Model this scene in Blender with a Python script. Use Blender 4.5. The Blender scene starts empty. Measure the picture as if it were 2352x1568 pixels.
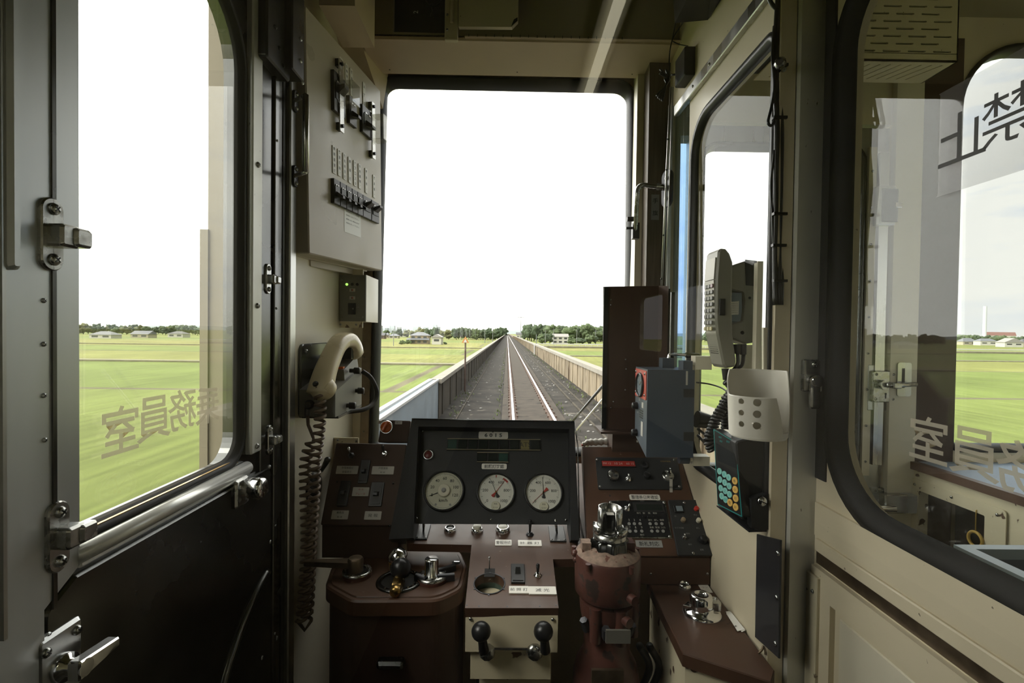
import bpy, bmesh, math, random
from mathutils import Vector, Matrix, noise
random.seed(7)
sc = bpy.context.scene
COL = sc.collection
# ------------------------------------------------------------------ camera
W, H, F = 2352.0, 1568.0, 1110.0
ROLL = math.radians(0.75)
C = Vector((0, 0, 1.25))
vx, vy = (1165 - W/2)/F, (H/2 - 765)/F            # image position of the straight-ahead direction
ux = vx*math.cos(ROLL) - vy*math.sin(ROLL); uy = vx*math.sin(ROLL) + vy*math.cos(ROLL)
RC = (Matrix.Rotation(math.atan(ux), 3, 'Z') @ Matrix.Rotation(math.pi/2 - math.atan(uy), 3, 'X') @ Matrix.Rotation(ROLL, 3, 'Z'))
cam = bpy.data.cameras.new('camera'); camo = bpy.data.objects.new('camera', cam); COL.objects.link(camo)
camo.matrix_world = Matrix.Translation(C) @ RC.to_4x4()
cam.sensor_width = 36; cam.lens = F/W*36; cam.clip_start = 0.01; cam.clip_end = 6000
sc.camera = camo
# ------------------------------------------------------------------ world: bright hazy sky, brighter ahead-left, thin cloud to the right
w = bpy.data.worlds.new('sky'); sc.world = w; w.use_nodes = True
nt = w.node_tree; nt.nodes.clear(); N = nt.nodes.new; L = nt.links.new
wo = N('ShaderNodeOutputWorld'); bg = N('ShaderNodeBackground'); L(bg.outputs[0], wo.inputs[0])
tc = N('ShaderNodeTexCoord'); mp = N('ShaderNodeMapping'); mp.inputs['Scale'].default_value = (1.2, 1.2, 5.0)
L(tc.outputs['Generated'], mp.inputs[0])
ns = N('ShaderNodeTexNoise'); ns.inputs['Scale'].default_value = 2.6; ns.inputs['Detail'].default_value = 7; ns.inputs['Roughness'].default_value = .55
L(mp.outputs[0], ns.inputs['Vector'])
rp = N('ShaderNodeValToRGB'); rp.color_ramp.elements[0].position = .40; rp.color_ramp.elements[0].color = (.46, .60, .84, 1)
rp.color_ramp.elements[1].position = .54; rp.color_ramp.elements[1].color = (1, .985, .93, 1)
L(ns.outputs[0], rp.inputs[0])
sx = N('ShaderNodeSeparateXYZ'); L(tc.outputs['Generated'], sx.inputs[0])
hz = N('ShaderNodeMapRange'); hz.inputs[1].default_value = 0; hz.inputs[2].default_value = .35; hz.inputs[3].default_value = .85; hz.inputs[4].default_value = 0
L(sx.outputs[2], hz.inputs[0])
mx = N('ShaderNodeMixRGB'); L(hz.outputs[0], mx.inputs[0]); L(rp.outputs[0], mx.inputs[1]); mx.inputs[2].default_value = (1, .985, .92, 1)
dot = N('ShaderNodeVectorMath'); dot.operation = 'DOT_PRODUCT'; L(tc.outputs['Generated'], dot.inputs[0]); dot.inputs[1].default_value = (-.80, .15, .45)
st = N('ShaderNodeMapRange'); st.inputs[1].default_value = -.35; st.inputs[2].default_value = .75; st.inputs[3].default_value = 1.15; st.inputs[4].default_value = 6.8
L(dot.outputs['Value'], st.inputs[0]); L(mx.outputs[0], bg.inputs[0]); L(st.outputs[0], bg.inputs[1])
wm = N('ShaderNodeMapRange'); wm.inputs[1].default_value = -.45; wm.inputs[2].default_value = .15; L(dot.outputs['Value'], wm.inputs[0])
xm = N('ShaderNodeMath'); xm.operation = 'MAXIMUM'; L(hz.outputs[0], xm.inputs[0]); L(wm.outputs[0], xm.inputs[1]); L(xm.outputs[0], mx.inputs[0])
SUN = bpy.data.lights.new('sun', 'SUN'); SUN.energy = 2.2; SUN.angle = math.radians(25); SUN.color = (1, .96, .88)
so = bpy.data.objects.new('sun', SUN); COL.objects.link(so)
so.rotation_euler = Vector((-.75, -.35, .85)).to_track_quat('Z', 'Y').to_euler()
sc.view_settings.view_transform = 'Standard'; sc.view_settings.look = 'None'; sc.view_settings.gamma = 1
sc.view_settings.use_curve_mapping = False; sc.view_settings.exposure = 0.0
sc.cycles.use_denoising = True
sc.cycles.max_bounces = 10; sc.cycles.transparent_max_bounces = 24; sc.cycles.diffuse_bounces = 6; sc.cycles.glossy_bounces = 5
sc.cycles.sample_clamp_indirect = 4; sc.cycles.caustics_reflective = False; sc.cycles.caustics_refractive = False
# ------------------------------------------------------------------ rays from the photograph's frame
def ray(px, py):
    return RC @ Vector(((px - W/2)/F, (H/2 - py)/F, -1))
def P(px, py, Y):
    d = ray(px, py); return C + d*((Y - C.y)/d.y)
def onX(px, py, X):
    d = ray(px, py); return C + d*((X - C.x)/d.x)
def onZ(px, py, Z):
    d = ray(px, py); return C + d*((Z - C.z)/d.z)
class Frame:
    """a plane with its own axes: u across, v up, n out of the surface"""
    def __init__(s, o, u, v):
        s.o = Vector(o); s.u = Vector(u).normalized(); v = Vector(v); v = v - s.u*v.dot(s.u); s.v = v.normalized(); s.n = s.u.cross(s.v)
    def p(s, a, b, h=0): return s.o + s.u*a + s.v*b + s.n*h
    def ab(s, px, py, h=0):
        d = ray(px, py); o = s.o + s.n*h; t = (o - C).dot(s.n)/d.dot(s.n); q = C + d*t - s.o
        return q.dot(s.u), q.dot(s.v)
    def px(s, px, py, h=0): a, b = s.ab(px, py, h); return s.p(a, b, h)
    def sc(s, px, py): return ((s.px(px, py) - C).dot(RC @ Vector((0, 0, -1))))/F      # metres per pixel here
    def off(s, h): return Frame(s.o + s.n*h, s.u, s.v)
def FX(X, sgn): # plane x = X, n = sgn*X
    return Frame((X, 0, 0), (0, sgn, 0), (0, 0, 1))
def FY(Y): return Frame((0, Y, 0), (1, 0, 0), (0, 0, 1))     # n = -Y towards the camera
def FZ(Z): return Frame((0, 0, Z), (1, 0, 0), (0, 1, 0))     # n = up
# ------------------------------------------------------------------ materials
MATS = {}
def mat(name, col, rough=.5, metal=0, spec=.5, var=0, vs=30, bump=0, bs=200, wear=None, wt=.62, wsc=60, emit=None, es=0, coat=0, stretch=None):
    m = bpy.data.materials.new(name); MATS[name] = m; m.use_nodes = True; n = m.node_tree; b = n.nodes['Principled BSDF']
    b.inputs['Roughness'].default_value = rough; b.inputs['Metallic'].default_value = metal; b.inputs['Specular IOR Level'].default_value = spec
    b.inputs['Base Color'].default_value = (*col, 1); b.inputs['Coat Weight'].default_value = coat
    if emit: b.inputs['Emission Color'].default_value = (*emit, 1); b.inputs['Emission Strength'].default_value = es
    def co():
        t = n.nodes.new('ShaderNodeNewGeometry'); q = n.nodes.new('ShaderNodeMapping'); n.links.new(t.outputs['Position'], q.inputs[0])
        if stretch: q.inputs['Scale'].default_value = stretch
        return q.outputs[0]
    last = None
    if var or wear or bump: c = co()
    if var:
        t = n.nodes.new('ShaderNodeTexNoise'); t.inputs['Scale'].default_value = vs; t.inputs['Detail'].default_value = 6; n.links.new(c, t.inputs['Vector'])
        r = n.nodes.new('ShaderNodeMapRange'); r.inputs[1].default_value = .3; r.inputs[2].default_value = .7; r.inputs[3].default_value = 1 - var; r.inputs[4].default_value = 1 + var
        n.links.new(t.outputs[0], r.inputs[0])
        x = n.nodes.new('ShaderNodeVectorMath'); x.operation = 'SCALE'; x.inputs[0].default_value = col; n.links.new(r.outputs[0], x.inputs['Scale']); last = x.outputs[0]
        r2 = n.nodes.new('ShaderNodeMapRange'); r2.inputs[1].default_value = .3; r2.inputs[2].default_value = .7; r2.inputs[3].default_value = max(0, rough - .1); r2.inputs[4].default_value = min(1, rough + .1)
        n.links.new(t.outputs[0], r2.inputs[0]); n.links.new(r2.outputs[0], b.inputs['Roughness'])
    if wear:
        t = n.nodes.new('ShaderNodeTexNoise'); t.inputs['Scale'].default_value = wsc; t.inputs['Detail'].default_value = 3; n.links.new(c, t.inputs['Vector'])
        r = n.nodes.new('ShaderNodeMapRange'); r.inputs[1].default_value = wt; r.inputs[2].default_value = wt + .03; n.links.new(t.outputs[0], r.inputs[0])
        x = n.nodes.new('ShaderNodeMixRGB'); n.links.new(r.outputs[0], x.inputs[0])
        if last: n.links.new(last, x.inputs[1])
        else: x.inputs[1].default_value = (*col, 1)
        x.inputs[2].default_value = (*wear, 1); last = x.outputs[0]
    if last: n.links.new(last, b.inputs['Base Color'])
    if bump:
        t = n.nodes.new('ShaderNodeTexNoise'); t.inputs['Scale'].default_value = bs; t.inputs['Detail'].default_value = 3; n.links.new(c, t.inputs['Vector'])
        u = n.nodes.new('ShaderNodeBump'); u.inputs['Strength'].default_value = bump; u.inputs['Distance'].default_value = .002
        n.links.new(t.outputs[0], u.inputs['Height']); n.links.new(u.outputs[0], b.inputs['Normal'])
    return m
def glassmat(name, tint=(1, 1, 1), refl=1.0, veil=0, veilcol=(.8, .8, .75), both=False):
    m = bpy.data.materials.new(name); MATS[name] = m; m.use_nodes = True; n = m.node_tree; n.nodes.clear()
    o = n.nodes.new('ShaderNodeOutputMaterial'); t = n.nodes.new('ShaderNodeBsdfTransparent'); t.inputs[0].default_value = (*tint, 1)
    g = n.nodes.new('ShaderNodeBsdfGlossy'); g.inputs['Roughness'].default_value = .0; f = n.nodes.new('ShaderNodeFresnel'); f.inputs[0].default_value = 1.5
    ge = n.nodes.new('ShaderNodeNewGeometry'); mr = n.nodes.new('ShaderNodeMapRange'); mr.inputs[3].default_value = 1.5; mr.inputs[4].default_value = 1/1.5; n.links.new(ge.outputs['Backfacing'], mr.inputs[0]); n.links.new(mr.outputs[0], f.inputs[0])
    k = n.nodes.new('ShaderNodeMath'); k.operation = 'MULTIPLY'; k.inputs[1].default_value = refl; n.links.new(f.outputs[0], k.inputs[0])
    x = n.nodes.new('ShaderNodeMixShader'); n.links.new(k.outputs[0], x.inputs[0]); n.links.new(g.outputs[0], x.inputs[2])
    if veil:
        d = n.nodes.new('ShaderNodeBsdfDiffuse'); d.inputs[0].default_value = (*veilcol, 1); y = n.nodes.new('ShaderNodeMixShader'); y.inputs[0].default_value = veil
        if both:
            tl = n.nodes.new('ShaderNodeBsdfTranslucent'); tl.inputs[0].default_value = (*[c_*.13 for c_ in veilcol], 1); ad = n.nodes.new('ShaderNodeAddShader'); n.links.new(d.outputs[0], ad.inputs[0]); n.links.new(tl.outputs[0], ad.inputs[1]); d = ad
        n.links.new(t.outputs[0], y.inputs[1]); n.links.new(d.outputs[0], y.inputs[2]); n.links.new(y.outputs[0], x.inputs[1])
    else: n.links.new(t.outputs[0], x.inputs[1])
    n.links.new(x.outputs[0], o.inputs[0]); return m
mat('cream', (.66, .585, .42), .42, var=.05, vs=6, wear=(.16, .12, .08), wt=.735, wsc=75)
mat('cream_clean', (.69, .64, .50), .38, var=.04, vs=5)
mat('cream_chipped', (.60, .54, .38), .45, var=.05, vs=8, wear=(.09, .05, .03), wt=.64, wsc=28)
mat('box_beige', (.52, .47, .39), .36, var=.03, vs=8)
mat('olive', (.26, .225, .13), .5, var=.06, vs=5)
mat('panel_grey', (.15, .145, .125), .45)
mat('header', (.62, .50, .35), .45, var=.06, vs=6)
mat('brown', (.074, .037, .022), .42, spec=.35, var=.12, vs=14, wear=(.22, .17, .13), wt=.72, wsc=45)
mat('brown_dull', (.055, .031, .022), .6, spec=.3, var=.1, vs=10)
mat('oxide', (.080, .030, .022), .38, var=.18, vs=22, wear=(.035, .022, .018), wt=.62, wsc=22, bump=.3, bs=60)
mat('dust', (.24, .17, .13), .95, var=.3, vs=90, wear=(.12, .05, .035), wt=.62, wsc=80)
mat('black_pebble', (.008, .0085, .010), .5, spec=.3, bump=.4, bs=900)
mat('black', (.010, .010, .010), .4, spec=.35)
mat('black_matt', (.008, .008, .008), .8)
mat('charcoal', (.020, .021, .022), .5, spec=.35, var=.08, vs=20)
mat('rubber', (.014, .0135, .012), .5, spec=.3)
mat('plastic_black', (.009, .009, .010), .33, spec=.35)
mat('stile_metal', (.56, .58, .58), .38, metal=.7, var=.10, vs=8, stretch=(1, 1, .12))
mat('bluegrey', (.052, .068, .090), .42, var=.05, vs=9)
mat('grey_phone', (.23, .22, .175), .42, var=.05, vs=10)
mat('grey_phone_light', (.40, .38, .31), .42)
mat('dark_bracket', (.035, .035, .04), .35, metal=.5, var=.2, vs=12)
mat('ivory', (.66, .57, .37), .32, var=.06, vs=12)
mat('white_plastic', (.74, .71, .63), .35, var=.04, vs=14)
mat('label_white', (.72, .70, .64), .38)
mat('seal_black', (.006, .006, .006), .65, spec=.25)
mat('label_cream', (.47, .45, .40), .5)
mat('white_paint_inside', (.85, .84, .78), .5)
mat('jamb_beige', (.20, .17, .12), .6)
mat('ink', (.012, .012, .014), .6)
mat('ink_red', (.35, .03, .02), .6)
mat('ink_grey', (.25, .25, .24), .6)
mat('alu', (.52, .52, .50), .30, metal=1, var=.08, vs=14, stretch=(1, 1, .06))
mat('steel', (.46, .47, .465), .30, metal=1, var=.15, vs=16, stretch=(1, 1, .05))
mat('steel_dark', (.10, .102, .10), .23, metal=1, var=.25, vs=5)  # dark steel; on the crew door it stands for stainless in low light
mat('pillar_paint', (.50, .48, .39), .33, metal=.25, var=.05, vs=9, wear=(.10, .085, .06), wt=.70, wsc=110)
mat('sill_alu', (.82, .82, .78), .30, metal=.55)
mat('pillar_metal', (.58, .58, .53), .40, metal=.35, var=.08, vs=10, wear=(.12, .11, .09), wt=.73, wsc=110, stretch=(1, 1, .3))
mat('chrome', (.72, .72, .72), .12, metal=1, var=.06, vs=60)
mat('worn_chrome', (.42, .42, .40), .26, metal=1, var=.25, vs=50)
mat('brass', (.42, .27, .09), .28, metal=1, var=.15, vs=40)
mat('bronze', (.20, .15, .10), .40, metal=.9, var=.2, vs=40)
mat('dial', (.62, .61, .55), .5)
mat('dial_ivory', (.56, .54, .42), .5)
mat('cable', (.010, .010, .010), .32)
mat('cable_brown', (.17, .12, .085), .40)
mat('orange', (.55, .11, .02), .25)
mat('red_btn', (.50, .03, .02), .35)
mat('red_dark', (.12, .02, .02), .3)
mat('red_panel', (.48, .06, .04), .4)
mat('tan_btn', (.24, .18, .11), .5)
mat('cream_btn', (.60, .57, .46), .4)
mat('lens_dark', (.016, .019, .017), .2)
mat('lens_green', (.02, .05, .04), .25)
mat('lens_amber', (.14, .12, .05), .3)
mat('led_green', (.2, .6, .1), .4, emit=(.45, 1, .15), es=1.4)
mat('led_red', (.22, .015, .012), .4, emit=(.9, .10, .07), es=.04)
mat('lcd', (.020, .024, .027), .15)
mat('lcd_blue', (.17, .21, .24), .18)
mat('teal', (.02, .32, .30), .4)
mat('key_teal', (.22, .52, .46), .5)
mat('key_yellow', (.68, .42, .10), .5)
mat('key_grey', (.24, .24, .23), .5)
mat('key_cream', (.50, .45, .24), .5)
mat('yellow_ring', (.45, .29, .05), .5)
mat('blue_tray', (.05, .085, .13), .4)
mat('blue_tray_edge', (.28, .34, .37), .3)
mat('wood', (.085, .062, .043), .45, var=.35, vs=30, stretch=(5, 5, .25))
mat('paper', (.86, .86, .84), .4)

mat('decal_black', (.012, .012, .012), .6)
mat('saloon', (.52, .48, .37), .5)
mat('saloon_floor', (.10, .10, .09), .5)
mat('lino', (.05, .045, .035), .5, var=.1, vs=10)
mat('window_board', (.25, .32, .42), .5, var=.15, vs=20, stretch=(1, 12, 12))
mat('tube_light', (.9, .9, .8), .5, emit=(1, .93, .66), es=8)
glassmat('glass', (.97, .98, .97))
glassmat('glass_left', (.97, .975, .955), 1.0, .055, (.8, .78, .68))
glassmat('glass_blue', (.74, .84, .95), 1.3)
glassmat('decal', (.50, .46, .38), .3, .5, (.74, .68, .55), True)
glassmat('glass_partition', (.97, .98, .97), .22)
glassmat('glass_passage', (.96, .975, .97), .5)
glassmat('glass_front', (.985, .99, .985), .8)
glassmat('film', (.86, .86, .86), .3, .05, (.9, .85, .85))
glassmat('acrylic', (.93, .93, .9), 1.0, .06, (.7, .68, .6))
glassmat('glass_bulkhead', (.99, .99, .99), 1.0)
# ------------------------------------------------------------------ mesh collector
def rot_to(axis):
    return Vector(axis).normalized().to_track_quat('Z', 'Y').to_matrix()
def rrect(x0, y0, x1, y1, r, seg=6):
    r = min(r, abs(x1-x0)/2.001, abs(y1-y0)/2.001); o = []
    for cx, cy, a in ((x1-r, y1-r, 0), (x0+r, y1-r, 90), (x0+r, y0+r, 180), (x1-r, y0+r, 270)):
        if r < 1e-5: o.append((cx, cy)); continue
        for k in range(seg+1):
            t = math.radians(a + 90*k/seg); o.append((cx + r*math.cos(t), cy + r*math.sin(t)))
    return o
def rpoly(pts, r, seg=6):
    """round every corner of a polygon; r may be a list"""
    n = len(pts); o = []
    for i in range(n):
        a, b, c = Vector(pts[i-1]), Vector(pts[i]), Vector(pts[(i+1) % n]); ri = r[i] if isinstance(r, (list, tuple)) else r
        if ri < 1e-5: o.append(tuple(b)); continue
        d1 = (a-b).normalized(); d2 = (c-b).normalized(); ang = d1.angle(d2); t = min(ri/math.tan(ang/2), (a-b).length*.49, (c-b).length*.49); ri2 = t*math.tan(ang/2)
        m = (d1+d2).normalized(); ce = b + m*(ri2/math.sin(ang/2)); s = b + d1*t - ce; e = b + d2*t - ce
        a0 = math.atan2(s.y, s.x); a1 = math.atan2(e.y, e.x); da = (a1-a0+math.pi) % (2*math.pi) - math.pi
        for k in range(seg+1):
            q = a0 + da*k/seg; o.append((ce.x + ri2*math.cos(q), ce.y + ri2*math.sin(q)))
    return o
_TXT = {}
def text_geo(s, bold=0):
    k = (s, bold)
    if k not in _TXT:
        c = bpy.data.curves.new('lettering', 'FONT'); c.body = s; c.align_x = 'CENTER'; c.align_y = 'CENTER'; c.resolution_u = 2; c.offset = bold
        o = bpy.data.objects.new('lettering', c); COL.objects.link(o); bpy.context.view_layer.update()
        me = o.to_mesh(); vs = [v.co.copy() for v in me.vertices]; fs = [tuple(p.vertices) for p in me.polygons]
        if vs:
            x0 = min(v.x for v in vs); x1 = max(v.x for v in vs); y0 = min(v.y for v in vs); y1 = max(v.y for v in vs)
            cx, cy = (x0+x1)/2, (y0+y1)/2; vs = [Vector((v.x-cx, v.y-cy, 0)) for v in vs]; dim = (x1-x0, y1-y0)
        else: dim = (1, 1)
        _TXT[k] = (vs, fs, dim); o.to_mesh_clear(); bpy.data.objects.remove(o); bpy.data.curves.remove(c)
    return _TXT[k]
def shape_geo(loops, depth):
    """flat plate of any outline with holes (2-D curve fill), thickness depth, from z=0 back to z=-depth"""
    c = bpy.data.curves.new('s', 'CURVE'); c.dimensions = '2D'; c.fill_mode = 'BOTH'; c.extrude = depth/2
    for lp in loops:
        s = c.splines.new('POLY'); s.points.add(len(lp)-1); s.use_cyclic_u = True
        for i, q in enumerate(lp): s.points[i].co = (q[0], q[1], 0, 1)
    o = bpy.data.objects.new('s', c); COL.objects.link(o); bpy.context.view_layer.update()
    me = o.to_mesh(); vs = [v.co.copy() for v in me.vertices]; fs = [tuple(p.vertices) for p in me.polygons]
    o.to_mesh_clear(); bpy.data.objects.remove(o); bpy.data.curves.remove(c)
    return [Vector((v.x, v.y, v.z - depth/2)) for v in vs], fs
class M:
    def __init__(s, m='cream'): s.v = []; s.f = []; s.fm = []; s.ms = []; s.sm = []; s.cur = m; s.smooth = False
    def use(s, m): s.cur = m; return s
    def mi(s):
        if s.cur not in s.ms: s.ms.append(s.cur)
        return s.ms.index(s.cur)
    def add(s, vs, fs, smooth=False):
        b = len(s.v); k = s.mi(); s.v += [Vector(x) for x in vs]
        for f in fs: s.f.append(tuple(b+i for i in f)); s.fm.append(k); s.sm.append(smooth)
        return s
    def box8(s, p):   # bottom 4 then top 4
        return s.add(p, [(0, 3, 2, 1), (4, 5, 6, 7), (0, 1, 5, 4), (1, 2, 6, 5), (2, 3, 7, 6), (3, 0, 4, 7)])
    def box(s, a, b):
        x0, y0, z0 = a; x1, y1, z1 = b
        return s.box8([(x0, y0, z0), (x1, y0, z0), (x1, y1, z0), (x0, y1, z0), (x0, y0, z1), (x1, y0, z1), (x1, y1, z1), (x0, y1, z1)])
    def fbox(s, fr, a0, b0, a1, b1, h0, h1, bev=0):
        """box on a frame from height h0 to h1; bev chamfers the outer rim"""
        if not bev:
            return s.box8([fr.p(a0, b0, h0), fr.p(a1, b0, h0), fr.p(a1, b1, h0), fr.p(a0, b1, h0), fr.p(a0, b0, h1), fr.p(a1, b0, h1), fr.p(a1, b1, h1), fr.p(a0, b1, h1)])
        return s.plate(fr, rrect(a0, b0, a1, b1, bev*1.5, 3), h0, h1, bev)
    def plate(s, fr, pts, h0, h1, bev=0, holes=None, smooth=False):
        """prism of outline pts standing on a frame, rim chamfered by bev"""
        if holes:
            vs, fs = shape_geo([pts] + holes, abs(h1-h0)); t = max(h0, h1)
            return s.add([fr.p(v.x, v.y, t + v.z) for v in vs], fs)
        n = len(pts); cx = sum(p[0] for p in pts)/n; cy = sum(p[1] for p in pts)/n
        ar = sum(pts[i-1][0]*pts[i][1] - pts[i][0]*pts[i-1][1] for i in range(n))
        if ar < 0: pts = pts[::-1]
        rings = [(0, h0), (0, h1 - bev), (bev, h1)] if bev else [(0, h0), (0, h1)]
        vs = []
        for ins, h in rings:
            for i, p in enumerate(pts):
                a, b = p
                if ins:
                    q0 = Vector(pts[i-1]); q1 = Vector(pts[(i+1) % n]); t = (q1-q0); t = t.normalized() if t.length > 1e-9 else Vector((1, 0)); a -= t.y*ins; b += t.x*ins
                vs.append(fr.p(a, b, h))
        fs = [tuple(range(n-1, -1, -1)), tuple(range((len(rings)-1)*n, len(rings)*n))]
        for r in range(len(rings)-1):
            for i in range(n): j = (i+1) % n; fs.append((r*n+i, r*n+j, (r+1)*n+j, (r+1)*n+i))
        return s.add(vs, fs)
    def lathe(s, o, axis, prof, n=24, cap=True, smooth=True):
        """prof = [(radius, height), ...] along axis from o"""
        R = rot_to(axis); o = Vector(o); vs = []; fs = []
        for r, h in prof:
            for i in range(n): t = 2*math.pi*i/n; vs.append(o + R @ Vector((r*math.cos(t), r*math.sin(t), h)))
        for k in range(len(prof)-1):
            for i in range(n): j = (i+1) % n; fs.append((k*n+i, k*n+j, (k+1)*n+j, (k+1)*n+i))
        s.add(vs, fs, smooth)
        if cap:
            s.add(vs[:n], [tuple(range(n-1, -1, -1))]); s.add(vs[-n:], [tuple(range(n))])
        return s
    def cyl(s, a, b, r, r2=None, n=16, bev=0):
        a = Vector(a); b = Vector(b); l = (b-a).length; r2 = r if r2 is None else r2
        pr = [(r, 0), (r2, l)] if not bev else [(r-bev, 0), (r, bev), (r2, l-bev), (r2-bev, l)]
        return s.lathe(a, b-a, pr, n)
    def tube(s, pts, r, n=8, closed=False, rad=None):
        pts = [Vector(p) for p in pts]; k = len(pts); vs = []; up = None; fs = []
        for i, p in enumerate(pts):
            if closed: t = pts[(i+1) % k] - pts[i-1]
            else: t = pts[min(i+1, k-1)] - pts[max(i-1, 0)]
            t.normalize()
            if up is None: up = t.orthogonal().normalized()
            up = (up - t*up.dot(t)); up = up.normalized() if up.length > 1e-6 else t.orthogonal().normalized()
            w = t.cross(up); rr = rad[i] if rad else r
            for j in range(n): a = 2*math.pi*j/n; vs.append(p + (up*math.cos(a) + w*math.sin(a))*rr)
        for i in range(k if closed else k-1):
            i2 = (i+1) % k
            for j in range(n): j2 = (j+1) % n; fs.append((i*n+j, i*n+j2, i2*n+j2, i2*n+j))
        if not closed: fs += [tuple(range(n-1, -1, -1)), tuple(range((k-1)*n, k*n))]
        return s.add(vs, fs, True)
    def ball(s, c, r, n=16, sc3=(1, 1, 1), R=None):
        vs = []; fs = []; m = n//2; c = Vector(c)
        for i in range(m+1):
            ph = math.pi*i/m
            for j in range(n):
                t = 2*math.pi*j/n; q = Vector((math.sin(ph)*math.cos(t)*sc3[0], math.sin(ph)*math.sin(t)*sc3[1], math.cos(ph)*sc3[2]))*r
                vs.append(c + (R @ q if R else q))
        for i in range(m):
            for j in range(n): j2 = (j+1) % n; fs.append((i*n+j, (i+1)*n+j, (i+1)*n+j2, i*n+j2))
        return s.add(vs, fs, True)
    def disc(s, fr, a, b, r, h0, h1, n=24, bev=0):
        pr = [(r, 0), (r, h1-h0)] if not bev else [(r, 0), (r, h1-h0-bev), (r-bev, h1-h0)]
        return s.lathe(fr.p(a, b, h0), fr.n, pr, n)
    def ring(s, fr, a, b, ro, ri, h0, h1, n=28):
        return s.lathe(fr.p(a, b, 0), fr.n, [(ri, h0), (ro, h0), (ro, h1*.7+h0*.3), ((ro*.75+ri*.25), h1), (ri, h1), (ri, h0)], n, cap=False)
    def text(s, t, fr, a, b, h, size=None, width=None, mirror=False, bold=0, skew=0, vert=False):
        """lettering lying on frame at height h; size = glyph height, width = overall width"""
        if vert:
            k = len(t)
            for i, ch in enumerate(t): s.text(ch, fr, a, b + (k/2 - .5 - i)*size*1.12, h, size=size, width=None, bold=bold)
            return s
        vs, fs, (dx, dy) = text_geo(t, bold); ky = size/dy if size else width/dx; kx = width/dx if width else ky
        return s.add([fr.p(a + (-1 if mirror else 1)*v.x*kx, b + v.y*ky, h) for v in vs], fs)
    def screw(s, p, n_, r=.004, m='worn_chrome'):
        c0 = s.cur; s.use(m); s.lathe(p, n_, [(r, 0), (r, r*.25), (r*.75, r*.6), (r*.3, r*.75)], 10)
        q = Frame(p, Vector(n_).orthogonal(), Vector(n_).cross(Vector(n_).orthogonal())); q.n = Vector(n_).normalized()
        s.use('black'); s.fbox(q, -r*.55, -r*.1, r*.55, r*.1, r*.6, r*.8); s.fbox(q, -r*.1, -r*.55, r*.1, r*.55, r*.6, r*.8)
        s.use(c0); return s
    def build(s, name, parent=None, label=None, smooth_angle=None):
        me = bpy.data.meshes.new(name); root = ROOT.get(parent, Vector((0, 0, 0))) if parent else Vector((0, 0, 0))
        if parent is None and s.v:
            xs = [v.x for v in s.v]; ys = [v.y for v in s.v]; zs = [v.z for v in s.v]
            root = Vector(((min(xs)+max(xs))/2, (min(ys)+max(ys))/2, min(zs)))
        me.from_pydata([v - root for v in s.v], [], s.f)
        for m in s.ms: me.materials.append(MATS[m])
        me.polygons.foreach_set('material_index', s.fm); me.polygons.foreach_set('use_smooth', s.sm); me.update()
        bm = bmesh.new(); bm.from_mesh(me); bmesh.ops.recalc_face_normals(bm, faces=bm.faces[:]) if len(me.polygons) < 20000 else None; bm.to_mesh(me); bm.free()
        o = bpy.data.objects.new(name, me); COL.objects.link(o)
        if parent: o.parent = parent
        else: o.location = root
        ROOT[o] = root
        if label: o['label'] = label
        return o
ROOT = {}
def thing(name, label, cat, loc, group=None):
    o = bpy.data.objects.new(name, None); COL.objects.link(o); o.location = Vector(loc); o.empty_display_size = .05; ROOT[o] = Vector(loc)
    o['label'] = label; o['category'] = cat
    if group: o['group'] = group
    return o
def tag(o, label, cat, group=None):
    o['label'] = label; o['category'] = cat
    if group: o['group'] = group
    return o
def struct(o, label=None, cat=None):
    o['kind'] = 'structure'
    if label: o['label'] = label; o['category'] = cat
    return o
def sroot(name, label, cat, loc):
    return struct(thing(name, label, cat, loc))
def catmull(pts, k=8):
    p = [Vector(q) for q in pts]; p = [p[0]*2-p[1]] + p + [p[-1]*2-p[-2]]; o = []
    for i in range(1, len(p)-2):
        for j in range(k):
            t = j/k; a, b, c, d = p[i-1], p[i], p[i+1], p[i+2]
            o.append(.5*((2*b) + (c-a)*t + (2*a-5*b+4*c-d)*t*t + (3*b-a-3*c+d)*t**3))
    o.append(p[-2]); return o
def coil(path, turns, R, k=10):
    """helix of radius R around a smooth path"""
    pts = catmull(path, 12); n = len(pts); cum = [0]
    for i in range(1, n): cum.append(cum[-1] + (pts[i]-pts[i-1]).length)
    T = cum[-1]; o = []; tot = turns*k; j = 0
    for q in range(tot+1):
        s_ = T*q/tot
        while j < n-2 and cum[j+1] < s_: j += 1
        f = (s_-cum[j])/max(1e-9, cum[j+1]-cum[j]); c = pts[j].lerp(pts[j+1], f); t = (pts[j+1]-pts[j]).normalized()
        x = t.cross(Vector((0, 1, 0))).normalized(); y = t.cross(x); a = 2*math.pi*q/k
        o.append(c + (x*math.cos(a) + y*math.sin(a))*R)
    return o
# ================================================================== THE SETTING
ZC = 2.38
LF = FX(-.54, 1); RF = FX(.60, -1); PF = FX(.52, -1); WF = FY(1.70)
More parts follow.
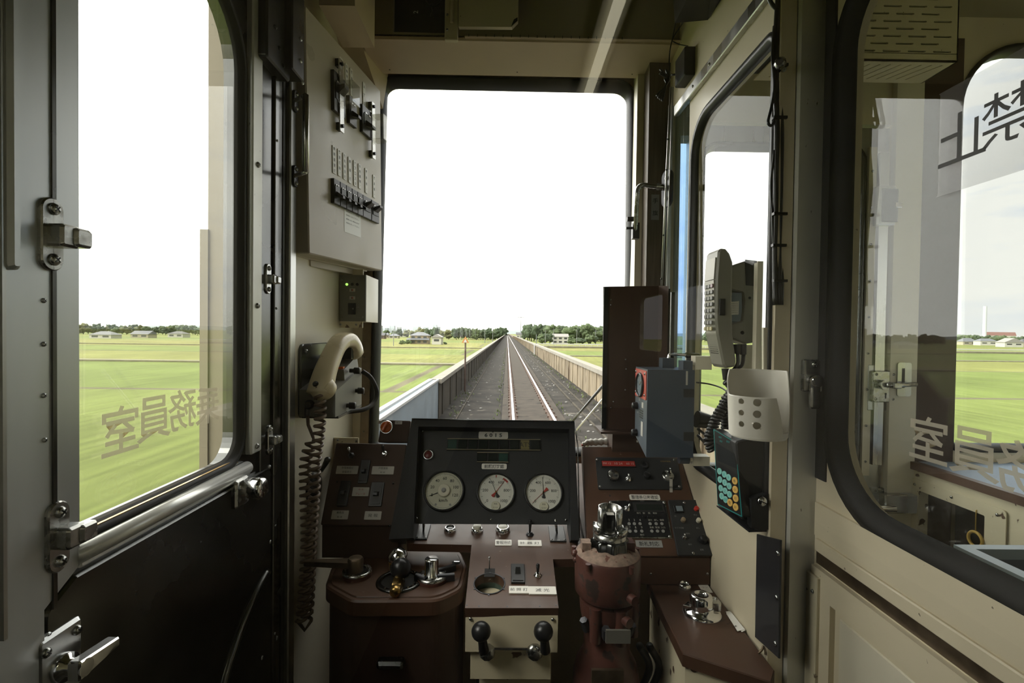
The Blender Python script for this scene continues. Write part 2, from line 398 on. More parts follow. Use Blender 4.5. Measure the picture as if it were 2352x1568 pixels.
# ---- floor, ceiling, saloon behind the camera
struct(M('lino').box((-.60, .10, -.05), (2.16, 1.78, 0)).build('floor'))
struct(M('saloon_floor').box((-.60, -8, -.05), (2.16, .10, 0)).build('floor_saloon'))
struct(M('olive').box((-.60, .10, ZC), (2.16, 1.80, ZC+.05)).build('ceiling'))
struct(M('saloon').box((-.60, -8, 2.34), (2.16, .10, 2.40)).build('ceiling_saloon'))
m = M('saloon'); m.box((-.60, -8.06, 0), (2.16, -8, 2.36)); struct(m.build('wall_back'))
for nm, X in (('wall_saloon_left', -.57), ('wall_saloon_right', 2.13)):
    fr = FX(X, 1); m = M('saloon')
    m.plate(fr, [(-8, 0), (.10, 0), (.10, 2.36), (-8, 2.36)], -.03, .03, holes=[rrect(y0, 1.02, y0+1.1, 1.82, .08, 4) for y0 in ((-3.1, -4.4, -5.7, -7.0) if X < 0 else (-6.0, -7.4))]); struct(m.build(nm))
# bulkhead the camera looks through
fr = FY(.12); m = M('steel_dark'); m.plate(fr, [(-.54, 0), (.64, 0), (.64, ZC), (-.54, ZC)], -.02, .02, holes=[rrect(-.36, .92, .42, 1.75, .06)])
m.use('rubber'); m.plate(fr, rrect(-.38, .90, .44, 1.77, .07), -.025, .025, holes=[rrect(-.355, .925, .415, 1.745, .055)])
bk = struct(m.build('wall_bulkhead'))
m = M('glass_bulkhead'); m.add([fr.p(-.36, .92), fr.p(.42, .92), fr.p(.42, 1.75), fr.p(-.36, 1.75)], [(0, 1, 2, 3)]); struct(m.build('window_4', bk))
# ---- front wall with windscreen, gangway doorway, second windscreen
a = [WF.ab(877, 181), WF.ab(1453, 193)]; bl = WF.ab(855, 1000); br = WF.ab(1451, 700)
xl, xr = bl[0], br[0]
WS = rpoly([(xl, .83), (xr, .83), (a[1][0], a[1][1]), (a[0][0], a[0][1])], [.03, .03, .055, .045])
g1 = WF.ab(1618, 332); g2 = WF.ab(1984, 336); g3 = WF.ab(1984, 1078)
RW = [(1.585, .86), (2.06, .86), (2.06, 2.28), (1.585, 2.28)]
RWr = rpoly(RW, [.03, .03, .1, .22], 10)
m = M('cream'); m.plate(WF, [(-.58, 0), (2.14, 0), (2.14, ZC), (-.58, ZC)], -.07, 0, holes=[WS, [(.66, 0), (1.345, 0), (1.345, 2.0), (.66, 2.0)], RWr, [(.57, .90), (.645, .90), (.645, 1.95), (.57, 1.95)]])
struct(m.build('wall_front'))
def gasket(fr, pts, wd, h0, h1, mt='rubber'):
    n = len(pts); inner = []; m = M(mt)
    ar = sum(pts[i-1][0]*pts[i][1] - pts[i][0]*pts[i-1][1] for i in range(n))
    if ar < 0: pts = pts[::-1]
    def off(d):
        o = []
        for i in range(n):
            t = (Vector(pts[(i+1) % n]) - Vector(pts[i-1])).normalized(); o.append((pts[i][0] - t.y*d, pts[i][1] + t.x*d))
        return o
    A, B, D = off(-wd*.5), off(wd*.15), off(wd*.5)
    vs = [fr.p(x, y, h0) for x, y in A] + [fr.p(x, y, h1*.8) for x, y in A] + [fr.p(x, y, h1) for x, y in off(-wd*.2)] + [fr.p(x, y, h1*.85) for x, y in B] + [fr.p(x, y, h0) for x, y in D]
    fs = [(r*n+i, r*n+(i+1) % n, (r+1)*n+(i+1) % n, (r+1)*n+i) for r in range(4) for i in range(n)]
    return m.add(vs, fs, True)
ws = sroot('window_1', 'windscreen ahead of the driver with dark rubber seal and grimy top corners', 'windscreen', (0, 1.74, .83))
g = gasket(WF, WS, .018, -.05, .012, 'black'); g.build('seal', ws)
m = M('glass_front'); m.plate(WF, WS, -.046, -.040); m.build('glass', ws)
m = M('alu')     # metal trim round the opening
def loop(pts, d):
    n = len(pts); o = []
    for i in range(n): t = (Vector(pts[(i+1) % n]) - Vector(pts[i-1])).normalized(); o.append((pts[i][0] + t.y*d, pts[i][1] - t.x*d))
    return o
m.use('bronze'); m.plate(WF, loop(WS, .042), 0, .008, holes=[loop(WS, .012)])
for q in range(14): m.screw(WF.p(xr + .030, .9 + q*.095, .008), WF.n, .003)
for q in range(9): m.screw(WF.p(a[0][0] + .06 + q*.095, a[0][1] + .030, .008), WF.n, .003)
for q in range(8): m.screw(WF.p(xl - .028, .9 + q*.13, .008), WF.n, .003)
m.build('trim_frame', ws)
# second windscreen
w2 = sroot('window_2', 'second windscreen on the far right side of the train front', 'windscreen', (1.82, 1.74, .86))
gasket(WF, RWr, .022, -.05, .010, 'black').build('seal', w2); m = M('glass_front'); m.plate(WF, RWr, -.046, -.040); m.build('glass', w2)
# gangway door in the front wall
d2 = sroot('door_2', 'bare metal gangway door with a tall round cornered window in the train front', 'door', (1.0, 1.71, 0))
GW = rrect(g1[0], g3[1], g2[0], g1[1], .05)
m = M('steel'); m.plate(FY(1.705), [(.665, .01), (1.34, .01), (1.34, 1.99), (.665, 1.99)], -.04, 0, holes=[GW]); m.build('door_leaf', d2)
gasket(FY(1.705), GW, .022, -.03, .010, 'steel_dark').build('seal', d2)
m = M('glass'); m.plate(FY(1.705), GW, -.028, -.022); m.build('glass', d2)
m = M('cream_clean'); fr = FY(1.705); m.fbox(fr, g2[0]+.018, g3[1]-.02, g2[0]+.045, g1[1]+.0, 0, .010)
for q in range(9): m.screw(fr.p(g2[0]+.03, g3[1]+.03 + q*.128, .010), fr.n, .0045)
m.use('alu'); m.fbox(fr, g2[0]+.052, g3[1]+.02, g2[0]+.085, g1[1]-.02, 0, .016); m.build('riveted_strip', d2)
for (x, y, x2, y2, nm) in ((2001, 432, 2040, 522, 'upper_latch'),):
    a0, b1 = fr.ab(x, y); a1, b0 = fr.ab(x2, y2); m = M('steel'); m.fbox(fr, a0, b0, a1, b1, 0, .035, .004); m.use('dark_bracket'); m.fbox(fr, a0+.012, b0+.01, a1+.004, b1-.012, .035, .040, .003)
    m.use('chrome'); m.fbox(fr, a1-.015, (b0+b1)/2-.012, a1+.008, (b0+b1)/2+.006, .035, .052, .002); m.build(nm, d2)
a0, b1 = fr.ab(1994, 850); a1, b0 = fr.ab(2046, 922); m = M('steel'); m.fbox(fr, a0-.008, b0-.03, a1+.03, b1+.02, 0, .012, .002)
m.use('worn_chrome'); m.plate(fr, rrect(a0, b0, a1, b1, .01), .012, .024, .003)
for sx_, sy_ in ((.012, .012), (-.012, .012), (.012, -.012), (-.012, -.012)): m.screw(fr.p((a0 if sx_ > 0 else a1)+sx_, (b0 if sy_ > 0 else b1)+sy_, .024), fr.n, .005)
m.use('black'); m.disc(fr, (a0+a1)/2+.004, b0+.030, .0035, .024, .0245); m.fbox(fr, (a0+a1)/2+.002, b0+.014, (a0+a1)/2+.006, b0+.028, .024, .0245)
m.build('lock_case', d2)
m = M('worn_chrome'); ym = (b0+b1)/2+.008; m.disc(fr, a0+.028, ym, .016, .024, .045); m.tube([fr.p(a0+.028, ym, .05), fr.p(a0+.06, ym, .052), fr.p(a0+.13, ym+.004, .050)], .008); m.fbox(fr, a0+.045, ym-.011, a0+.075, ym+.009, .04, .062, .003); m.build('lever', d2)
# low hinge brackets
m = M('steel'); a0, b1 = fr.ab(1996, 1118); a1, b0 = fr.ab(2062, 1162); m.fbox(fr, a0, b1-.02, a0+.075, b1, 0, .012, .002); m.fbox(fr, a0+.02, b0-.01, a1+.03, b1-.012, 0, .05, .004)
for q in range(3): m.screw(fr.p(a0+.014+q*.026, b1-.010, .012), fr.n, .004)
m.use('chrome'); m.cyl(fr.p(a0-.03, b0+.012, .06), fr.p(a0+.045, b0+.012, .06), .012); m.build('hinge_bracket', d2)
# jamb and pillar right of the gangway door, side wall of the right-hand booth
m = M('cream_clean'); m.box((1.345, 1.68, 0), (1.44, 1.70, 2.3)); struct(m.build('trim_1'))
JF = FY(1.68); m = M('steel'); a0, b1 = JF.ab(2060, 832); a1, b0 = JF.ab(2090, 910); m.plate(JF, rrect(a0, b0, a1, b1, .008), .0, .005); m.use('black'); m.fbox(JF, a0+.015, b0+.03, a0+.025, b1-.02, .005, .0055)
tag(m.build('strike_plate'), 'small steel strike plate on the cream jamb facing the gangway door lock', 'strike plate')
m = M('brown_dull'); m.box((1.44, 1.69, 0), (1.585, 1.70, 2.3)); struct(m.build('trim_2'))
m = M('cream_chipped'); SB = FX(1.44, -1); m.plate(SB, [(-1.69, 0), (-.75, 0), (-.75, .79), (-1.69, .79)], -.03, 0, holes=[[(-1.655, .30), (-1.42, .30), (-1.42, .725), (-1.655, .725)]])
m.use('black_matt'); m.box((1.60, 1.38, .1), (1.62, 1.69, .79)); struct(m.build('wall_booth'))
# ---- left side: crew door
d1 = sroot('door_1', 'bare metal crew door on the left with large window and frosted lettering', 'door', (-.55, .6, 0))
LW = rpoly([(.56, .985), (.992, .985), (.992, 1.90), (.56, 1.90)], [.03, .055, .13, .13], 8)
m = M('steel_dark'); m.plate(LF, [(.14, .02), (1.163, .02), (1.163, 2.12), (.14, 2.12)], -.04, 0, holes=[LW]); m.build('door_leaf', d1)
m = M('glass_left'); m.plate(LF, LW, -.014, -.008); m.build('glass', d1)
gasket(LF, LW, .018, -.014, .004, 'rubber').build('seal', d1)
m = M('brass'); m.fbox(LF, .60, .982, .975, .990, -.007, .001); m.build('glazing_bead', d1)
# frosted lettering, reads from outside
m = M('decal'); e = Frame((-.5475, 0, 0), (0, -1, 0), (0, 0, 1))
for ch, px, py, hp in (('室', 290, 986, 108), ('員', 366, 960, 105), ('務', 430, 940, 88), ('乗', 487, 930, 72)):
    q = LF.px(px, py); k = (q.y)/F
    m.text(ch, e, -q.y, q.z, 0, size=.068, bold=.01)
    s_ = m.v
m.build('lettering', d1)
m = M('sill_alu'); m.fbox(LF, .60, .950, 1.00, .966, 0, .014, .003); m.tube([LF.p(.60, .966, .006), LF.p(1.00, .966, .006)], .0125, 16); m.build('sill_bar', d1)
m = M('stile_metal'); m.plate(LF, [(.20, .05), (.557, .05), (.557, .925), (.603, .955), (.603, 2.10), (.20, 2.10)], 0, .012, .0015); m.fbox(LF, .510, 1.31, .524, 1.60, .012, .022, .004); m.use('steel_dark'); m.fbox(LF, .565, .92, .570, 2.1, .012, .014)
m.use('alu'); m.fbox(LF, .507, .92, .511, 2.1, .012, .016)
for px, py in ((100, 690), (100, 790), (100, 908), (102, 1010)): q = LF.px(px, py, .012); m.screw(q, LF.n, .003, 'steel')
m.build('rear_stile', d1)
m = M('pillar_metal'); m.fbox(LF, 1.004, .99, 1.045, 2.06, 0, .013, .003)
for px, py in ((577, 368), (575, 700), (576, 1030)): q = LF.px(px, py, .013); m.screw(Vector((q.x, 1.024, q.z)), LF.n, .006)
m.build('glazing_strip', d1)
m = M('steel_dark'); m.fbox(LF, 1.052, .92, 1.095, 2.06, 0, .007, .002); m.use('steel_dark'); m.fbox(LF, 1.102, .30, 1.120, 2.06, 0, .012, .002); m.fbox(LF, 1.128, .05, 1.158, 2.1, 0, .006)
for z in (.55, .8, 1.3, 1.68): m.screw(LF.p(1.11, z, .012), LF.n, .003)
m.build('front_stile', d1)
def latch(px, py, s=1.0, h=.012):
    fr = LF.off(h); q = fr.px(px, py); a_, b_ = q.y, q.z; m = M('worn_chrome')
    m.plate(fr, rrect(a_-.014*s, b_-.042*s, a_+.014*s, b_+.042*s, .014*s), 0, .005*s, .0015)
    m.fbox(fr, a_-.008*s, b_-.014*s, a_+.018*s, b_+.012*s, .005*s, .022*s, .003); m.fbox(fr, a_+.006*s, b_-.012*s, a_+.030*s, b_+.010*s, .012*s, .026*s, .003)
    m.screw(fr.p(a_, b_+.029*s, .005*s), fr.n, .007*s); m.screw(fr.p(a_, b_-.029*s, .005*s), fr.n, .007*s)
    return m
latch(113, 538).build('latch', d1); latch(128, 1232, 1.0).build('latch', d1); latch(614, 640, .80, .007).build('latch', d1); latch(618, 1010, .80, .007).build('latch', d1)
# lower panel with pressed outline, screws, knob set, handle and curved drain tube
m = M('steel_dark'); m.plate(LF, rpoly([(.560, .10), (1.098, .10), (1.098, .942), (.60, .942), (.560, .918)], [.03, .03, .02, .01, .02]), 0, .009, .003)  # same stainless as the stile, low light put into the darker metal
for px, py in ((104, 1362), (107, 1460), (618, 1072), (619, 1244), (634, 1465), (600, 1510)): q = LF.px(px, py, .007); m.screw(q, LF.n, .005, 'steel')
m.build('lower_panel', d1)
m = M('steel_dark'); m.tube(catmull([LF.px(x, y, .006) for x, y in ((612, 1312), (585, 1360), (555, 1430), (530, 1500), (512, 1560), (500, 1640))], 6), .011, 12); m.build('curved_rib', d1)
m = M('worn_chrome'); q = LF.px(556, 1126, .016); m.fbox(LF, q.y-.026, q.z-.030, q.y+.022, q.z+.026, .007, .020, .004); m.build('lock_plate', d1)
m = M('chrome'); m.lathe(LF.p(q.y+.006, q.z+.004, .020), LF.n, [(.018, 0), (.018, .006), (.021, .010), (.021, .030), (.018, .036), (.006, .037)], 28); m.build('lock_knob', d1)
m = M('steel'); q = LF.px(128, 1512, .007); m.fbox(LF, q.y-.028, q.z-.05, q.y+.030, q.z+.036, .007, .014, .004); m.screw(LF.p(q.y-.02, q.z+.02, .014), LF.n, .006); m.screw(LF.p(q.y+.02, q.z+.022, .014), LF.n, .006); m.build('handle_plate', d1)
m = M('chrome'); m.lathe(LF.p(q.y, q.z-.01, .014), LF.n, [(.016, 0), (.016, .008), (.010, .010), (.010, .03)], 20); m.plate(LF.off(.03), rpoly([(q.y-.010, q.z-.022), (q.y+.050, q.z-.016), (q.y+.050, q.z-.004), (q.y-.010, q.z+.002)], .003, 3), 0, .014, .002); m.build('lever', d1)
# jamb and left wall
m = M('alu'); m.fbox(LF, 1.166, .0, 1.200, 2.3, -.02, .018, .003); struct(m.build('trim_3'))
m = M('black'); m.fbox(LF, 1.150, .0, 1.166, 2.3, -.03, .008); struct(m.build('trim_4'))
m = M('cream_clean'); m.box((-.60, 1.20, 0), (-.54, 1.70, ZC)); m.use('olive'); m.box((-.60, .10, 2.12), (-.54, 1.20, ZC)); m.box((-.60, .10, 0), (-.54, .14, 2.12)); struct(m.build('wall_left'))
# ---- right partition, near part (X=.60)
o1 = [RF.ab(1922, 700)[0], RF.ab(2130, 1240)[1]]
GR = rpoly([(-.22, .945), (-.878, .945), (-.878, 1.88), (-.22, 1.88)], [.1, .135, .12, .1], 10)
m = M('cream'); m.plate(RF, [(-.10, 0), (-.925, 0), (-.925, ZC), (-.10, ZC)], -.04, 0, holes=[GR]); m.build('x')
pw = bpy.data.objects['x']; pw.name = 'wall_right'; struct(pw)
w4 = sroot('window_3', 'passage side window of the partition with thick black rubber seal and mirrored lettering', 'window', (.6, .6, .94))
gasket(RF, GR, .040, -.014, .006, 'seal_black').build('seal', w4)
m = M('black_matt'); m.fbox(RF, -.922, .98, -.892, 2.3, .0, .003); m.build('rubber_strip', w4)
m = M('glass_passage'); m.plate(RF, GR, -.014, -.008); m.build('glass', w4)
e = Frame((.6065, 0, 0), (0, 1, 0), (0, 0, 1)); m = M('decal')
for ch, px, py in (('室', 2131, 1008), ('員', 2236, 1040), ('務', 2352, 1076)):
    q = onX(px, py, .6065); m.text(ch, e, q.y, q.z, 0, size=.064, bold=.01)
q = onX(2352, 1076, .6065); m.text('乗', e, q.y-.065, q.z, 0, size=.064, bold=.01)
m.build('frosted_lettering', w4)
m = M('decal_black')
for ch, px, py in (('止', 2208, 312), ('禁', 2316, 262)):
    q = onX(px, py, .6063); m.text(ch, e, q.y, q.z, -.0002, size=.066)
q = onX(2316, 262, .6063)
for i, ch in enumerate('入立'): m.text(ch, e, q.y-.075*(i+1), q.z, -.0002, size=.062, bold=.02)
m.build('black_lettering', w4)
a0, b0 = RF.ab(2143, 452); m = M('film'); m.plate(RF, rrect(-.30, b0, a0, b0+.145, .004), -.007, -.0065); m.build('clear_film', w4)
m = M('cream'); m.fbox(RF, -.915, .872, -.10, .935, 0, .006); m.fbox(RF, -.915, .842, -.10, .866, 0, .006, .002); m.use('bronze'); m.fbox(RF, -.915, .818, -.10, .842, .0005, .001); m.use('cream')
m.plate(RF, [(-.10, .0), (-.915, 0), (-.915, .815), (-.10, .815)], 0, .010, holes=[[(-.15, .1), (-.860, .1), (-.860, .765), (-.15, .765)]])
m.use('cream_clean'); m.plate(RF, [(-.17, .12), (-.845, .12), (-.845, .75), (-.17, .75)], 0, .003, .002); struct(m.build('trim_5'))
m = M('brown_dull'); m.fbox(RF, -.885, .25, -.872, .765, .003, .009)
m.use('cream_chipped'); m.fbox(RF, -.920, .40, -.888, .80, .010, .016, .001); m.screw(RF.p(-.900, .770, .016), RF.n, .004); m.screw(RF.p(-.900, .43, .016), RF.n, .004)
tag(m.build('hinge_cover'), 'narrow worn metal cover strip screwed to the cream passage panel', 'cover plate')
# pillar
pl = sroot('trim_6', 'worn aluminium door pillar between driver area and passage', 'pillar', (.575, .93, 0))
m = M('pillar_metal'); m.box((.552, .922, 0), (.604, .965, ZC)); m.build('post', pl)
m = M('pillar_paint'); m.box((.522, .950, .0), (.5525, .963, ZC))
for px, py in ((1832, 240), (1826, 610), (1803, 945), (1803, 1335)): q = P(px, py, .950); m.screw(Vector((.540, .950, q.z)), (0, -1, 0), .0045)
m.build('flange', pl)
m = M('steel'); m.plate(FY(.922), rrect(.524, P(1818, 175, .95).z, .545, P(1818, 100, .95).z, .008), -.0305, -.022, .001)
z0 = P(1810, 168, .95).z; m.use('worn_chrome'); m.lathe((.530, .944, z0), (-.6, -.8, 0), [(.007, 0), (.007, .012), (.0045, .014), (.0045, .026), (.010, .030), (.010, .040), (.007, .043)], 16); m.build('door_stop', pl)
m = M('worn_chrome'); fr = FY(.922); a0, b1 = fr.ab(1840, 825); a1, b0 = fr.ab(1880, 898)
m.fbox(fr, a0, b0, a1, b1, 0, .008, .002); m.screw(fr.p((a0+a1)/2+.004, b1-.009, .008), fr.n, .006)
m.use('chrome'); m.lathe(fr.p((a0+a1)/2+.004, b1-.040, .008), fr.n, [(.012, 0), (.012, .010), (.009, .013)], 20); m.fbox(fr, (a0+a1)/2-.007, b0-.032, (a0+a1)/2+.012, b1-.038, .010, .018, .003)
m.use('worn_chrome'); m.fbox(fr, a1-.004, b0-.0, a1+.006, b0+.020, .004, .016, .002); m.build('door_catch', pl)
# ---- partition beside the driver (X=.52)
GP = rpoly([(-.955, .90), (-1.372, .90), (-1.372, 1.845), (-.955, 1.845)], [.02, .08, .10, .02], 8)
GB = rpoly([(-1.400, 1.0), (-1.555, 1.0), (-1.560, 1.985), (-1.405, 1.93)], .012, 4)
m = M('cream'); m.plate(PF, [(-.935, 0), (-1.70, 0), (-1.70, ZC), (-.935, ZC)], -.03, 0, holes=[GP, GB]); struct(m.build('wall_partition'))
w5 = sroot('window_5', 'partition window beside the driver seen through to the gangway door', 'window', (.52, 1.15, .9))
gasket(PF, GP, .022, -.012, .007, 'black').build('seal', w5); m = M('glass_partition'); m.plate(PF, GP, -.012, -.006); m.build('glass', w5)
m = M('alu'); m.fbox(PF, -1.50, 1.925, -.95, 1.957, 0, .014, .002)
for px, py in ((1630, 133), (1592, 172)): q = PF.px(px, py, .014); m.screw(PF.p(-q.y, 1.941, .014), PF.n, .004)
struct(m.build('trim_7'))
w6 = sroot('window_6', 'narrow blue tinted pane between the partition window and the wood grain post', 'window', (.52, 1.48, 1.0))
m = M('glass_blue'); m.plate(PF, GB, -.018, -.012); m.build('tinted_glass', w6)
m = M('alu'); m.fbox(PF, -1.565, 1.0, -1.548, 1.99, 0, .012, .002)
for z in (1.2, 1.42, 1.7, 1.9): m.screw(PF.p(-1.556, z, .012), PF.n, .004)
m.build('edge_strip', w6)
# corner column, wood grain box and pale strip right of the windscreen
m = M('wood'); q = P(1484, 400, 1.60); q2 = P(1536, 400, 1.60); m.box((q.x, 1.58, .85), (.52, 1.70, 2.19)); struct(m.build('trim_8'))
m = M('cream_clean'); m.box((P(1461, 400, 1.64).x, 1.64, .85), (q.x, 1.70, 2.19)); struct(m.build('trim_9'))
# header above the windscreen
hd = sroot('trim_10', 'painted header box above the windscreen with access openings', 'header', (0, 1.6, 2.1))
X0, X1 = -.50, .52
def at(px, py, Y): return P(px, py, Y)
zb = 2.155
m = M('header'); m.box8([(X0+.04, 1.50, zb-.01), (X1, 1.50, zb-.01), (X1, 1.66, 2.125), (X0+.04, 1.66, 2.125), (X0+.04, 1.50, zb+.005), (X1, 1.50, zb+.005), (X1, 1.66, 2.15), (X0+.04, 1.66, 2.15)])
for px in (895, 1188, 1452): q = P(px, 166, 1.64); m.screw(Vector((q.x, 1.640, 2.132)), (0, -.3, -1), .006, 'dark_bracket')
m.build('soffit', hd)
h = FY(1.50); o0 = h.ab(905, -60); o1_ = h.ab(1024, 76)
m = M('olive'); m.plate(h, [(X0, zb), (X1, zb), (X1, ZC), (X0, ZC)], -.012, 0, holes=[[(o0[0], o1_[1]), (o1_[0], o1_[1]), (o1_[0], ZC-.02), (o0[0], ZC-.02)]])
m.use('black_matt'); m.box((o0[0]-.02, 1.514, o1_[1]-.02), (o1_[0]+.02, 1.60, ZC)); m.build('fascia', hd)
m = M('header'); l0 = h.ab(1068, 88); l1 = h.ab(1536, 104); m.fbox(h, l0[0], zb-.004, X1, l0[1]+.002, 0, .012, .002)
m.use('black')
for k in range(19): m.fbox(h, l0[0]+.012+k*.026, zb-.0045, l0[0]+.0135+k*.026, zb+.004, .012, .0125)
m.build('hinge_strip', hd)
m = M('cream'); c0 = h.ab(1024, -60); c1 = h.ab(1190, 78); m.fbox(h, c0[0], c1[1]-.03, c0[0]+.04, ZC-.01, 0, .014, .002); m.use('header')
for z in (c1[1]-.0, c1[1]+.045): m.screw(h.p(c0[0]+.008, z, .014), h.n, .004)
m.use('cream'); m.cyl(h.p(c0[0]+.022, c1[1]+.02, .018), h.p(c0[0]+.022, c1[1]+.1, .018), .005)
fr = Frame(h.p(c0[0]+.045, 0, .016), (1, -.08, 0), (0, 0, 1)); wd = c1[0]-c0[0]-.045
m.plate(fr, [(0, c1[1]), (wd-.018, c1[1]-.006), (wd, c1[1]+.012), (wd, ZC-.01), (0, ZC-.01)], 0, .014, holes=[[(.020, c1[1]+.085), (wd-.06, c1[1]+.085), (wd-.06, ZC-.02), (.020, ZC-.02)]])
m.use('black_matt'); m.fbox(fr, .02, c1[1]+.085, wd-.06, ZC-.01, .001, .003); m.use('black'); m.plate(fr, [(wd-.02, c1[1]-.004), (wd-.001, c1[1]+.012), (wd-.001, c1[1]+.022), (wd-.012, c1[1]+.016)], .014, .0145)
m.build('access_door', hd)

q = P(955, 28, 1.514); m = M('label_cream'); m.text('2', Frame((q.x, 1.5135, q.z), (0, 0, 1), (-1, 0, 0)), 0, 0, 0, size=.014); m.use('cable')
for pts in (((972, -10), (985, 10), (1000, 14), (1014, 0), (1020, -20)), ((990, 8), (992, 25), (988, 36)), ((994, 8), (996, 40))): m.tube(catmull([P(x, y, 1.505) for x, y in pts], 5), .0016, 6)
m.build('cable', hd)
m = M('header')   # slanting side cheeks left of the windscreen
m.box8([(-.54, 1.35, 2.30), (-.50, 1.35, 2.30), (-.44, 1.69, 2.02), (-.54, 1.69, 2.02), (-.54, 1.35, 2.37), (-.47, 1.35, 2.37), (-.42, 1.69, 2.16), (-.54, 1.69, 2.16)]); m.build('side_cheek', hd)
m = M('header'); q0 = P(736, 18, 1.25); q1 = P(818, 18, 1.25); m.box((q0.x, 1.24, q0.z), (q1.x, 1.42, ZC)); m.use('black'); m.cyl((q0.x+.02, 1.239, q0.z+.02), (q0.x+.02, 1.24, q0.z+.02), .004)
tag(m.build('ceiling_box'), 'cream box under the ceiling above the breaker cabinet', 'box')
# dark blocks over the crew door
b0 = sroot('door_closer', 'dark steel plates over the top front corner of the crew door', 'door gear', (-.53, 1.1, 1.9)); del b0['kind']
m = M('dark_bracket'); fr = LF.off(.02); c = [fr.ab(612, 20), fr.ab(655, 190)]; m.fbox(fr, c[0][0]-.02, c[1][1]-.0, c[1][0], ZC-.02, -.016, .012, .004)
for px, py in ((632, 62), (641, 110), (650, 150)): q = fr.px(px, py, .012); m.screw(q, fr.n, .005, 'dark_bracket')
m.build('plate', b0)
m = M('dark_bracket'); fr = LF.off(.046); c = [fr.ab(668, 60), fr.ab(695, 200)]; m.fbox(fr, c[0][0], c[1][1]+.01, c[1][0], c[0][1]+.1, -.028, .004, .003)
for px, py in ((690, 90), (690, 140), (694, 190)): q = fr.px(px, py, .004); m.screw(q, fr.n, .005, 'steel')
m.build('cover', b0)
# ---- right outer wall with a window, passage ceiling grille
m = M('cream'); fr = FX(2.13, -1); m.plate(fr, [(-.10, 0), (-1.70, 0), (-1.70, ZC), (-.10, ZC)], -.03, .03, holes=[rrect(-1.05, .98, -.45, 1.85, .08)]); struct(m.build('wall_far_right'))
m = M('tube_light'); m.cyl((.335, -2.05, 2.285), (.335, -.85, 2.285), .019); 
t = thing('ceiling_lamp', 'bare fluorescent tube lamp on the saloon ceiling behind the camera', 'lamp', (.335, -1.45, 2.34)); m.build('tube', t)
m = M('label_cream'); m.box((.29, -2.12, 2.31), (.38, -.78, 2.34)); m.box((.315, -2.10, 2.26), (.355, -2.05, 2.31)); m.box((.315, -.85, 2.26), (.355, -.80, 2.31)); m.build('fitting', t)

# body jamb outside the crew door, waist rail in the saloon
m = M('jamb_beige'); m.box((-.745, 1.21, .3), (-.60, 1.27, 2.3)); m.box((-.762, 1.205, .3), (-.742, 1.26, 1.497)); struct(m.build('trim_11'))
m = M('glass_blue'); m.box((.572, 1.735, .90), (.643, 1.738, 1.95)); struct(m.build('window_7'))
# ================================================================== DRIVER'S DESK
def ppoly(fr, px, h=0): return [fr.ab(x, y, h) for x, y in px]
def label_plate(m, fr, x0, y0, x1, y1, lines, h=0, base='label_white', ink='ink', fill=.8, th=.0012, r=.0015, bold=0):
    """engraved plate at pixel box, text lines inside"""
    a0, b0 = fr.ab(x0, y1, h); a1, b1 = fr.ab(x1, y0, h); m.use(base); m.plate(fr, rrect(a0, b0, a1, b1, r, 3), h, h+th)
    if lines:
        m.use(ink); n = len(lines); hh = (b1-b0)/n
        for i, t in enumerate(lines):
            if not t: continue
            dx, dy = text_geo(t, bold)[2]; wmax = (a1-a0)*.88; sz = hh*fill*.85; sz *= .86 if ' ' not in t else .62; wd = min(wmax, sz/dy*dx*(1 if ' ' not in t else 1.25))
            m.text(t, fr, (a0+a1)/2, b1-hh*(i+.5), h+th+.0002, size=sz, width=wd, bold=bold)
    return m
def toggle(fr, px, py, ln=.028, r=.0035, tip='chrome', nut='chrome', tilt=(0, .35), h=0, s=1.0):
    m = M(nut); a, b = fr.ab(px, py, h); m.lathe(fr.p(a, b, h), fr.n, [(.0095*s, 0), (.0095*s, .003), (.0065*s, .004), (.0065*s, .007), (.004*s, .008)], 6 if s < 1.2 else 16)
    m.use(tip); e = fr.p(a + tilt[0]*ln, b + tilt[1]*ln, h + ln); m.tube([fr.p(a, b, h+.006), fr.p(a, b, h+.006).lerp(e, .6), e], r, 10, rad=[r*.7, r, r*1.25]); m.ball(e, r*1.25, 10); return m
def rocker(fr, x0, y0, x1, y1, h=0, up=True):
    a0, b0 = fr.ab(x0, y1, h); a1, b1 = fr.ab(x1, y0, h); m = M('plastic_black'); m.fbox(fr, a0, b0, a1, b1, h, h+.005, .001)
    w_ = (a1-a0); hh = b1-b0; mid = (b0+b1)/2; m.use('black'); m.fbox(fr, a0+w_*.12, b0+hh*.08, a1-w_*.12, b1-hh*.08, h+.005, h+.0065)
    m.use('plastic_black'); s = 1 if up else -1
    m.box8([fr.p(a0+w_*.3, mid-hh*.10, h+.006), fr.p(a1-w_*.3, mid-hh*.10, h+.006), fr.p(a1-w_*.3, mid+hh*.10, h+.006), fr.p(a0+w_*.3, mid+hh*.10, h+.006),
            fr.p(a0+w_*.34, mid-hh*.02+s*.004, h+.018), fr.p(a1-w_*.34, mid-hh*.02+s*.004, h+.018), fr.p(a1-w_*.34, mid+hh*.08+s*.004, h+.018), fr.p(a0+w_*.34, mid+hh*.08+s*.004, h+.018)])
    m.use('ink_grey'); m.fbox(fr, a0+w_*.25, mid-.0007, a0+w_*.42, mid+.0007, h+.0065, h+.0068); m.fbox(fr, a1-w_*.42, mid-.0007, a1-w_*.25, mid+.0007, h+.0065, h+.0068)
    return m
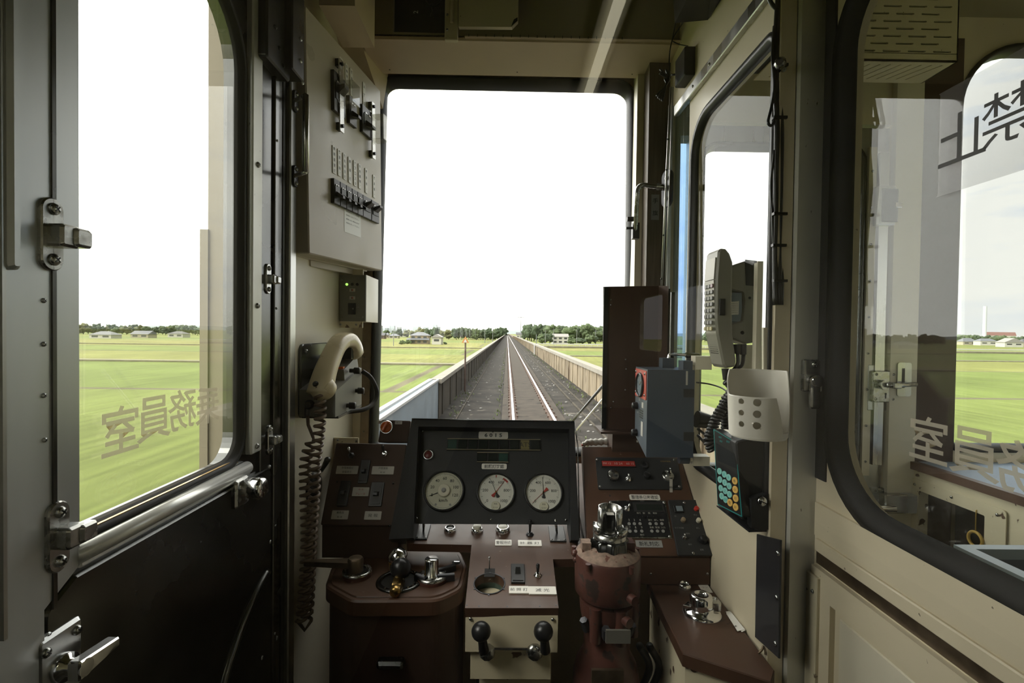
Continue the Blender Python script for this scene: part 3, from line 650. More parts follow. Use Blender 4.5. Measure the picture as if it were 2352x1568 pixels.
# ---- instrument console
IC = Frame((0, 1.28, .708), (1, 0, 0), (0, .18, .282))
ic = thing('instrument_console', 'black hooded instrument panel with three round gauges below the windscreen', 'instrument panel', (-.02, 1.33, .70))
HB = .034
out = ppoly(IC, [(946, 963), (1319, 969), (1327, 1023), (1331, 1235), (893, 1238)], HB); inn = ppoly(IC, [(961, 979), (1308, 985), (1311, 1199), (957, 1197)], HB)
U = ppoly(IC, [(946, 963), (1319, 969), (1327, 1023), (1331, 1240), (1311, 1240), (1308, 985), (961, 979), (949, 1235), (893, 1238)], HB)
m = M('black_pebble'); m.plate(IC, U, -.06, HB, holes=[[(0, .1), (.001, .1), (.001, .101)]]) if False else None
TL, TR, R1, RB, RBi, TRi, TLi, LBi, LB = U
m.box8([IC.p(*q, h) for h in (-.05, HB) for q in (LB, LBi, TLi, TL)]); m.box8([IC.p(*q, h) for h in (-.05, HB) for q in (TLi, TRi, TR, TL)]); m.box8([IC.p(*q, h) for h in (-.05, HB) for q in (RBi, RB, TR, TRi)])
m.build('hood', ic)
m = M('steel_dark'); k = [(946, 962), (1319, 968)]; e0 = IC.px(*k[0], HB); e1 = IC.px(*k[1], HB); m.tube([e0, e1], .0025, 6)
e2 = IC.px(1331, 1235, HB); e3 = IC.px(1327, 1023, HB); m.tube([e2, e3, e1], .0018, 6); m.build('edge_trim', ic)
m = M('charcoal'); f = ppoly(IC, [(950, 970), (1320, 975), (1322, 1204), (948, 1202)], 0); m.plate(IC, f, -.004, 0)
for x, y in ((970, 989), (1132, 991), (1294, 992), (957, 1190), (1128, 1193), (1300, 1194)): m.screw(IC.px(x, y, 0), IC.n, .0035)
m.build('face_plate', ic)
m = M(); label_plate(m, IC, 1099, 991, 1167, 1008, ['6 0 1 5'], base='label_cream', fill=.92, r=.006, bold=.03); m.build('number_plate', ic, 'grey plate reading 6015')
m = M(); label_plate(m, IC, 1106, 1065, 1164, 1077, ['前照灯確認'], fill=.95, r=.004, bold=.015); m.build('name_plate', ic, 'white plate reading 前照灯確認')
def lamp_strip(x0, y0, x1, y1, n, names, special):
    a0, b0 = IC.ab(x0, y1); a1, b1 = IC.ab(x1, y0); m = M('black'); m.fbox(IC, a0, b0, a1, b1, 0, .004)
    m.use('olive'); m.fbox(IC, a0, b1-.0015, a1, b1, .004, .0055); m.fbox(IC, a0, b0, a1, b0+.0015, .004, .0055)
    w_ = (a1-a0)/n
    for i in range(n):
        m.use(special.get(i, 'lens_dark')); m.fbox(IC, a0+w_*(i+.07), b0+.0028, a0+w_*(i+.93), b1-.0028, .004, .0052, .0008)
        if names[i]: m.use('ink_grey' if i not in special else 'ink'); m.text(names[i], IC, a0+w_*(i+.5), (b0+b1)/2, .0054, size=(b1-b0)*.42)
    return m
lamp_strip(1026, 1010, 1241, 1033, 9, ['', '', '', '', '', '', '', 'ATS', ''], {7: 'lens_amber', 0: 'lens_green'}).build('indicator_strip', ic)
lamp_strip(1095, 1040, 1168, 1062, 3, ['', '', ''], {2: 'lens_green'}).build('indicator_strip', ic)
m = M('chrome'); a, b = IC.ab(984, 1045); r = 12*IC.sc(984, 1045); m.ring(IC, a, b, r, r*.78, 0, .006); m.use('red_dark'); m.lathe(IC.p(a, b, 0), IC.n, [(r*.78, 0), (r*.78, .003), (r*.5, .0055), (.0005, .007)], 20); m.build('pilot_lamp', ic)
def gauge(cx, cy, rp, kind, nm):
    a, b = IC.ab(cx, cy); r = rp*IC.sc(cx, cy); g = M('black'); g.ring(IC, a, b, r*1.09, r*.99, -.001, .0085, 40)
    face = 'dial_ivory' if kind == 'speed' else 'dial'
    root = g.build(nm, ic)
    d = M(face); d.disc(IC, a, b, r, 0, .0022, 48); d.use('ink')
    def tick(ang, r0, r1, w_, mt='ink'):
        d.use(mt); t = math.radians(ang); c_, s_ = math.cos(t), math.sin(t); q = Frame(IC.p(a, b, 0), IC.u*c_ + IC.v*s_, IC.v*c_ - IC.u*s_); d.fbox(q, r*r0, -w_*r, r*r1, w_*r, .0022, .0025)
    if kind == 'speed':
        for i in range(0, 61): tick(200-220*i/60, .88 if i % 5 else .83, .95, .004)
        for i in range(61, 90): tick(200-220*i/60, .90, .94, .003)
        for v in range(0, 121, 20):
            t = math.radians(200-220*v/120); d.use('ink'); d.text(str(v), IC, a+r*.66*math.cos(t), b+r*.66*math.sin(t), .0025, size=r*.16, bold=.01)
        d.text('km/h', IC, a, b-r*.5, .0025, size=r*.17, bold=.01)
        d.use('ink_grey'); d.disc(IC, a-.38*r, b-.72*r, r*.06, .0022, .0026, 12); d.disc(IC, a+.38*r, b-.72*r, r*.06, .0022, .0026, 12); d.ring(IC, a, b, r*.90, r*.885, .0022, .0024)
    else:
        for i in range(0, 51): tick(225-270*i/50, .80 if i % 5 else .76, .88, .004 if i % 5 else .009)
        for v in range(0, 1001, 200):
            t = math.radians(225-270*v/1000); k = .60 if v in (200, 400, 600, 800) else .66; d.use('ink'); d.text(str(v), IC, a+r*k*math.cos(t), b+r*k*math.sin(t)*(1.02), .0025, size=r*.155, bold=.01)
        d.text('kPa', IC, a, b-r*.22, .0025, size=r*.11); d.use('ink_grey'); d.text('圧 力 計', IC, a, b+r*.40, .0025, size=r*.09)
        if kind == 'p1':
            for q in range(9): tick(225-270*(.61+.009*q), .80, .90, .022, 'ink_red')
            tick(90, .82, .95, .03, 'ink_red')
    d.build('dial', root)
    nd = M('ink')
    def needle(ang, ln, mt, fan=True, w_=.012):
        nd.use(mt); t = math.radians(ang); c_, s_ = math.cos(t), math.sin(t); q = Frame(IC.p(a, b, 0), IC.u*c_ + IC.v*s_, IC.v*c_ - IC.u*s_)
        nd.plate(q, [(0, -w_*r), (ln*r, -w_*r*.4), (ln*r, w_*r*.4), (0, w_*r)], .0034, .0042)
        if fan: nd.plate(q, [(0, -.015*r), (0, .015*r), (-.30*r, .10*r), (-.33*r, 0), (-.30*r, -.10*r)], .0034, .0042)
    if kind == 'speed':
        needle(201, .80, 'ink', False, .03); nd.use('dial_ivory'); nd.lathe(IC.p(a, b, .0022), IC.n, [(r*.34, 0), (r*.34, .004), (r*.30, .006), (r*.28, .0062)], 32); nd.use('ink_grey'); nd.lathe(IC.p(a, b, .0084), IC.n, [(r*.13, 0), (r*.10, .003), (r*.04, .0035)], 16)
    else:
        if kind == 'p1': needle(115, .84, 'ink'); needle(53, .84, 'ink_red')
        else: needle(93, .84, 'ink'); needle(222, .84, 'ink_red')
        nd.use('brass'); nd.disc(IC, a, b, r*.05, .0042, .006, 12)
    nd.build('needle', root)
    if kind != 'speed':
        k = M('dial_ivory'); k.disc(IC, a, b-r*.76, r*.25, .0022, .006, 28, .001); k.use('ink'); k.text('検査', IC, a, b-r*.66, .0062, size=r*.09); k.text('圧力計', IC, a, b-r*.86, .0062, size=r*.09); k.build('badge', root)
    gm = M('glass'); gm.add([IC.p(a + r*1.0*math.cos(2*math.pi*i/32), b + r*1.0*math.sin(2*math.pi*i/32), .0072) for i in range(32)], [tuple(range(32))]); gm.build('glass', root)
gauge(1020, 1127, 43, 'speed', 'speedometer'); gauge(1139, 1130, 41, 'p1', 'pressure_gauge'); gauge(1248, 1131, 41, 'p2', 'pressure_gauge')
# ---- centre desk
DF = Frame((0, 1.28, .700), (1, 0, 0), (0, .24, .040))
dk = thing('control_desk', 'glossy brown driver desk top with projecting switch box and cream front', 'control desk', (0, 1.2, 0))
ol = ppoly(DF, [(930, 1202), (1345, 1202), (1345, 1283), (1270, 1284), (1283, 1396), (1068, 1396), (1083, 1251), (935, 1248)])
hc, hd_ = DF.ab(1124, 1340); hr = 34*DF.sc(1124, 1340)
hole = [(hc + hr*math.cos(2*math.pi*i/28), hd_ + hr*math.sin(2*math.pi*i/28)) for i in range(28)]
m = M('brown'); m.plate(DF, ol, -.022, 0, holes=[hole])
for x, y in ((1072, 1392), (1100, 1394), (1165, 1395), (1240, 1394), (1278, 1392)): a, b = DF.ab(x, y); m.use('dark_bracket'); m.disc(DF, a, b+.003, .0018, 0, .0004, 8)
m.build('desk_top', dk)
m = M('black_matt'); m.disc(DF, hc, hd_, hr*1.05, -.060, -.055); m.use('dark_bracket'); m.ring(DF, hc, hd_, hr*1.08, hr, 0, .0016, 32)
a0, b0 = DF.ab(1112, 1325); a1, b1 = DF.ab(1137, 1306); m.use('black_matt'); m.fbox(DF, a0, b0, a1, b1, 0, .001); m.use('dark_bracket')
for i in range(6):
    t = 2*math.pi*(i+.5)/6; m.disc(DF, hc+hr*1.12*math.cos(t), hd_+hr*1.12*math.sin(t), .0022, 0, .0012, 8)
m.use('lens_green'); m.lathe(DF.p(hc, hd_, -.022), -DF.n, [(hr, 0), (hr, .03)], 28, cap=False); m.use('steel'); a, b = DF.ab(1124, 1306); m.tube([DF.p(a, b, 0), DF.p(a, b, .028)], .0014, 6); m.ball(DF.p(a, b, .030), .003, 8)
m.build('socket', dk)
fy = DF.p(0, ol[4][1]); xL = ol[5][0]; xR = ol[4][0]; zf = fy.z - .018
m = M('cream'); m.box((xL+.001, fy.y+.002, zf-.080), (xR-.001, fy.y+.23, zf))
for x in (xL+.012, xR-.012): m.screw(Vector((x, fy.y+.002, zf-.008)), (0, -1, 0), .004)
m.use('chrome'); m.box((xL+.03, fy.y-.001, zf-.074), (xR-.03, fy.y+.004, zf-.069)); m.build('front_box', dk)
m = M('cream_chipped'); m.box((xL+.012, fy.y+.010, zf-.145), (xR-.014, fy.y+.20, zf-.080)); m.build('lower_box', dk)
m = M('cream_chipped'); m.box((xL+.03, fy.y+.05, .05), (xR-.01, fy.y+.20, zf-.145)); m.build('plinth', dk)
for px in (1105, 1248):
    q = P(px, 1452, fy.y-.03); m = M('plastic_black'); m.ball(q + Vector((0, 0, .002)), .0205, 20, (1, 1, .95)); m.cyl(q + Vector((.002, 0, -.012)), q + Vector((.006, .015, -.048)), .009, .011); m.build('knob', dk, 'round black knob')
for px in (1119, 1228):
    q = P(px, 1494, fy.y+.004); m = M('worn_chrome'); n_ = 8; R = .0185; vs = []
    m.lathe(q, (0, -1, .1), [(R*.6, -.004), (R*.95, .002), (R, .006), (R*.8, .013), (R*.3, .015), (.002, .0155)], 10); m.build('thumb_screw', dk)
m = M('brown_dull'); m.box((xL+.01, 1.31, .05), (.13, 1.62, .66)); m.build('desk_body', dk)
def lever_switch(px, py, bx0, by0, bx1, by1):
    a0, b0 = DF.ab(bx0, by1); a1, b1 = DF.ab(bx1, by0); m = M('plastic_black'); m.fbox(DF, a0, b0, a1, b1, 0, .004, .001)
    for x, y in ((a0+.004, b0+.006), (a1-.004, b0+.006)): m.screw(DF.p(x, y, .004), DF.n, .0025)
    m.use('label_cream'); m.text('入 切', DF, (a0+a1)/2, b0+.004, .0042, size=.003)
    a, b = (a0+a1)/2, (b0+b1)/2; m.use('worn_chrome'); top = P(px, py, (DF.p(a, b)).y - .0); m.tube([DF.p(a, b, .002), DF.p(a, b, .002).lerp(top, .5), top], .0035, 10, rad=[.0025, .0035, .0042]); m.ball(top, .0042, 10); return m
lever_switch(974, 1190, 954, 1206, 990, 1240).build('lever_switch', dk); lever_switch(1276, 1194, 1264, 1210, 1294, 1245).build('lever_switch', dk)
def push(px, py, rp, cap, ch=.004, raised=0):
    a, b = DF.ab(px, py); r = rp*DF.sc(px, py); m = M('chrome'); m.lathe(DF.p(a, b, 0), DF.n, [(r, 0), (r, .004), (r*.82, .011+raised), (r*.72, .012+raised), (r*.70, .006)], 28, cap=False); m.use(cap); m.lathe(DF.p(a, b, .004), DF.n, [(r*.70, 0), (r*.70, ch+raised), (r*.6, ch+raised+.0012), (.0004, ch+raised+.0015)], 24); return m
push(1034, 1219, 14, 'lens_dark').build('push_button', dk); push(1096, 1220, 14, 'cream_btn', .013).build('push_button', dk, 'push button with raised cream cap'); push(1155, 1220, 17, 'cream_btn', .006, .004).build('push_button', dk, 'larger ringed button with white cap')
toggle(DF, 1217, 1228, .042, .0038, 'plastic_black', 'dark_bracket', (0, -.05), s=1.1).build('toggle_switch', dk)
m = M(); label_plate(m, DF, 1137, 1240, 1175, 1253, ['警報持続']); m.build('name_plate', dk); m = M(); label_plate(m, DF, 1190, 1241, 1243, 1254, ['計 器 灯']); m.build('name_plate', dk)
rocker(DF, 1174, 1298, 1204, 1341).build('rocker_switch', dk); toggle(DF, 1235, 1322, .026, .0036, 'plastic_black', 'chrome', (0, .1), s=1.05).build('toggle_switch', dk)
m = M(); label_plate(m, DF, 1169, 1348, 1214, 1364, ['前 照 灯'], th=.003); m.build('name_plate', dk); m = M(); label_plate(m, DF, 1215, 1349, 1276, 1366, ['減 光'], th=.003); m.build('name_plate', dk)
# ---- master controller on the left of the desk
MZ = .640; MF = FZ(MZ)
mc = thing('master_controller', 'brown rounded controller case with handles left of the desk', 'master controller', (-.26, 1.2, 0))
ol = ppoly(MF, [(808, 1262), (1058, 1265), (1074, 1300), (1062, 1352), (1008, 1379), (806, 1380), (746, 1345), (762, 1300)])
olr = rpoly(ol, [.02, .02, .03, .05, .06, .05, .05, .05], 5)
m = M('brown'); m.plate(MF, olr, -.035, 0, .004); cx = sum(p[0] for p in olr)/len(olr); cy = sum(p[1] for p in olr)/len(olr)
m.use('brown'); i2 = [((x-cx)*.94+cx, (y-cy)*.90+cy) for x, y in olr]; m.plate(MF, i2, 0, .003, .002)
a, b = MF.ab(1048, 1294); m.use('black_matt'); m.lathe(MF.p(a, b, 0), (0, 0, 1), [(.011, .003), (.011, .0036)], 16); m.use('chrome'); m.fbox(MF, a-.006, b-.002, a+.008, b+.002, .0036, .006); m.build('top_cover', mc)
m = M('brown_dull'); i3 = [((x-cx)*.95+cx, (y-cy)*.92+cy) for x, y in olr]; m.plate(FZ(0), i3, .0, MZ-.035); m.use('steel_dark'); q = P(900, 1512, 1.10); m.plate(FY(1.105), rrect(q.x-.03, q.z-.012, q.x+.03, q.z+.006, .006), 0, .03, .006); m.build('case', mc)
# left handle
a, b = MF.ab(820, 1324); R_ = 33*MF.sc(820, 1320); m = M('oxide'); m.lathe(MF.p(a, b, 0), (0, 0, 1), [(R_*1.02, 0), (R_*.98, .012)], 28); m.use('worn_chrome'); m.lathe(MF.p(a, b, .012), (0, 0, 1), [(R_*.98, 0), (R_*.98, .004), (R_*.7, .005), (R_*.7, 0)], 28); m.use('black'); m.disc(MF, a, b, R_*.7, .011, .014)
m.use('ink')
for i in range(12): t = 2*math.pi*i/12; m.disc(MF, a+R_*.84*math.cos(t), b+R_*.84*math.sin(t), .0012, .0168, .0173, 6)
m.build('index_ring', mc)
m = M('bronze'); m.lathe(MF.p(a-.004, b, .010), (0, 0, 1), [(.019, 0), (.019, .034), (.016, .038)], 24); hb_ = MF.p(a-.004, b, .040)
m.box8([hb_+Vector((-.125, -.007, -.012)), hb_+Vector((0, -.015, -.014)), hb_+Vector((0, .015, -.014)), hb_+Vector((-.125, .009, -.012)), hb_+Vector((-.125, -.006, -.001)), hb_+Vector((0, -.014, 0)), hb_+Vector((0, .014, 0)), hb_+Vector((-.125, .008, -.001))])
m.use('ink'); m.box((hb_.x-.015, hb_.y-.0008, hb_.z), (hb_.x+.013, hb_.y+.0008, hb_.z+.0004)); m.build('reverser_handle', mc)
# main handle
a, b = MF.ab(917, 1338); R_ = 52*MF.sc(917, 1335); m = M('steel_dark'); m.lathe(MF.p(a, b, 0), (0, 0, 1), [(R_, 0), (R_, .006), (R_*.96, .008), (R_*.78, .008), (R_*.76, .003)], 36); m.use('bronze')
for i in range(14): t = math.radians(-120+17*i); m.disc(MF, a+R_*.86*math.cos(t), b+R_*.86*math.sin(t), .002, .008, .0095, 8)
m.use('black_matt'); m.disc(MF, a, b, R_*.76, .0, .004, 32); m.build('notch_ring', mc)
m = M('brass'); q = MF.p(a, b+.03, 0); tp = P(914, 1275, q.y); m.tube([q, Vector((tp.x, q.y, (q.z+tp.z)/2)), Vector((tp.x, q.y, tp.z-.004))], .02, 20, rad=[.020, .022, .023]); m.use('chrome'); m.ball((tp.x, q.y, tp.z-.004), .0245, 20, (1, 1, .9)); m.build('handle_post', mc)
m = M('plastic_black'); q2 = MF.p(a+.004, b-.01, .0); kz = P(920, 1305, q2.y); m.ball(kz, .0245, 24); m.cyl((q2.x, q2.y-.005, q2.z+.01), (q2.x, q2.y, kz.z-.015), .014, .011); m.build('handle_knob', mc)
m = M('brass'); e1 = P(922, 1352, q2.y-.03); e2 = P(923, 1366, q2.y-.05); m.box8([Vector((q2.x-.013, q2.y-.045, MZ+.008)), Vector((q2.x+.013, q2.y-.045, MZ+.008)), Vector((q2.x+.013, q2.y+.0, MZ+.008)), Vector((q2.x-.013, q2.y, MZ+.008)), Vector((q2.x-.010, q2.y-.042, MZ+.022)), Vector((q2.x+.010, q2.y-.042, MZ+.022)), Vector((q2.x+.011, q2.y, MZ+.030)), Vector((q2.x-.011, q2.y, MZ+.030))])
m.lathe(Vector((q2.x+.001, q2.y-.040, MZ+.015)), (0, -1, -.15), [(.008, 0), (.012, .004), (.0125, .018), (.010, .022), (.002, .0225)], 20); m.build('trigger', mc)
# chrome reverser key
a, b = MF.ab(993, 1334); R_ = 34*MF.sc(993, 1330); m = M('oxide'); m.lathe(MF.p(a, b, 0), (0, 0, 1), [(R_*1.02, 0), (R_, .010)], 28); m.use('worn_chrome'); m.lathe(MF.p(a, b, .010), (0, 0, 1), [(R_*.98, 0), (R_*.98, .005), (R_*.62, .006)], 28)
m.use('ink')
for i in range(10): t = 2*math.pi*(i+.3)/10; m.disc(MF, a+R_*.8*math.cos(t), b+R_*.8*math.sin(t), .0014, .0158, .0163, 6)
m.use('dark_bracket')
for (x0, y0, x1, y1) in ((1005, 1325, 1045, 1312), (1005, 1338, 1044, 1335), (980, 1345, 955, 1335)):
    s0 = MF.ab(x0, y0); s1 = MF.ab(x1, y1); d_ = Vector((s1[0]-s0[0], s1[1]-s0[1])); d_.normalize(); nn = Vector((-d_.y, d_.x))*.006
    m.plate(MF, [(s0[0]-nn.x, s0[1]-nn.y), (s1[0]-nn.x, s1[1]-nn.y), (s1[0]+nn.x, s1[1]+nn.y), (s0[0]+nn.x, s0[1]+nn.y)], .004, .020, .002)
m.build('key_base', mc)
m = M('chrome'); kp = P(990, 1292, MF.p(a, b).y); m.lathe(MF.p(a-.002, b, .014), (0, 0, 1), [(.020, 0), (.0195, .004), (.0165, .006), (.0165, .040), (.0155, .042), (.0004, .042)], 28)
q = MF.p(a-.002, b, .0562); m.use('ink'); m.box((q.x-.012, q.y-.0008, q.z), (q.x+.012, q.y+.0008, q.z+.0003)); m.add([q+Vector((-.014, 0, .0003)), q+Vector((-.008, .003, .0003)), q+Vector((-.008, -.003, .0003))], [(0, 1, 2)]); m.build('reverser_key', mc)
# ---- left switch console
SF = Frame((-.40, 1.28, .743), (1, 0, 0), (0, .12, .192))
sw = thing('switch_console', 'brown sloping switch box with black breakers left of the gauges', 'switch box', (-.37, 1.33, .65))
ol = ppoly(SF, [(772, 1016), (934, 1020), (912, 1207), (736, 1205)]); m = M('brown_dull'); m.plate(SF, rpoly(ol, .004, 3), -.14, 0, .002); yy = SF.p(0, 0).y
q0 = P(740, 1206, 1.285); q1 = P(915, 1208, 1.285); m.box((q0.x, 1.285, .645), (q1.x, 1.45, .745)); m.build('housing', sw)
toggle(SF, 807, 1046, .026, .0028, 'chrome', 'dark_bracket', (-.1, .5)).build('toggle_switch', sw); toggle(SF, 883, 1042, .030, .0036, 'plastic_black', 'chrome', (0, .4), s=1.05).build('toggle_switch', sw)
for bx in ((822, 1057, 852, 1110), (773, 1105, 807, 1162), (846, 1108, 884, 1163)): rocker(SF, *bx, up=False).build('rocker_switch', sw)
for bx, tx, ik in (((771, 1070, 824, 1088), ['発電機電圧', '発電表示'], 'ink'), ((853, 1071, 906, 1089), ['戸閉連動', '短 絡'], 'ink'), ((808, 1119, 849, 1139), ['保 安', 'ブレーキ'], 'ink_red'), ((760, 1172, 802, 1192), ['乗務員', '無 線'], 'ink'), ((836, 1174, 877, 1193), ['発 報'], 'ink')):
    m = M(); label_plate(m, SF, *bx, tx, base='label_cream', ink=ik, fill=.75); m.build('name_plate', sw, 'cream plate with red lettering' if ik == 'ink_red' else None)
m = M()
for x, y in ((774, 1106), (903, 1110), (895, 1207)): m.screw(SF.px(x, y), SF.n, .003, 'steel_dark')
m.build('fixing_screws', sw)['kind'] = 'stuff'
m = M('cream_chipped'); m.box8([P(740, 1210, 1.50), P(772, 1020, 1.50), P(776, 1004, 1.50), P(736, 1205, 1.50), P(740, 1210, 1.495), P(772, 1020, 1.495), P(776, 1004, 1.495), P(736, 1205, 1.495)]) if False else None
# orange knob box
kb = thing('knob_box', 'small brown box with an orange rotary knob in the windscreen corner', 'switch box', (-.36, 1.47, .93))
KF = Frame((0, 1.44, .93), (1, 0, 0), (0, .03, .12)); ol = ppoly(KF, [(876, 964), (943, 966), (937, 1016), (868, 1016)]); m = M('brown_dull'); m.plate(KF, rpoly(ol, .004, 3), -.10, 0, .002)
m.build('housing', kb); a, b = KF.ab(888, 981); r = 15.5*KF.sc(888, 981); m = M('chrome'); m.lathe(KF.p(a, b, 0), KF.n, [(r, 0), (r, .005), (r*.86, .008), (r*.80, .004)], 28, cap=False); m.build('bezel', kb)
m = M('orange'); m.lathe(KF.p(a, b, 0), KF.n, [(r*.8, 0), (r*.8, .009), (r*.7, .011), (.0004, .011)], 24); t = math.radians(62); q = Frame(KF.p(a-.001, b+.003, .011), KF.u*math.cos(t)+KF.v*math.sin(t)*-1, KF.v); q = Frame(KF.p(a, b+.002, 0), KF.u*.88-KF.v*.47, KF.v*.88+KF.u*.47)
m.plate(q, [(-.004, -.016), (.004, -.016), (.003, .017), (-.003, .017)], .010, .026, .002); m.build('rotary_knob', kb)
m = M(); label_plate(m, KF, 868, 966, 884, 973, ['開 放'], base='label_cream'); m.build('name_plate', kb); m = M(); label_plate(m, KF, 907, 967, 924, 974, ['投 入'], base='label_cream'); m.build('name_plate', kb)
# ---- right console
RCF = Frame((0, 1.20, .70), (1, 0, 0), (0, .24, .21))
rc = thing('fare_console', 'brown sloping console with ticket keypad and radio panel right of the gauges', 'console', (.38, 1.3, .60))
ol = ppoly(RCF, [(1337, 1025), (1582, 1027), (1641, 1277), (1352, 1277)]); ol = [(min(x, .517), y) for x, y in ol]
m = M('brown'); m.plate(RCF, ol, -.03, 0, .002); q0 = RCF.p(ol[3][0], ol[3][1]); m.box8([(q0.x, q0.y+.004, .625), (.517, q0.y+.004, .625), (.517, 1.60, .625), (q0.x, 1.60, .625), (q0.x, q0.y+.004, q0.z-.004), (.517, q0.y+.004, q0.z-.004), (.517, 1.60, .82), (q0.x, 1.60, .82)])
for x, y in ((1401, 1138), (1600, 1137), (1495, 1317), (1625, 1317)):
    if y < 1200: a, b = RCF.ab(x, y); m.use('black_matt'); m.disc(RCF, a, b, .0024, 0, .0005, 10)
    else: m.screw(P(x, y, q0.y+.004), (0, -1, 0), .003)
m.build('housing', rc)
m = M('charcoal'); m.plate(RCF, rpoly(ppoly(RCF, [(1367, 1051), (1555, 1053), (1567, 1125), (1374, 1125)]), .005, 4), 0, .004, .001)
for x, y in ((1371, 1056), (1548, 1056), (1378, 1117), (1560, 1117)): m.screw(RCF.px(x, y, .004), RCF.n, .0032)
a, b = RCF.ab(1479, 1069); m.use('black_matt'); m.ring(RCF, a, b, .013, .007, .004, .009); m.use('brass'); m.text('CONTROL', RCF, *RCF.ab(1528, 1061), .0042, width=.03); m.build('radio_plate', rc)
m = M('black'); a0, b0 = RCF.ab(1381, 1075); a1, b1 = RCF.ab(1458, 1060); m.fbox(RCF, a0, b0, a1, b1, .004, .007); m.use('led_red'); m.fbox(RCF, a0+.003, b0+.003, a1-.003, b1-.003, .007, .0073)
m.use('label_cream')
for i, t in enumerate(('PM 12', '10 24', '60 15')): m.text(t, RCF, a0+(a1-a0)*(.17+.33*i), (b0+b1)/2, .0075, width=(a1-a0)*.22)
m.build('display', rc)
a, b = RCF.ab(1407, 1096); m = M('worn_chrome'); R_ = .0155
vs = []; m.lathe(RCF.p(a, b, .004), RCF.n, [(R_, 0), (R_, .010), (R_*.92, .014), (R_*.88, .0145), (.0004, .0147)], 26); m.use('steel_dark')
for i in range(20): t = 2*math.pi*i/20; m.fbox(Frame(RCF.p(a, b, 0), RCF.u*math.cos(t)+RCF.v*math.sin(t), RCF.v*math.cos(t)-RCF.u*math.sin(t)), R_*.98, -.0008, R_*1.05, .0008, .004, .011)
m.build('volume_knob', rc)
toggle(RCF, 1443, 1100, .014, .0025, 'chrome', 'chrome', (0, .4), h=.004).build('toggle_switch', rc)
m = M('plastic_black'); a, b = RCF.ab(1484, 1096); m.lathe(RCF.p(a, b, .004), RCF.n, [(.010, 0), (.010, .010), (.008, .012), (.0004, .0122)], 20); m.build('dark_knob', rc)
kl = M('worn_chrome'); a, b = RCF.ab(1533, 1095); kl.lathe(RCF.p(a, b, .004), RCF.n, [(.017, 0), (.017, .004), (.013, .006), (.008, .006), (.006, .011)], 24); kl.use('chrome'); kl.fbox(RCF, a-.0015, b-.005, a+.0015, b+.005, .011, .028); kl.lathe(RCF.p(a, b, .030)+RCF.u*-.002, RCF.u, [(.009, 0), (.009, .003)], 16)
kl.build('key_switch', rc)
m = M('label_cream'); tq = RCF.px(1540, 1100, .026); fr = FY(tq.y); aa, bb = fr.ab(1540, 1115); m.plate(fr, [(aa-.002, bb-.032), (aa+.006, bb-.036), (aa+.005, bb+.018), (aa-.003, bb+.020)], 0, .002); m.use('ink'); m.text('運転', fr, aa+.001, bb-.004, .0022, size=.006); m.build('key_tag', rc)
m = M(); label_plate(m, RCF, 1447, 1136, 1514, 1148, ['整理券日時確認'], fill=.95, r=.004, bold=.01); m.build('name_plate', rc, 'white plate reading 整理券日時確認')
m = M(); label_plate(m, RCF, 1462, 1241, 1519, 1257, ['新札対応'], fill=.9, bold=.01, base='ink_grey', r=.0005); m.build('name_plate', rc, 'grey sticker reading 新札対応')
# keypad plate
kp_ = ppoly(RCF, [(1397, 1150), (1528, 1150), (1544, 1237), (1404, 1237)]); m = M('worn_chrome'); m.plate(RCF, kp_, 0, .003, .001); cx = sum(x for x, y in kp_)/4; cy = sum(y for x, y in kp_)/4
m.use('plastic_black'); m.plate(RCF, [((x-cx)*.955+cx, (y-cy)*.93+cy) for x, y in kp_], .003, .005)
for x, y in ((1402, 1154), (1525, 1154), (1538, 1232)): m.screw(RCF.px(x, y, .005), RCF.n, .0040)
m.use('black_matt'); a0, b0 = RCF.ab(1456, 1178); a1, b1 = RCF.ab(1520, 1157); m.fbox(RCF, a0, b0, a1, b1, .005, .008); m.use('lens_dark'); m.fbox(RCF, a0+.008, b0+.004, a1-.004, b1-.006, .008, .0083)
m.build('ticket_keypad', rc)
kk = bpy.data.objects['ticket_keypad']
for (x, y, t) in ((1444, 1198, '2'), (1456, 1198, '3'), (1469, 1198, '4'), (1492, 1198, '送り'), (1506, 1198, '戻し'), (1519, 1198, '復帰'), (1446, 1215, '7'), (1459, 1215, '8'), (1473, 1215, '9'), (1496, 1215, '系統'), (1509, 1215, '取消'), (1522, 1215, '入力'), (1474, 1232, '発行'), (1466, 1182, '発行'), (1478, 1182, '駅'), (1490, 1182, '機'), (1503, 1182, '範囲')):
    m = M('key_grey' if y > 1185 else 'plastic_black'); a, b = RCF.ab(x, y+7); m.disc(RCF, a, b, .0042, .005, .007, 10) if y < 1230 else None
    m.use('label_cream'); m.text(t, RCF, *RCF.ab(x, y-2), .0053, size=.0058 if len(t) == 1 else .0052); m.build('key', kk)
toggle(RCF, 1440, 1168, .012, .0024, 'chrome', 'chrome', (.5, .4), h=.005).build('mode_switch', rc)
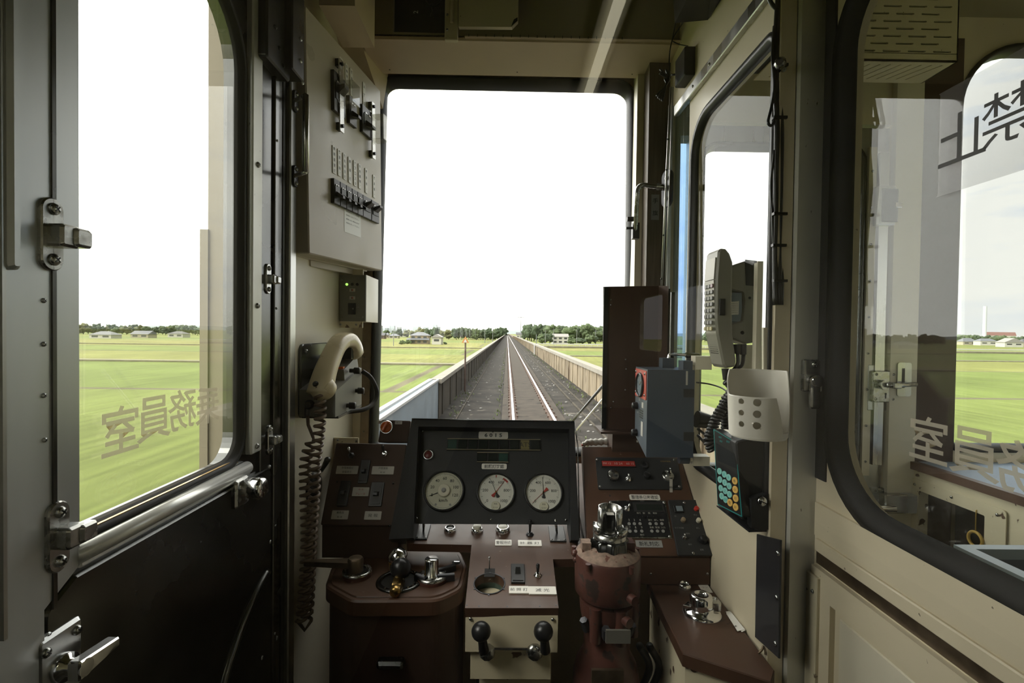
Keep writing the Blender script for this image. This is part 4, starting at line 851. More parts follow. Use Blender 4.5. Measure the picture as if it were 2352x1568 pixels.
# right strip
pts = ppoly(RCF, [(1533, 1150), (1611, 1150), (1638, 1277), (1556, 1277)]); m = M('charcoal'); m.plate(RCF, rpoly(pts, .004, 4), 0, .006, .001); m.use('label_cream')
for x, y in ((1571, 1154), (1592, 1270)): m.screw(RCF.px(x, y, .006), RCF.n, .0040)
m.use('ink_grey')
for x, y, t in ((1551, 1185, '切'), (1569, 1185, '入'), (1560, 1212, 'マイク切替'), (1597, 1182, '停止'), (1603, 1212, '試し'), (1580, 1225, '車内'), (1585, 1250, '車外'), (1612, 1262, '起動')): m.text(t, RCF, *RCF.ab(x, y, .006), .0062, size=.0045)
m.build('broadcast_plate', rc)
m = M('plastic_black'); a0, b0 = RCF.ab(1549, 1180); a1, b1 = RCF.ab(1566, 1164); m.fbox(RCF, a0, b0, a1, b1, .006, .010, .001); m.use('lcd_blue'); m.fbox(RCF, a0+.005, b0+.003, a1-.003, b1-.003, .010, .011); m.build('rocker_switch', rc)
for x, y, c_, l_ in ((1597, 1172, 'red_btn', 'red push button'), (1602, 1199, 'cream_btn', 'white push button'), (1567, 1198, 'tan_btn', 'tan push button')):
    a, b = RCF.ab(x, y); m = M(c_); m.lathe(RCF.p(a, b, .006), RCF.n, [(.0058, 0), (.0058, .009), (.005, .010), (.0003, .0101)], 18); m.build('push_button', rc, l_)
toggle(RCF, 1571, 1235, .012, .002, 'chrome', 'worn_chrome', (0, .3), h=.006, s=.6).build('toggle_switch', rc)
m = M('plastic_black'); a, b = RCF.ab(1612, 1243); m.lathe(RCF.p(a, b, .006), RCF.n, [(.0115, 0), (.010, .014), (.0085, .016), (.0003, .0161)], 9); m.build('rotary_knob', rc)
# ---- side counter and what is on it
ct = thing('side_counter', 'brown painted side counter in the lower right corner with chipped cream front', 'counter', (.43, 1.05, 0))
CZ = FZ(.622); ol = ppoly(CZ, [(1486, 1331), (1640, 1331), (1779, 1538), (1770, 1566), (1568, 1500)]); ol = [(min(x, .517), y) for x, y in ol]
m = M('brown'); m.plate(CZ, ol, -.026, 0, .002); m.build('counter_top', ct)
m = M('cream_chipped'); cx, cy = .44, 1.06; m.plate(FZ(0), [((x-.50)*.95+.50, (y-cy)*.96+cy) for x, y in ol], 0, .596); m.use('oxide'); q = P(1580, 1535, ol[4][1]-.001)
m.screw(P(1580, 1518, ol[4][1]+.004), (0, -1, 0), .004); m.build('cabinet', ct)
m = M('chrome'); a, b = CZ.ab(1572, 1350); r = 15*CZ.sc(1572, 1350); m.lathe(CZ.p(a, b, 0), (0, 0, 1), [(r, 0), (r, .006), (r*.85, .012), (r*.68, .013), (r*.62, .006)], 28, cap=False); m.use('lens_dark'); m.disc(CZ, a, b, r*.62, 0, .006); m.build('push_button', ct)
m = M('label_white'); m.plate(CZ, ppoly(CZ, [(1601, 1339), (1622, 1338), (1637, 1361), (1615, 1362)]), 0, .0015); m.use('ink'); m.text('ワン', CZ, *CZ.ab(1619, 1350), .0017, size=.006); m.build('name_plate', ct)
a, b = CZ.ab(1612, 1408); r = 43*CZ.sc(1612, 1408); m = M('chrome'); m.lathe(CZ.p(a, b, 0), (0, 0, 1), [(r, 0), (r, .004), (r*.88, .009), (r*.62, .011), (r*.60, .018)], 40); m.build('lock_base', ct)
m = M('chrome'); m.lathe(CZ.p(a-.002, b, .014), (0, 0, 1), [(r*.60, 0), (r*.60, .024), (r*.52, .029), (r*.28, .030), (r*.24, .026)], 36); m.use('black'); m.disc(CZ, a-.002, b, r*.16, .040, .0415, 16); m.use('worn_chrome')
m.fbox(CZ, a+r*.25, b-r*.35, a+r*.95, b+r*.25, .012, .036, .006); m.screw(CZ.p(a+r*.7, b-.004, .036), (0, 0, 1), .004); m.use('chrome'); m.plate(CZ, [(a-r*1.0, b+r*.05), (a-r*.5, b-r*.2), (a-r*.5, b+r*.3)], .012, .018, .001); m.build('lock_barrel', ct)
m = M('bronze'); m.tube(catmull([CZ.px(x, y, h) for x, y, h in ((1742, 1500, .002), (1750, 1492, .010), (1753, 1484, .016), (1757, 1492, .010), (1758, 1503, .002))], 5), .0022, 8); m.build('hook', ct)
for i, (pp, dz) in enumerate((([(1667, 1405), (1706, 1404), (1735, 1444), (1697, 1447)], 0), ([(1668, 1409), (1702, 1405), (1728, 1446), (1694, 1450)], .0016), ([(1676, 1412), (1704, 1410), (1736, 1448), (1704, 1452)], .0008))):
    m = M('paper'); z = CZ.off(dz); q = ppoly(z, pp); q = [(min(x, .516), y) for x, y in q]; m.plate(z, q, .0003, .0010)
    if i == 1:
        u_ = Vector((q[1][0]-q[0][0], q[1][1]-q[0][1], 0)); v_ = Vector((q[0][0]-q[3][0], q[0][1]-q[3][1], 0)); tf = Frame(z.p(*q[3]), u_, v_); m.use('ink')
        for j in range(4): m.text('整理券 18'[:3+j], tf, u_.length*.5, v_.length*(.2+.2*j), .0013, size=.0045)
    tag(m.build('ticket_slip'), ('lowest slip, peeking out beside the partition on the brown counter', 'printed white paper slip lying on top of the small stack', 'middle slip of the fanned paper stack on the brown counter')[(0, 1, 2)[i]], 'paper slip')
m = M('dark_bracket'); pts = [PF.ab(x, y) for x, y in ((1742, 1226), (1797, 1240), (1793, 1512), (1738, 1462))]; m.plate(PF, pts, .0005, .004, .001)
for x, y in ((1788, 1270), (1785, 1372), (1782, 1478)): m.screw(PF.px(x, y, .004), PF.n, .005, 'steel')
tag(m.build('kick_plate'), 'dark metal plate screwed to the partition above the side counter', 'metal plate')
# ---- brake valve
bv = thing('brake_valve', 'oxide red brake valve column with worn steel top standing right of the desk', 'brake valve', (.225, 1.08, 0))
bx = P(1396, 1262, 1.08).x; by = 1.08
m = M('oxide'); m.lathe((bx, by, .655), (0, 0, 1), [(.066, .012), (.0725, .020), (.0735, .06), (.0735, .100), (.0715, .104)], 44); m.build('valve_drum', bv)
m = M('dust'); m.lathe((bx, by, .757), (0, 0, 1), [(.0715, 0), (.068, .005), (.045, .014), (.030, .018)], 44); m.use('oxide')
for t in (0.15, 1.35, 2.6, 4.0): q = Vector((bx+.078*math.cos(t+2.6), by+.078*math.sin(t+2.6), .745)); m.cyl(q, q+Vector((0, 0, .014)), .006, n=8)
m.build('valve_cover', bv)
m = M('oxide'); m.lathe((bx, by, .05), (0, 0, 1), [(.062, 0), (.060, .10), (.060, .28), (.070, .33), (.0735, .38), (.074, .43), (.068, .46), (.052, .49), (.050, .53), (.060, .58), (.062, .606)], 44)
for t in (-2.2, -1.25, -.4): 
    q = Vector((bx+.058*math.cos(t), by+.058*math.sin(t), .585)); m.cyl(q+Vector((0, 0, .0)), q+Vector((0, 0, .075)), .012, .014, n=10)
m.use('dark_bracket')
for t in (-2.6, -1.8, -.85, 0): q = Vector((bx+.058*math.cos(t), by+.058*math.sin(t), .600)); m.cyl(q, q+Vector((.010*math.cos(t), .010*math.sin(t), .026)), .009, n=6)
m.use('oxide')
for px, py in ((1440, 1368), (1428, 1418)): q = P(px, py, by-.055); m.cyl(q, q+Vector((.012, -.022, 0)), .0105, n=12)
q = P(1320, 1270, by); m.ball(q, .008, 10); m.ball(q+Vector((.002, -.004, -.012)), .007, 10); m.build('valve_body', bv)
m = M('panel_grey'); q = P(1420, 1462, by-.076); m.box((q.x-.026, q.y-.001, q.z-.014), (q.x+.026, q.y+.004, q.z+.014)); m.build('rating_plate', bv); m = M('bronze'); q = P(1394, 1548, by-.068); m.box((q.x-.034, q.y-.010, q.z-.025), (q.x+.034, q.y-.002, q.z+.015)); m.build('rating_plate', bv)
m = M('worn_chrome'); n_ = 40; prof = [(.0, .757), (.6, .775), (1, .792)]
vs = []; fs = []
for zi, (f_, z_) in enumerate(((1.0, .758), (1.0, .788), (.86, .794))):
    for i in range(n_): t = 2*math.pi*i/n_; r = (.040 + .0035*math.cos(8*t))*f_; vs.append((bx+.004+r*math.cos(t), by+r*math.sin(t), z_))
for k in range(2):
    for i in range(n_): j = (i+1) % n_; fs.append((k*n_+i, k*n_+j, (k+1)*n_+j, (k+1)*n_+i))
fs.append(tuple(range(2*n_, 3*n_))); m.use('steel_dark'); m.add(vs, fs, True)
m.use('worn_chrome'); m.lathe((bx+.004, by, .794), (0, 0, 1), [(.037, 0), (.037, .010), (.030, .014), (.026, .014)], 32); m.build('castle_nut', bv)
m = M('worn_chrome')   # open cup socket: partial ring
def arc_wall(c, r0, r1, z0, z1, t0, t1, n=26):
    vs = []; fs = []
    for i in range(n+1):
        t = math.radians(t0+(t1-t0)*i/n); cs, sn = math.cos(t), math.sin(t)
        vs += [(c[0]+r1*cs, c[1]+r1*sn, z0), (c[0]+r1*cs, c[1]+r1*sn, z1), (c[0]+r0*cs, c[1]+r0*sn, z1), (c[0]+r0*cs, c[1]+r0*sn, z0)]
    for i in range(n):
        for k in range(4): a_ = i*4+k; b_ = i*4+(k+1) % 4; fs.append((a_, b_, b_+4, a_+4))
    fs += [(0, 1, 2, 3), tuple(n*4+k for k in (3, 2, 1, 0))]; m.add(vs, fs, True)
cc = (bx+.004, by); arc_wall(cc, .0225, .0275, .806, .862, -75, 215); arc_wall(cc, .0225, .040, .806, .820, -75, 10); arc_wall(cc, .0225, .038, .806, .822, 150, 215)
m.use('steel_dark'); m.box((bx-.004, by-.008, .80), (bx+.012, by+.008, .846)); m.use('label_cream'); m.box((bx-.004, by-.008, .846), (bx+.012, by+.008, .847)); m.use('worn_chrome'); m.lathe((bx+.004, by, .800), (0, 0, 1), [(.022, 0), (.020, .008), (.012, .010)], 28)
m.build('handle_socket', bv)
m = M('oxide'); m.box((bx+.040, by-.014, .758), (bx+.058, by+.016, .786)); m.build('stop_lug', bv)
m = M('dust'); m.box((bx-.060, by-.014, .762), (bx-.040, by+.012, .785)); m.build('stop_lug', bv)
m = M('rubber')
for dx_ in (0, .022): m.tube(catmull([(bx+.07+dx_, 1.06, .56), (bx+.105+dx_, 1.10, .48), (bx+.09+dx_, 1.16, .36), (bx+.05, 1.2, .2)], 8), .008, 10)
m.build('air_hose', bv)
# ================================================================== LEFT WALL EQUIPMENT
# ---- breaker cabinet
A = P(710, 582, 1.215); B_ = P(878, 622, 1.66); C_ = P(710, 22, 1.215)
BF = Frame(A, B_-A, C_-A)
bc = thing('breaker_cabinet', 'large beige breaker cabinet with black switches on the left wall beside the windscreen', 'breaker cabinet', (-.5, 1.4, 1.45))
wd, ht = (B_-A).length, (C_-A).length
m = M('box_beige'); m.plate(BF, rrect(0, 0, wd, ht, .006, 4), -.045, 0, .003); m.build('door_panel', bc)
m = M('box_beige'); m.plate(BF, rrect(-.012, -.004, wd-.02, ht+.03, .004, 3), -.062, -.045); m.use('box_beige'); m.plate(BF.off(-.075), rrect(.10, -.020, wd-.10, .0, .004, 3), 0, .02); m.build('back_box', bc)
m = M('rubber')
m.tube(catmull([BF.p(-.013-(i%2)*.004, .02+i*.03, -.05) for i in range(12)], 3), .003, 6, rad=[.0025+.0025*(i%5==0) for i in range(34)]); m.build('perished_seal', bc)
def brk(x0, y0, x1, y1, mode=0, h=.0):
    a0, b0 = BF.ab(x0, y1); a1, b1 = BF.ab(x1, y0); return a0, b0, a1, b1
def breaker(a0, b0, w_, hh, up, nm='breaker', big=False):
    m = M('plastic_black'); m.fbox(BF, a0, b0, a0+w_*.94, b0+hh, 0, .010, .0012); m.use('black'); m.fbox(BF, a0+w_*.12, b0+hh*.32, a0+w_*.82, b0+hh*.72, .010, .012)
    c_ = b0+hh*(.56 if up else .40); s_ = .010 if up else -.010; m.use('plastic_black')
    m.box8([BF.p(a0+w_*.25, c_-hh*.10, .010), BF.p(a0+w_*.70, c_-hh*.10, .010), BF.p(a0+w_*.70, c_+hh*.12, .010), BF.p(a0+w_*.25, c_+hh*.12, .010), BF.p(a0+w_*.30, c_-hh*.03+s_, .030), BF.p(a0+w_*.65, c_-hh*.03+s_, .030), BF.p(a0+w_*.65, c_+hh*.07+s_, .030), BF.p(a0+w_*.30, c_+hh*.07+s_, .030)])
    m.use('worn_chrome'); m.fbox(BF, a0+w_*.2, b0+hh*.74, a0+w_*.36, b0+hh*.78, .010, .0125); m.fbox(BF, a0+w_*.5, b0+hh*.74, a0+w_*.66, b0+hh*.78, .010, .0125)
    m.build(nm, bc)
l0 = BF.ab(760, 466); l1 = BF.ab(866, 519); t0 = BF.ab(760, 409); w8 = (l1[0]-l0[0]); bb = min(l0[1], l1[1]); hh = t0[1]-l0[1]
cum = [0, .118, .236, .354, .472, .59, .795, 1.0]
for i in range(7): breaker(l0[0]+w8*cum[i], l0[1], w8*(cum[i+1]-cum[i]), hh, i > 4)
def vlabel(px, y0, y1, t, wpx=9):
    a, b1 = BF.ab(px, y0); _, b0 = BF.ab(px, y1); w_ = .0085; m = M('label_white'); m.plate(BF, rrect(a-w_, b0, a+w_, b1, .0025, 3), 0, .002); k = len(t); m.use('ink')
    s_ = min(.009, (b1-b0)/k*.65)
    for i, ch in enumerate(t):
        if ch != ' ': m.text(ch, BF, a, b1-(b1-b0)*(i+.5)/k, .0022, size=s_, bold=.01)
    m.build('name_plate', bc)
for px, y0, y1, t in ((766, 335, 398, '乗務員室灯'), (778, 343, 404, '客室灯制御'), (790, 352, 412, '行先表示灯'), (802, 361, 420, '標識灯'), (814, 369, 427, 'デフロスタ'), (825, 377, 433, '予熱器制御'), (840, 387, 443, '暖房制御'), (858, 402, 454, '放送制御'), (783, 133, 178, '扉'), (795, 147, 192, '自動制御'), (806, 158, 220, '機関制御'), (835, 190, 247, 'ATS')):
    vlabel(px, y0, y1, t)
a0, b0 = BF.ab(791, 527); a1, b1 = BF.ab(828, 495); m = M('paper'); m.fbox(BF, a0, b0-.006, a1, b1+.004, 0, .0006); m.use('ink')
for i, t in enumerate(('冷房機はエンジン起動後', 'NFBを入れて下さい。', '乗務しない場合は必ず', 'NFBを切って下さい。')): m.text(t, BF, (a0+a1)/2, b1-.006-.011*i, .0008, width=(a1-a0)*.80, size=.0042)
m.build('paper_notice', bc)
a0, b0 = BF.ab(760, 252); a1, b1 = BF.ab(790, 190); breaker(a0, b0, (a1-a0)*.9, (b1-b0), True)
a0, b0 = BF.ab(796, 282); a1, b1 = BF.ab(813, 228); breaker(a0, b0, (a1-a0), (b1-b0)*.9, False)
a0, b0 = BF.ab(826, 302); a1, b1 = BF.ab(843, 255); breaker(a0, b0, (a1-a0)*1.5, (b1-b0), False)
def guard(px0, px1, yt, yb, ys0, ys1, dep=.055):
    a0, b1 = BF.ab(px0, yt); a1, b0 = BF.ab(px1, yb); c_ = (a0+a1)/2; s0 = BF.ab((px0+px1)/2, ys0)[1]; s1 = BF.ab((px0+px1)/2, ys1)[1]
    m = M('worn_chrome'); m.plate(BF, rrect(c_-.014, s0-.004, c_+.008, s1, .003, 3), .0105, .014); m.fbox(BF, c_-.012, s0, c_+.006, s1, .0, .0105) if False else None
    m.use('plastic_black'); m.disc(BF, c_-.003, s0+.012, .005, .014, .019, 12); m.disc(BF, c_-.003, s1-.012, .005, .014, .019, 12); m.fbox(BF, c_-.012, s0, c_+.006, s0+.02, 0, .0105); m.fbox(BF, c_-.012, s1-.02, c_+.006, s1, 0, .0105)
    g = m.build('guard_bracket', bc); m = M('acrylic'); th = .002; x0_, x1_ = c_-.022, c_+.022
    for bx in ((x0_, b0, x1_, b0+th, .014, dep), (x0_, b1-th, x1_, b1, .014, dep), (x0_, b0, x1_, b1, dep-th, dep), (x0_, b0, x0_+th, b1, .014, dep)): m.fbox(BF, *bx)
    m.build('clear_cover', g)
guard(760, 790, 180, 255, 300, 140); guard(842, 858, 262, 332, 362, 238)
# ---- small indicator unit
iu = thing('indicator_unit', 'small grey indicator box with a green light below the breaker cabinet', 'control box', (-.5, 1.6, 1.25))
q0 = P(779, 738, 1.55); q1 = P(841, 631, 1.55); F5 = FY(1.55)
m = M('cream_clean'); m.box((q0.x, 1.553, q0.z), (q1.x, 1.695, q1.z)); m.build('case', iu)
m = M('panel_grey'); m.fbox(F5, q0.x+.001, q0.z+.001, q1.x-.001, q1.z-.001, -.003, .001)
for x, y in ((785, 643), (835, 641), (785, 728), (833, 728)): m.screw(F5.px(x, y, .001), F5.n, .0032)
m.use('led_green'); m.disc(F5, *F5.ab(797, 653), .004, .001, .003, 12); m.use('black'); m.disc(F5, *F5.ab(809, 653), .0045, .001, .003, 12); m.disc(F5, *F5.ab(821, 653), .0045, .001, .003, 12)
for y in (666, 684): m.use('label_cream'); a, b = F5.ab(810, y); m.fbox(F5, a-.009, b-.005, a+.009, b+.005, .001, .003); m.use('ink_red'); m.fbox(F5, a-.001, b-.003, a+.002, b+.003, .003, .0034); m.use('ink'); m.fbox(F5, a-.004, b-.003, a-.002, b+.003, .003, .0034)
m.use('black'); a0, b0 = F5.ab(800, 722); a1, b1 = F5.ab(817, 696); m.fbox(F5, a0, b0, a1, b1, .001, .004); m.use('ink_grey'); m.disc(F5, *F5.ab(812, 709), .0025, .004, .006, 10)
for x, y, t in ((797, 646, '電源'), (797, 666, '主'), (822, 684, '従'), (822, 705, '音量')): m.text(t, F5, *F5.ab(x, y, .0011), .0012, size=.004)
m.build('front_panel', iu)
m = M('cream_chipped'); q2 = P(775, 752, 1.57); q3 = P(828, 619, 1.57); m.box((q2.x, 1.700-.13, q2.z), (q2.x+.006, 1.70, q3.z)); m.box((q2.x, 1.565, q2.z), (q3.x+.01, 1.570, q0.z+.005)); m.box((q2.x, 1.565, q1.z-.01), (q3.x+.01, 1.570, q3.z))
for x, y in ((782, 622), (782, 745), (818, 745)): m.screw(P(x, y, 1.565), (0, -1, 0), .004)
m.build('mounting_plate', iu)
# ---- wall telephone
tp = thing('wall_telephone', 'ivory telephone handset on a grey metal cradle box on the left wall', 'telephone', (-.5, 1.35, 1.05))
m = M('steel_dark'); pts = [LF.ab(x, y) for x, y in ((694, 808), (752, 792), (757, 930), (697, 958))]; m.plate(LF, rpoly([(1.255, 1.02), (1.50, 1.02), (1.50, 1.215), (1.255, 1.215)], .02), 0, .008, .002); m.screw(LF.p(1.285, 1.195, .008), LF.n, .006); m.screw(LF.p(1.285, 1.04, .008), LF.n, .006); m.build('back_plate', tp)
XF = -.440
def wq(px, py, X): q = onX(px, py, X); return q.y, q.z
m = M('panel_grey')
n0 = P(703, 952, 1.245); z_lo = onX(776, 955, XF).z; z_hi = onX(776, 897, XF).z
m.box8([(-.532, 1.245, z_lo), (XF, 1.245, z_lo), (XF, 1.47, z_lo+.0), (-.532, 1.47, z_lo), (-.532, 1.245, z_hi+.004), (XF, 1.245, z_hi), (XF, 1.47, z_hi+.045), (-.532, 1.47, z_hi+.05)])
m.box8([(-.532, 1.34, z_hi+.01), (XF-.008, 1.34, z_hi+.015), (XF-.008, 1.465, z_hi+.04), (-.532, 1.465, z_hi+.04), (-.532, 1.345, z_hi+.050), (XF-.012, 1.345, z_hi+.048), (XF-.012, 1.46, z_hi+.082), (-.532, 1.46, z_hi+.084)])
m.use('plastic_black'); m.box((-.532, 1.26, z_lo-.006), (XF+.003, 1.46, z_lo)); m.build('cradle_box', tp)
for px, py in ((808, 851), (817, 897), (797, 931)):
    q = onX(px, py, XF); m = M('plastic_black'); m.lathe(Vector((XF-.006, q.y, q.z)), (1, 0, 0), [(.006, 0), (.006, .012), (.0095, .013), (.0095, .028), (.008, .030), (.0004, .030)], 16); m.build('knob', tp)
m = M('orange'); m.box((XF-.03, 1.35, z_hi+.050), (XF-.016, 1.365, z_hi+.056)); m.build('call_button', tp)
m = M('plastic_black'); m.box((-.49, 1.40, z_hi+.075), (XF-.01, 1.43, z_hi+.11)); m.box((-.485, 1.425, z_hi+.09), (XF-.005, 1.435, z_hi+.13)); m.build('hook_switch', tp)
# handset: swept rounded section with ear and mouth caps
def sweep(m, pts, secs, n=16):
    """pts spine, secs (w, h) half sizes, superellipse section; side axis given by world X"""
    vs = []; fs = []; k = len(pts)
    for i, p in enumerate(pts):
        t = (Vector(pts[min(i+1, k-1)])-Vector(pts[max(i-1, 0)])).normalized(); sdir = (Vector((1, 0, 0))-t*t.x).normalized(); up = sdir.cross(t)
        for j in range(n):
            a = 2*math.pi*j/n; c_, s_ = math.cos(a), math.sin(a); e_ = .6
            vs.append(Vector(p)+sdir*secs[i][0]*math.copysign(abs(c_)**e_, c_)+up*secs[i][1]*math.copysign(abs(s_)**e_, s_))
    for i in range(k-1):
        for j in range(n): j2 = (j+1) % n; fs.append((i*n+j, i*n+j2, (i+1)*n+j2, (i+1)*n+j))
    fs += [tuple(range(n-1, -1, -1)), tuple(range((k-1)*n, k*n))]; m.add(vs, fs, True)
hX = -.475
ys = [(722, 905, 1.235), (728, 880, 1.245), (738, 850, 1.265), (752, 822, 1.295), (770, 797, 1.33), (787, 783, 1.37), (802, 782, 1.41), (812, 795, 1.44), (815, 815, 1.452)]
pts = [P(x, y, d) for x, y, d in ys]; pts = [Vector((hX + .012*i/8, p.y, p.z)) for i, p in enumerate(pts)]
m = M('ivory'); sweep(m, catmull(pts, 4), [(.031 - .006*math.sin(math.pi*min(1, i/30)), .030-.010*math.sin(math.pi*min(1, i/32.0))) for i in range(len(catmull(pts, 4)))]); hs = m.build('handset', tp)
m = M('ivory'); p0 = pts[1] + Vector((.004, -.006, -.012)); m.lathe(p0, (.1, .55, -.5), [(.022, -.02), (.031, -.012), (.032, .010), (.028, .016), (.020, .018), (.0004, .018)], 24); m.use('black'); m.lathe(p0+Vector((-.01, -.018, .012)), (0, -1, .3), [(.0075, 0), (.0075, .006), (.004, .010)], 12); m.build('mouthpiece', hs)
m = M('ivory'); p0 = pts[-2]+Vector((0, .004, -.012)); m.lathe(p0, (0, .25, -1), [(.024, -.01), (.029, 0), (.030, .018), (.022, .024), (.0004, .024)], 24); m.build('earpiece', hs)
m = M('cable_brown'); ch = [P(733, 905, 1.22), P(736, 940, 1.22), P(732, 1000, 1.22), P(724, 1060, 1.22), P(722, 1130, 1.22), P(716, 1220, 1.22), P(712, 1300, 1.215), P(708, 1380, 1.21), P(704, 1425, 1.20)]
c1 = coil(ch, 31, .0118, 10); m.tube([pts[1]+Vector((-.006, -.024, .0)), P(727, 890, 1.215)] + c1, .0043, 7)
c2p = [P(692, 1425, 1.20), P(698, 1380, 1.20), P(703, 1300, 1.205), P(705, 1220, 1.21), P(702, 1130, 1.215), P(702, 1060, 1.215), P(712, 1022, 1.22)]
c2 = coil(c2p, 24, .0118, 10); m.tube([c1[-1], P(700, 1447, 1.20)] + c2 + [P(722, 1015, 1.225), P(718, 1000, 1.225), P(708, 975, 1.23), P(706, 950, 1.235)], .0043, 7); m.build('coiled_cord', tp)
m = M('dark_bracket'); m.cyl(P(706, 955, 1.235), P(706, 935, 1.24), .007); m.lathe(P(712, 928, 1.243), (0, -1, 0), [(.012, 0), (.012, .010), (.008, .014)], 14); m.build('cord_gland', tp)
m = M('rubber'); m.tube(catmull([onX(832, 852, XF+.002), P(852, 868, 1.47), P(866, 900, 1.46), P(858, 925, 1.44), P(835, 940, 1.40), P(800, 945, 1.36), P(790, 946, 1.33)], 8), .0068, 10); m.build('supply_cable', tp)
# ---- round black horn behind the cord, with little chain lever
m = M('plastic_black'); q = onX(706, 1127, -.54); m.lathe(Vector((-.54, q.y+.03, q.z)), (1, 0, 0), [(.042, 0), (.042, .008), (.034, .016), (.012, .020), (.0004, .020)], 32); tag(m.build('round_speaker'), 'round black speaker cover on the left wall behind the coiled cord', 'speaker')
m = M('plastic_black'); q = P(739, 1080, 1.30); q2 = P(752, 1056, 1.27); m.tube([Vector((-.54, 1.32, q.z-.006)), q, q2], .006, 10, rad=[.004, .005, .008]); m.ball(q2, .0085, 12); tag(m.build('wall_lever'), 'short black lever sticking out of the left wall by the switch box', 'lever')
m = M('cream_chipped'); q0 = P(768, 1004, 1.52); q1 = P(824, 1020, 1.52); m.box((q0.x, 1.515, .70), (q1.x, 1.52, q0.z)); m.screw(P(776, 1010, 1.515), (0, -1, 0), .004); m.screw(P(818, 1013, 1.515), (0, -1, 0), .004)
tag(m.build('backing_plate'), 'cream metal plate with two screws standing behind the left switch box', 'metal plate')
# ---- handrail on the door jamb
hr_ = thing('handrail', 'short vertical metal grab rail on the jamb beside the crew door', 'grab rail', (-.52, 1.18, 1.55))
q0 = P(702, 218, 1.150); q1 = P(702, 395, 1.150); m = M('alu'); m.tube([Vector((q0.x, 1.150, q0.z)), Vector((q1.x, 1.150, q1.z))], .0075, 12)
for q in (q0, q1): m.tube([Vector((-.523, 1.183, q.z+.000)), Vector((q.x, 1.150, q.z))], .005, 10)
m.build('bar', hr_)
for q in (q0, q1):
    m = M('dark_bracket'); fr = Frame((-.522, 0, 0), (0, 1, 0), (0, 0, 1)); m.plate(fr, rrect(1.171, q.z-.026, 1.195, q.z+.026, .011), 0, .006, .002); m.screw(fr.p(1.183, q.z+.017, .006), fr.n, .005); m.screw(fr.p(1.183, q.z-.017, .006), fr.n, .005); m.build('foot', hr_)
# ================================================================== RIGHT SIDE EQUIPMENT
# ---- brown board
bb_ = thing('brown_board', 'tall dark brown metal board standing at the right end of the windscreen', 'board', (.37, 1.45, .86))
F6 = FY(1.42); p_ = [F6.ab(x, y) for x, y in ((1386, 658), (1513, 656), (1512, 988), (1386, 985))]
m = M('brown_dull'); m.plate(F6, [p_[3], p_[2], p_[1], p_[0]], -.006, 0, .001); m.use('black'); a0 = p_[0][0]; m.fbox(F6, a0+.001, p_[3][1]+.001, a0+.014, p_[0][1]-.001, .0, .004)
m.use('brown_dull')
for x, y in ((1403, 688), (1403, 700), (1437, 825), (1438, 847), (1409, 922), (1403, 936), (1436, 895)): m.screw(F6.px(x, y, 0), F6.n, .0022, 'steel')
m.build('front_sheet', bb_)
m = M('brown_dull'); x1 = p_[1][0]; q = P(1537, 660, 1.38); m.box8([(x1, 1.42, p_[2][1]), (q.x, 1.385, p_[2][1]), (q.x, 1.40, p_[2][1]), (x1, 1.43, p_[2][1]), (x1, 1.42, p_[1][1]), (q.x, 1.385, p_[1][1]-.004), (q.x, 1.40, p_[1][1]-.004), (x1, 1.43, p_[1][1])])
m.use('black'); m.box((q.x, 1.40, p_[2][1]), (q.x+.010, 1.41, p_[1][1]-.01)); m.box((q.x+.014, 1.40, p_[2][1]), (q.x+.024, 1.41, p_[1][1]-.02)); m.build('side_flange', bb_)
m = M('brown_dull'); q0 = P(1377, 993, 1.40); q1 = P(1440, 985, 1.40); m.box((q0.x, 1.38, q0.z), (q.x, 1.48, q0.z+.006)); q2 = P(1408, 1024, 1.42); m.box((q2.x, 1.43, q2.z-.02), (q.x, 1.50, q0.z)); m.build('foot_ledge', bb_)
# ---- rag roll
m = M('white_plastic'); m.use('label_cream'); pts = catmull([P(1338, 1021, 1.50), P(1352, 1016, 1.5), P(1368, 1015, 1.5), P(1388, 1014, 1.5), P(1404, 1013, 1.5)], 6); m.tube(pts, .01, 12, rad=[.006+.0016*math.sin(i*1.7)+.004*min(1, i/6) for i in range(len(pts))]); m.use('ink_red'); m.ball(P(1338, 1022, 1.497), .004, 8)
tag(m.build('rolled_cloth'), 'small rolled white cloth lying behind the right console by the brown board', 'cloth')
# ---- radio box on bracket
rb = thing('radio_unit', 'blue grey boxed radio with red faced clock dial on a cream bracket', 'radio', (.41, 1.25, .94))
q0 = P(1484, 1050, 1.20); q1 = P(1596, 850, 1.20); x0, x1, z0, z1 = q0.x, q1.x, q0.z, q1.z
m = M('bluegrey'); m.box8([(x0, 1.20, z0), (x1, 1.20, z0), (x1, 1.31, z0), (x0, 1.31, z0+.035), (x0, 1.20, z1), (x1, 1.20, z1), (x1, 1.31, z1), (x0, 1.31, z1)])
m.use('charcoal'); F7 = FY(1.20)
for y0, y1 in ((893, 912), (992, 1012)): a, b = F7.ab(1570, y1); a2, b2 = F7.ab(1594, y0); m.fbox(F7, a, b, a2, b2, 0, .0012)
m.use('label_cream'); a, b = F7.ab(1575, 884); a2, b2 = F7.ab(1580, 852); m.fbox(F7, a, b, a2, b2, 0, .0008); m.build('case', rb)
RL = Frame((x0, 1.31, z0), (0, -1, 0), (0, 0, 1)); 
m = M('red_panel'); m.plate(RL, rrect(.004, z1-z0-.078, .104, z1-z0-.004, .003), 0, .002, .0006)
for a, b in ((.012, .012), (.094, .012), (.012, .066), (.094, .066)): m.screw(RL.p(a, z1-z0-.078+b, .002), RL.n, .0035)
m.use('label_cream'); m.text('TIME', RL, .054, z1-z0-.010, .0022, size=.005); m.build('clock_panel', rb)
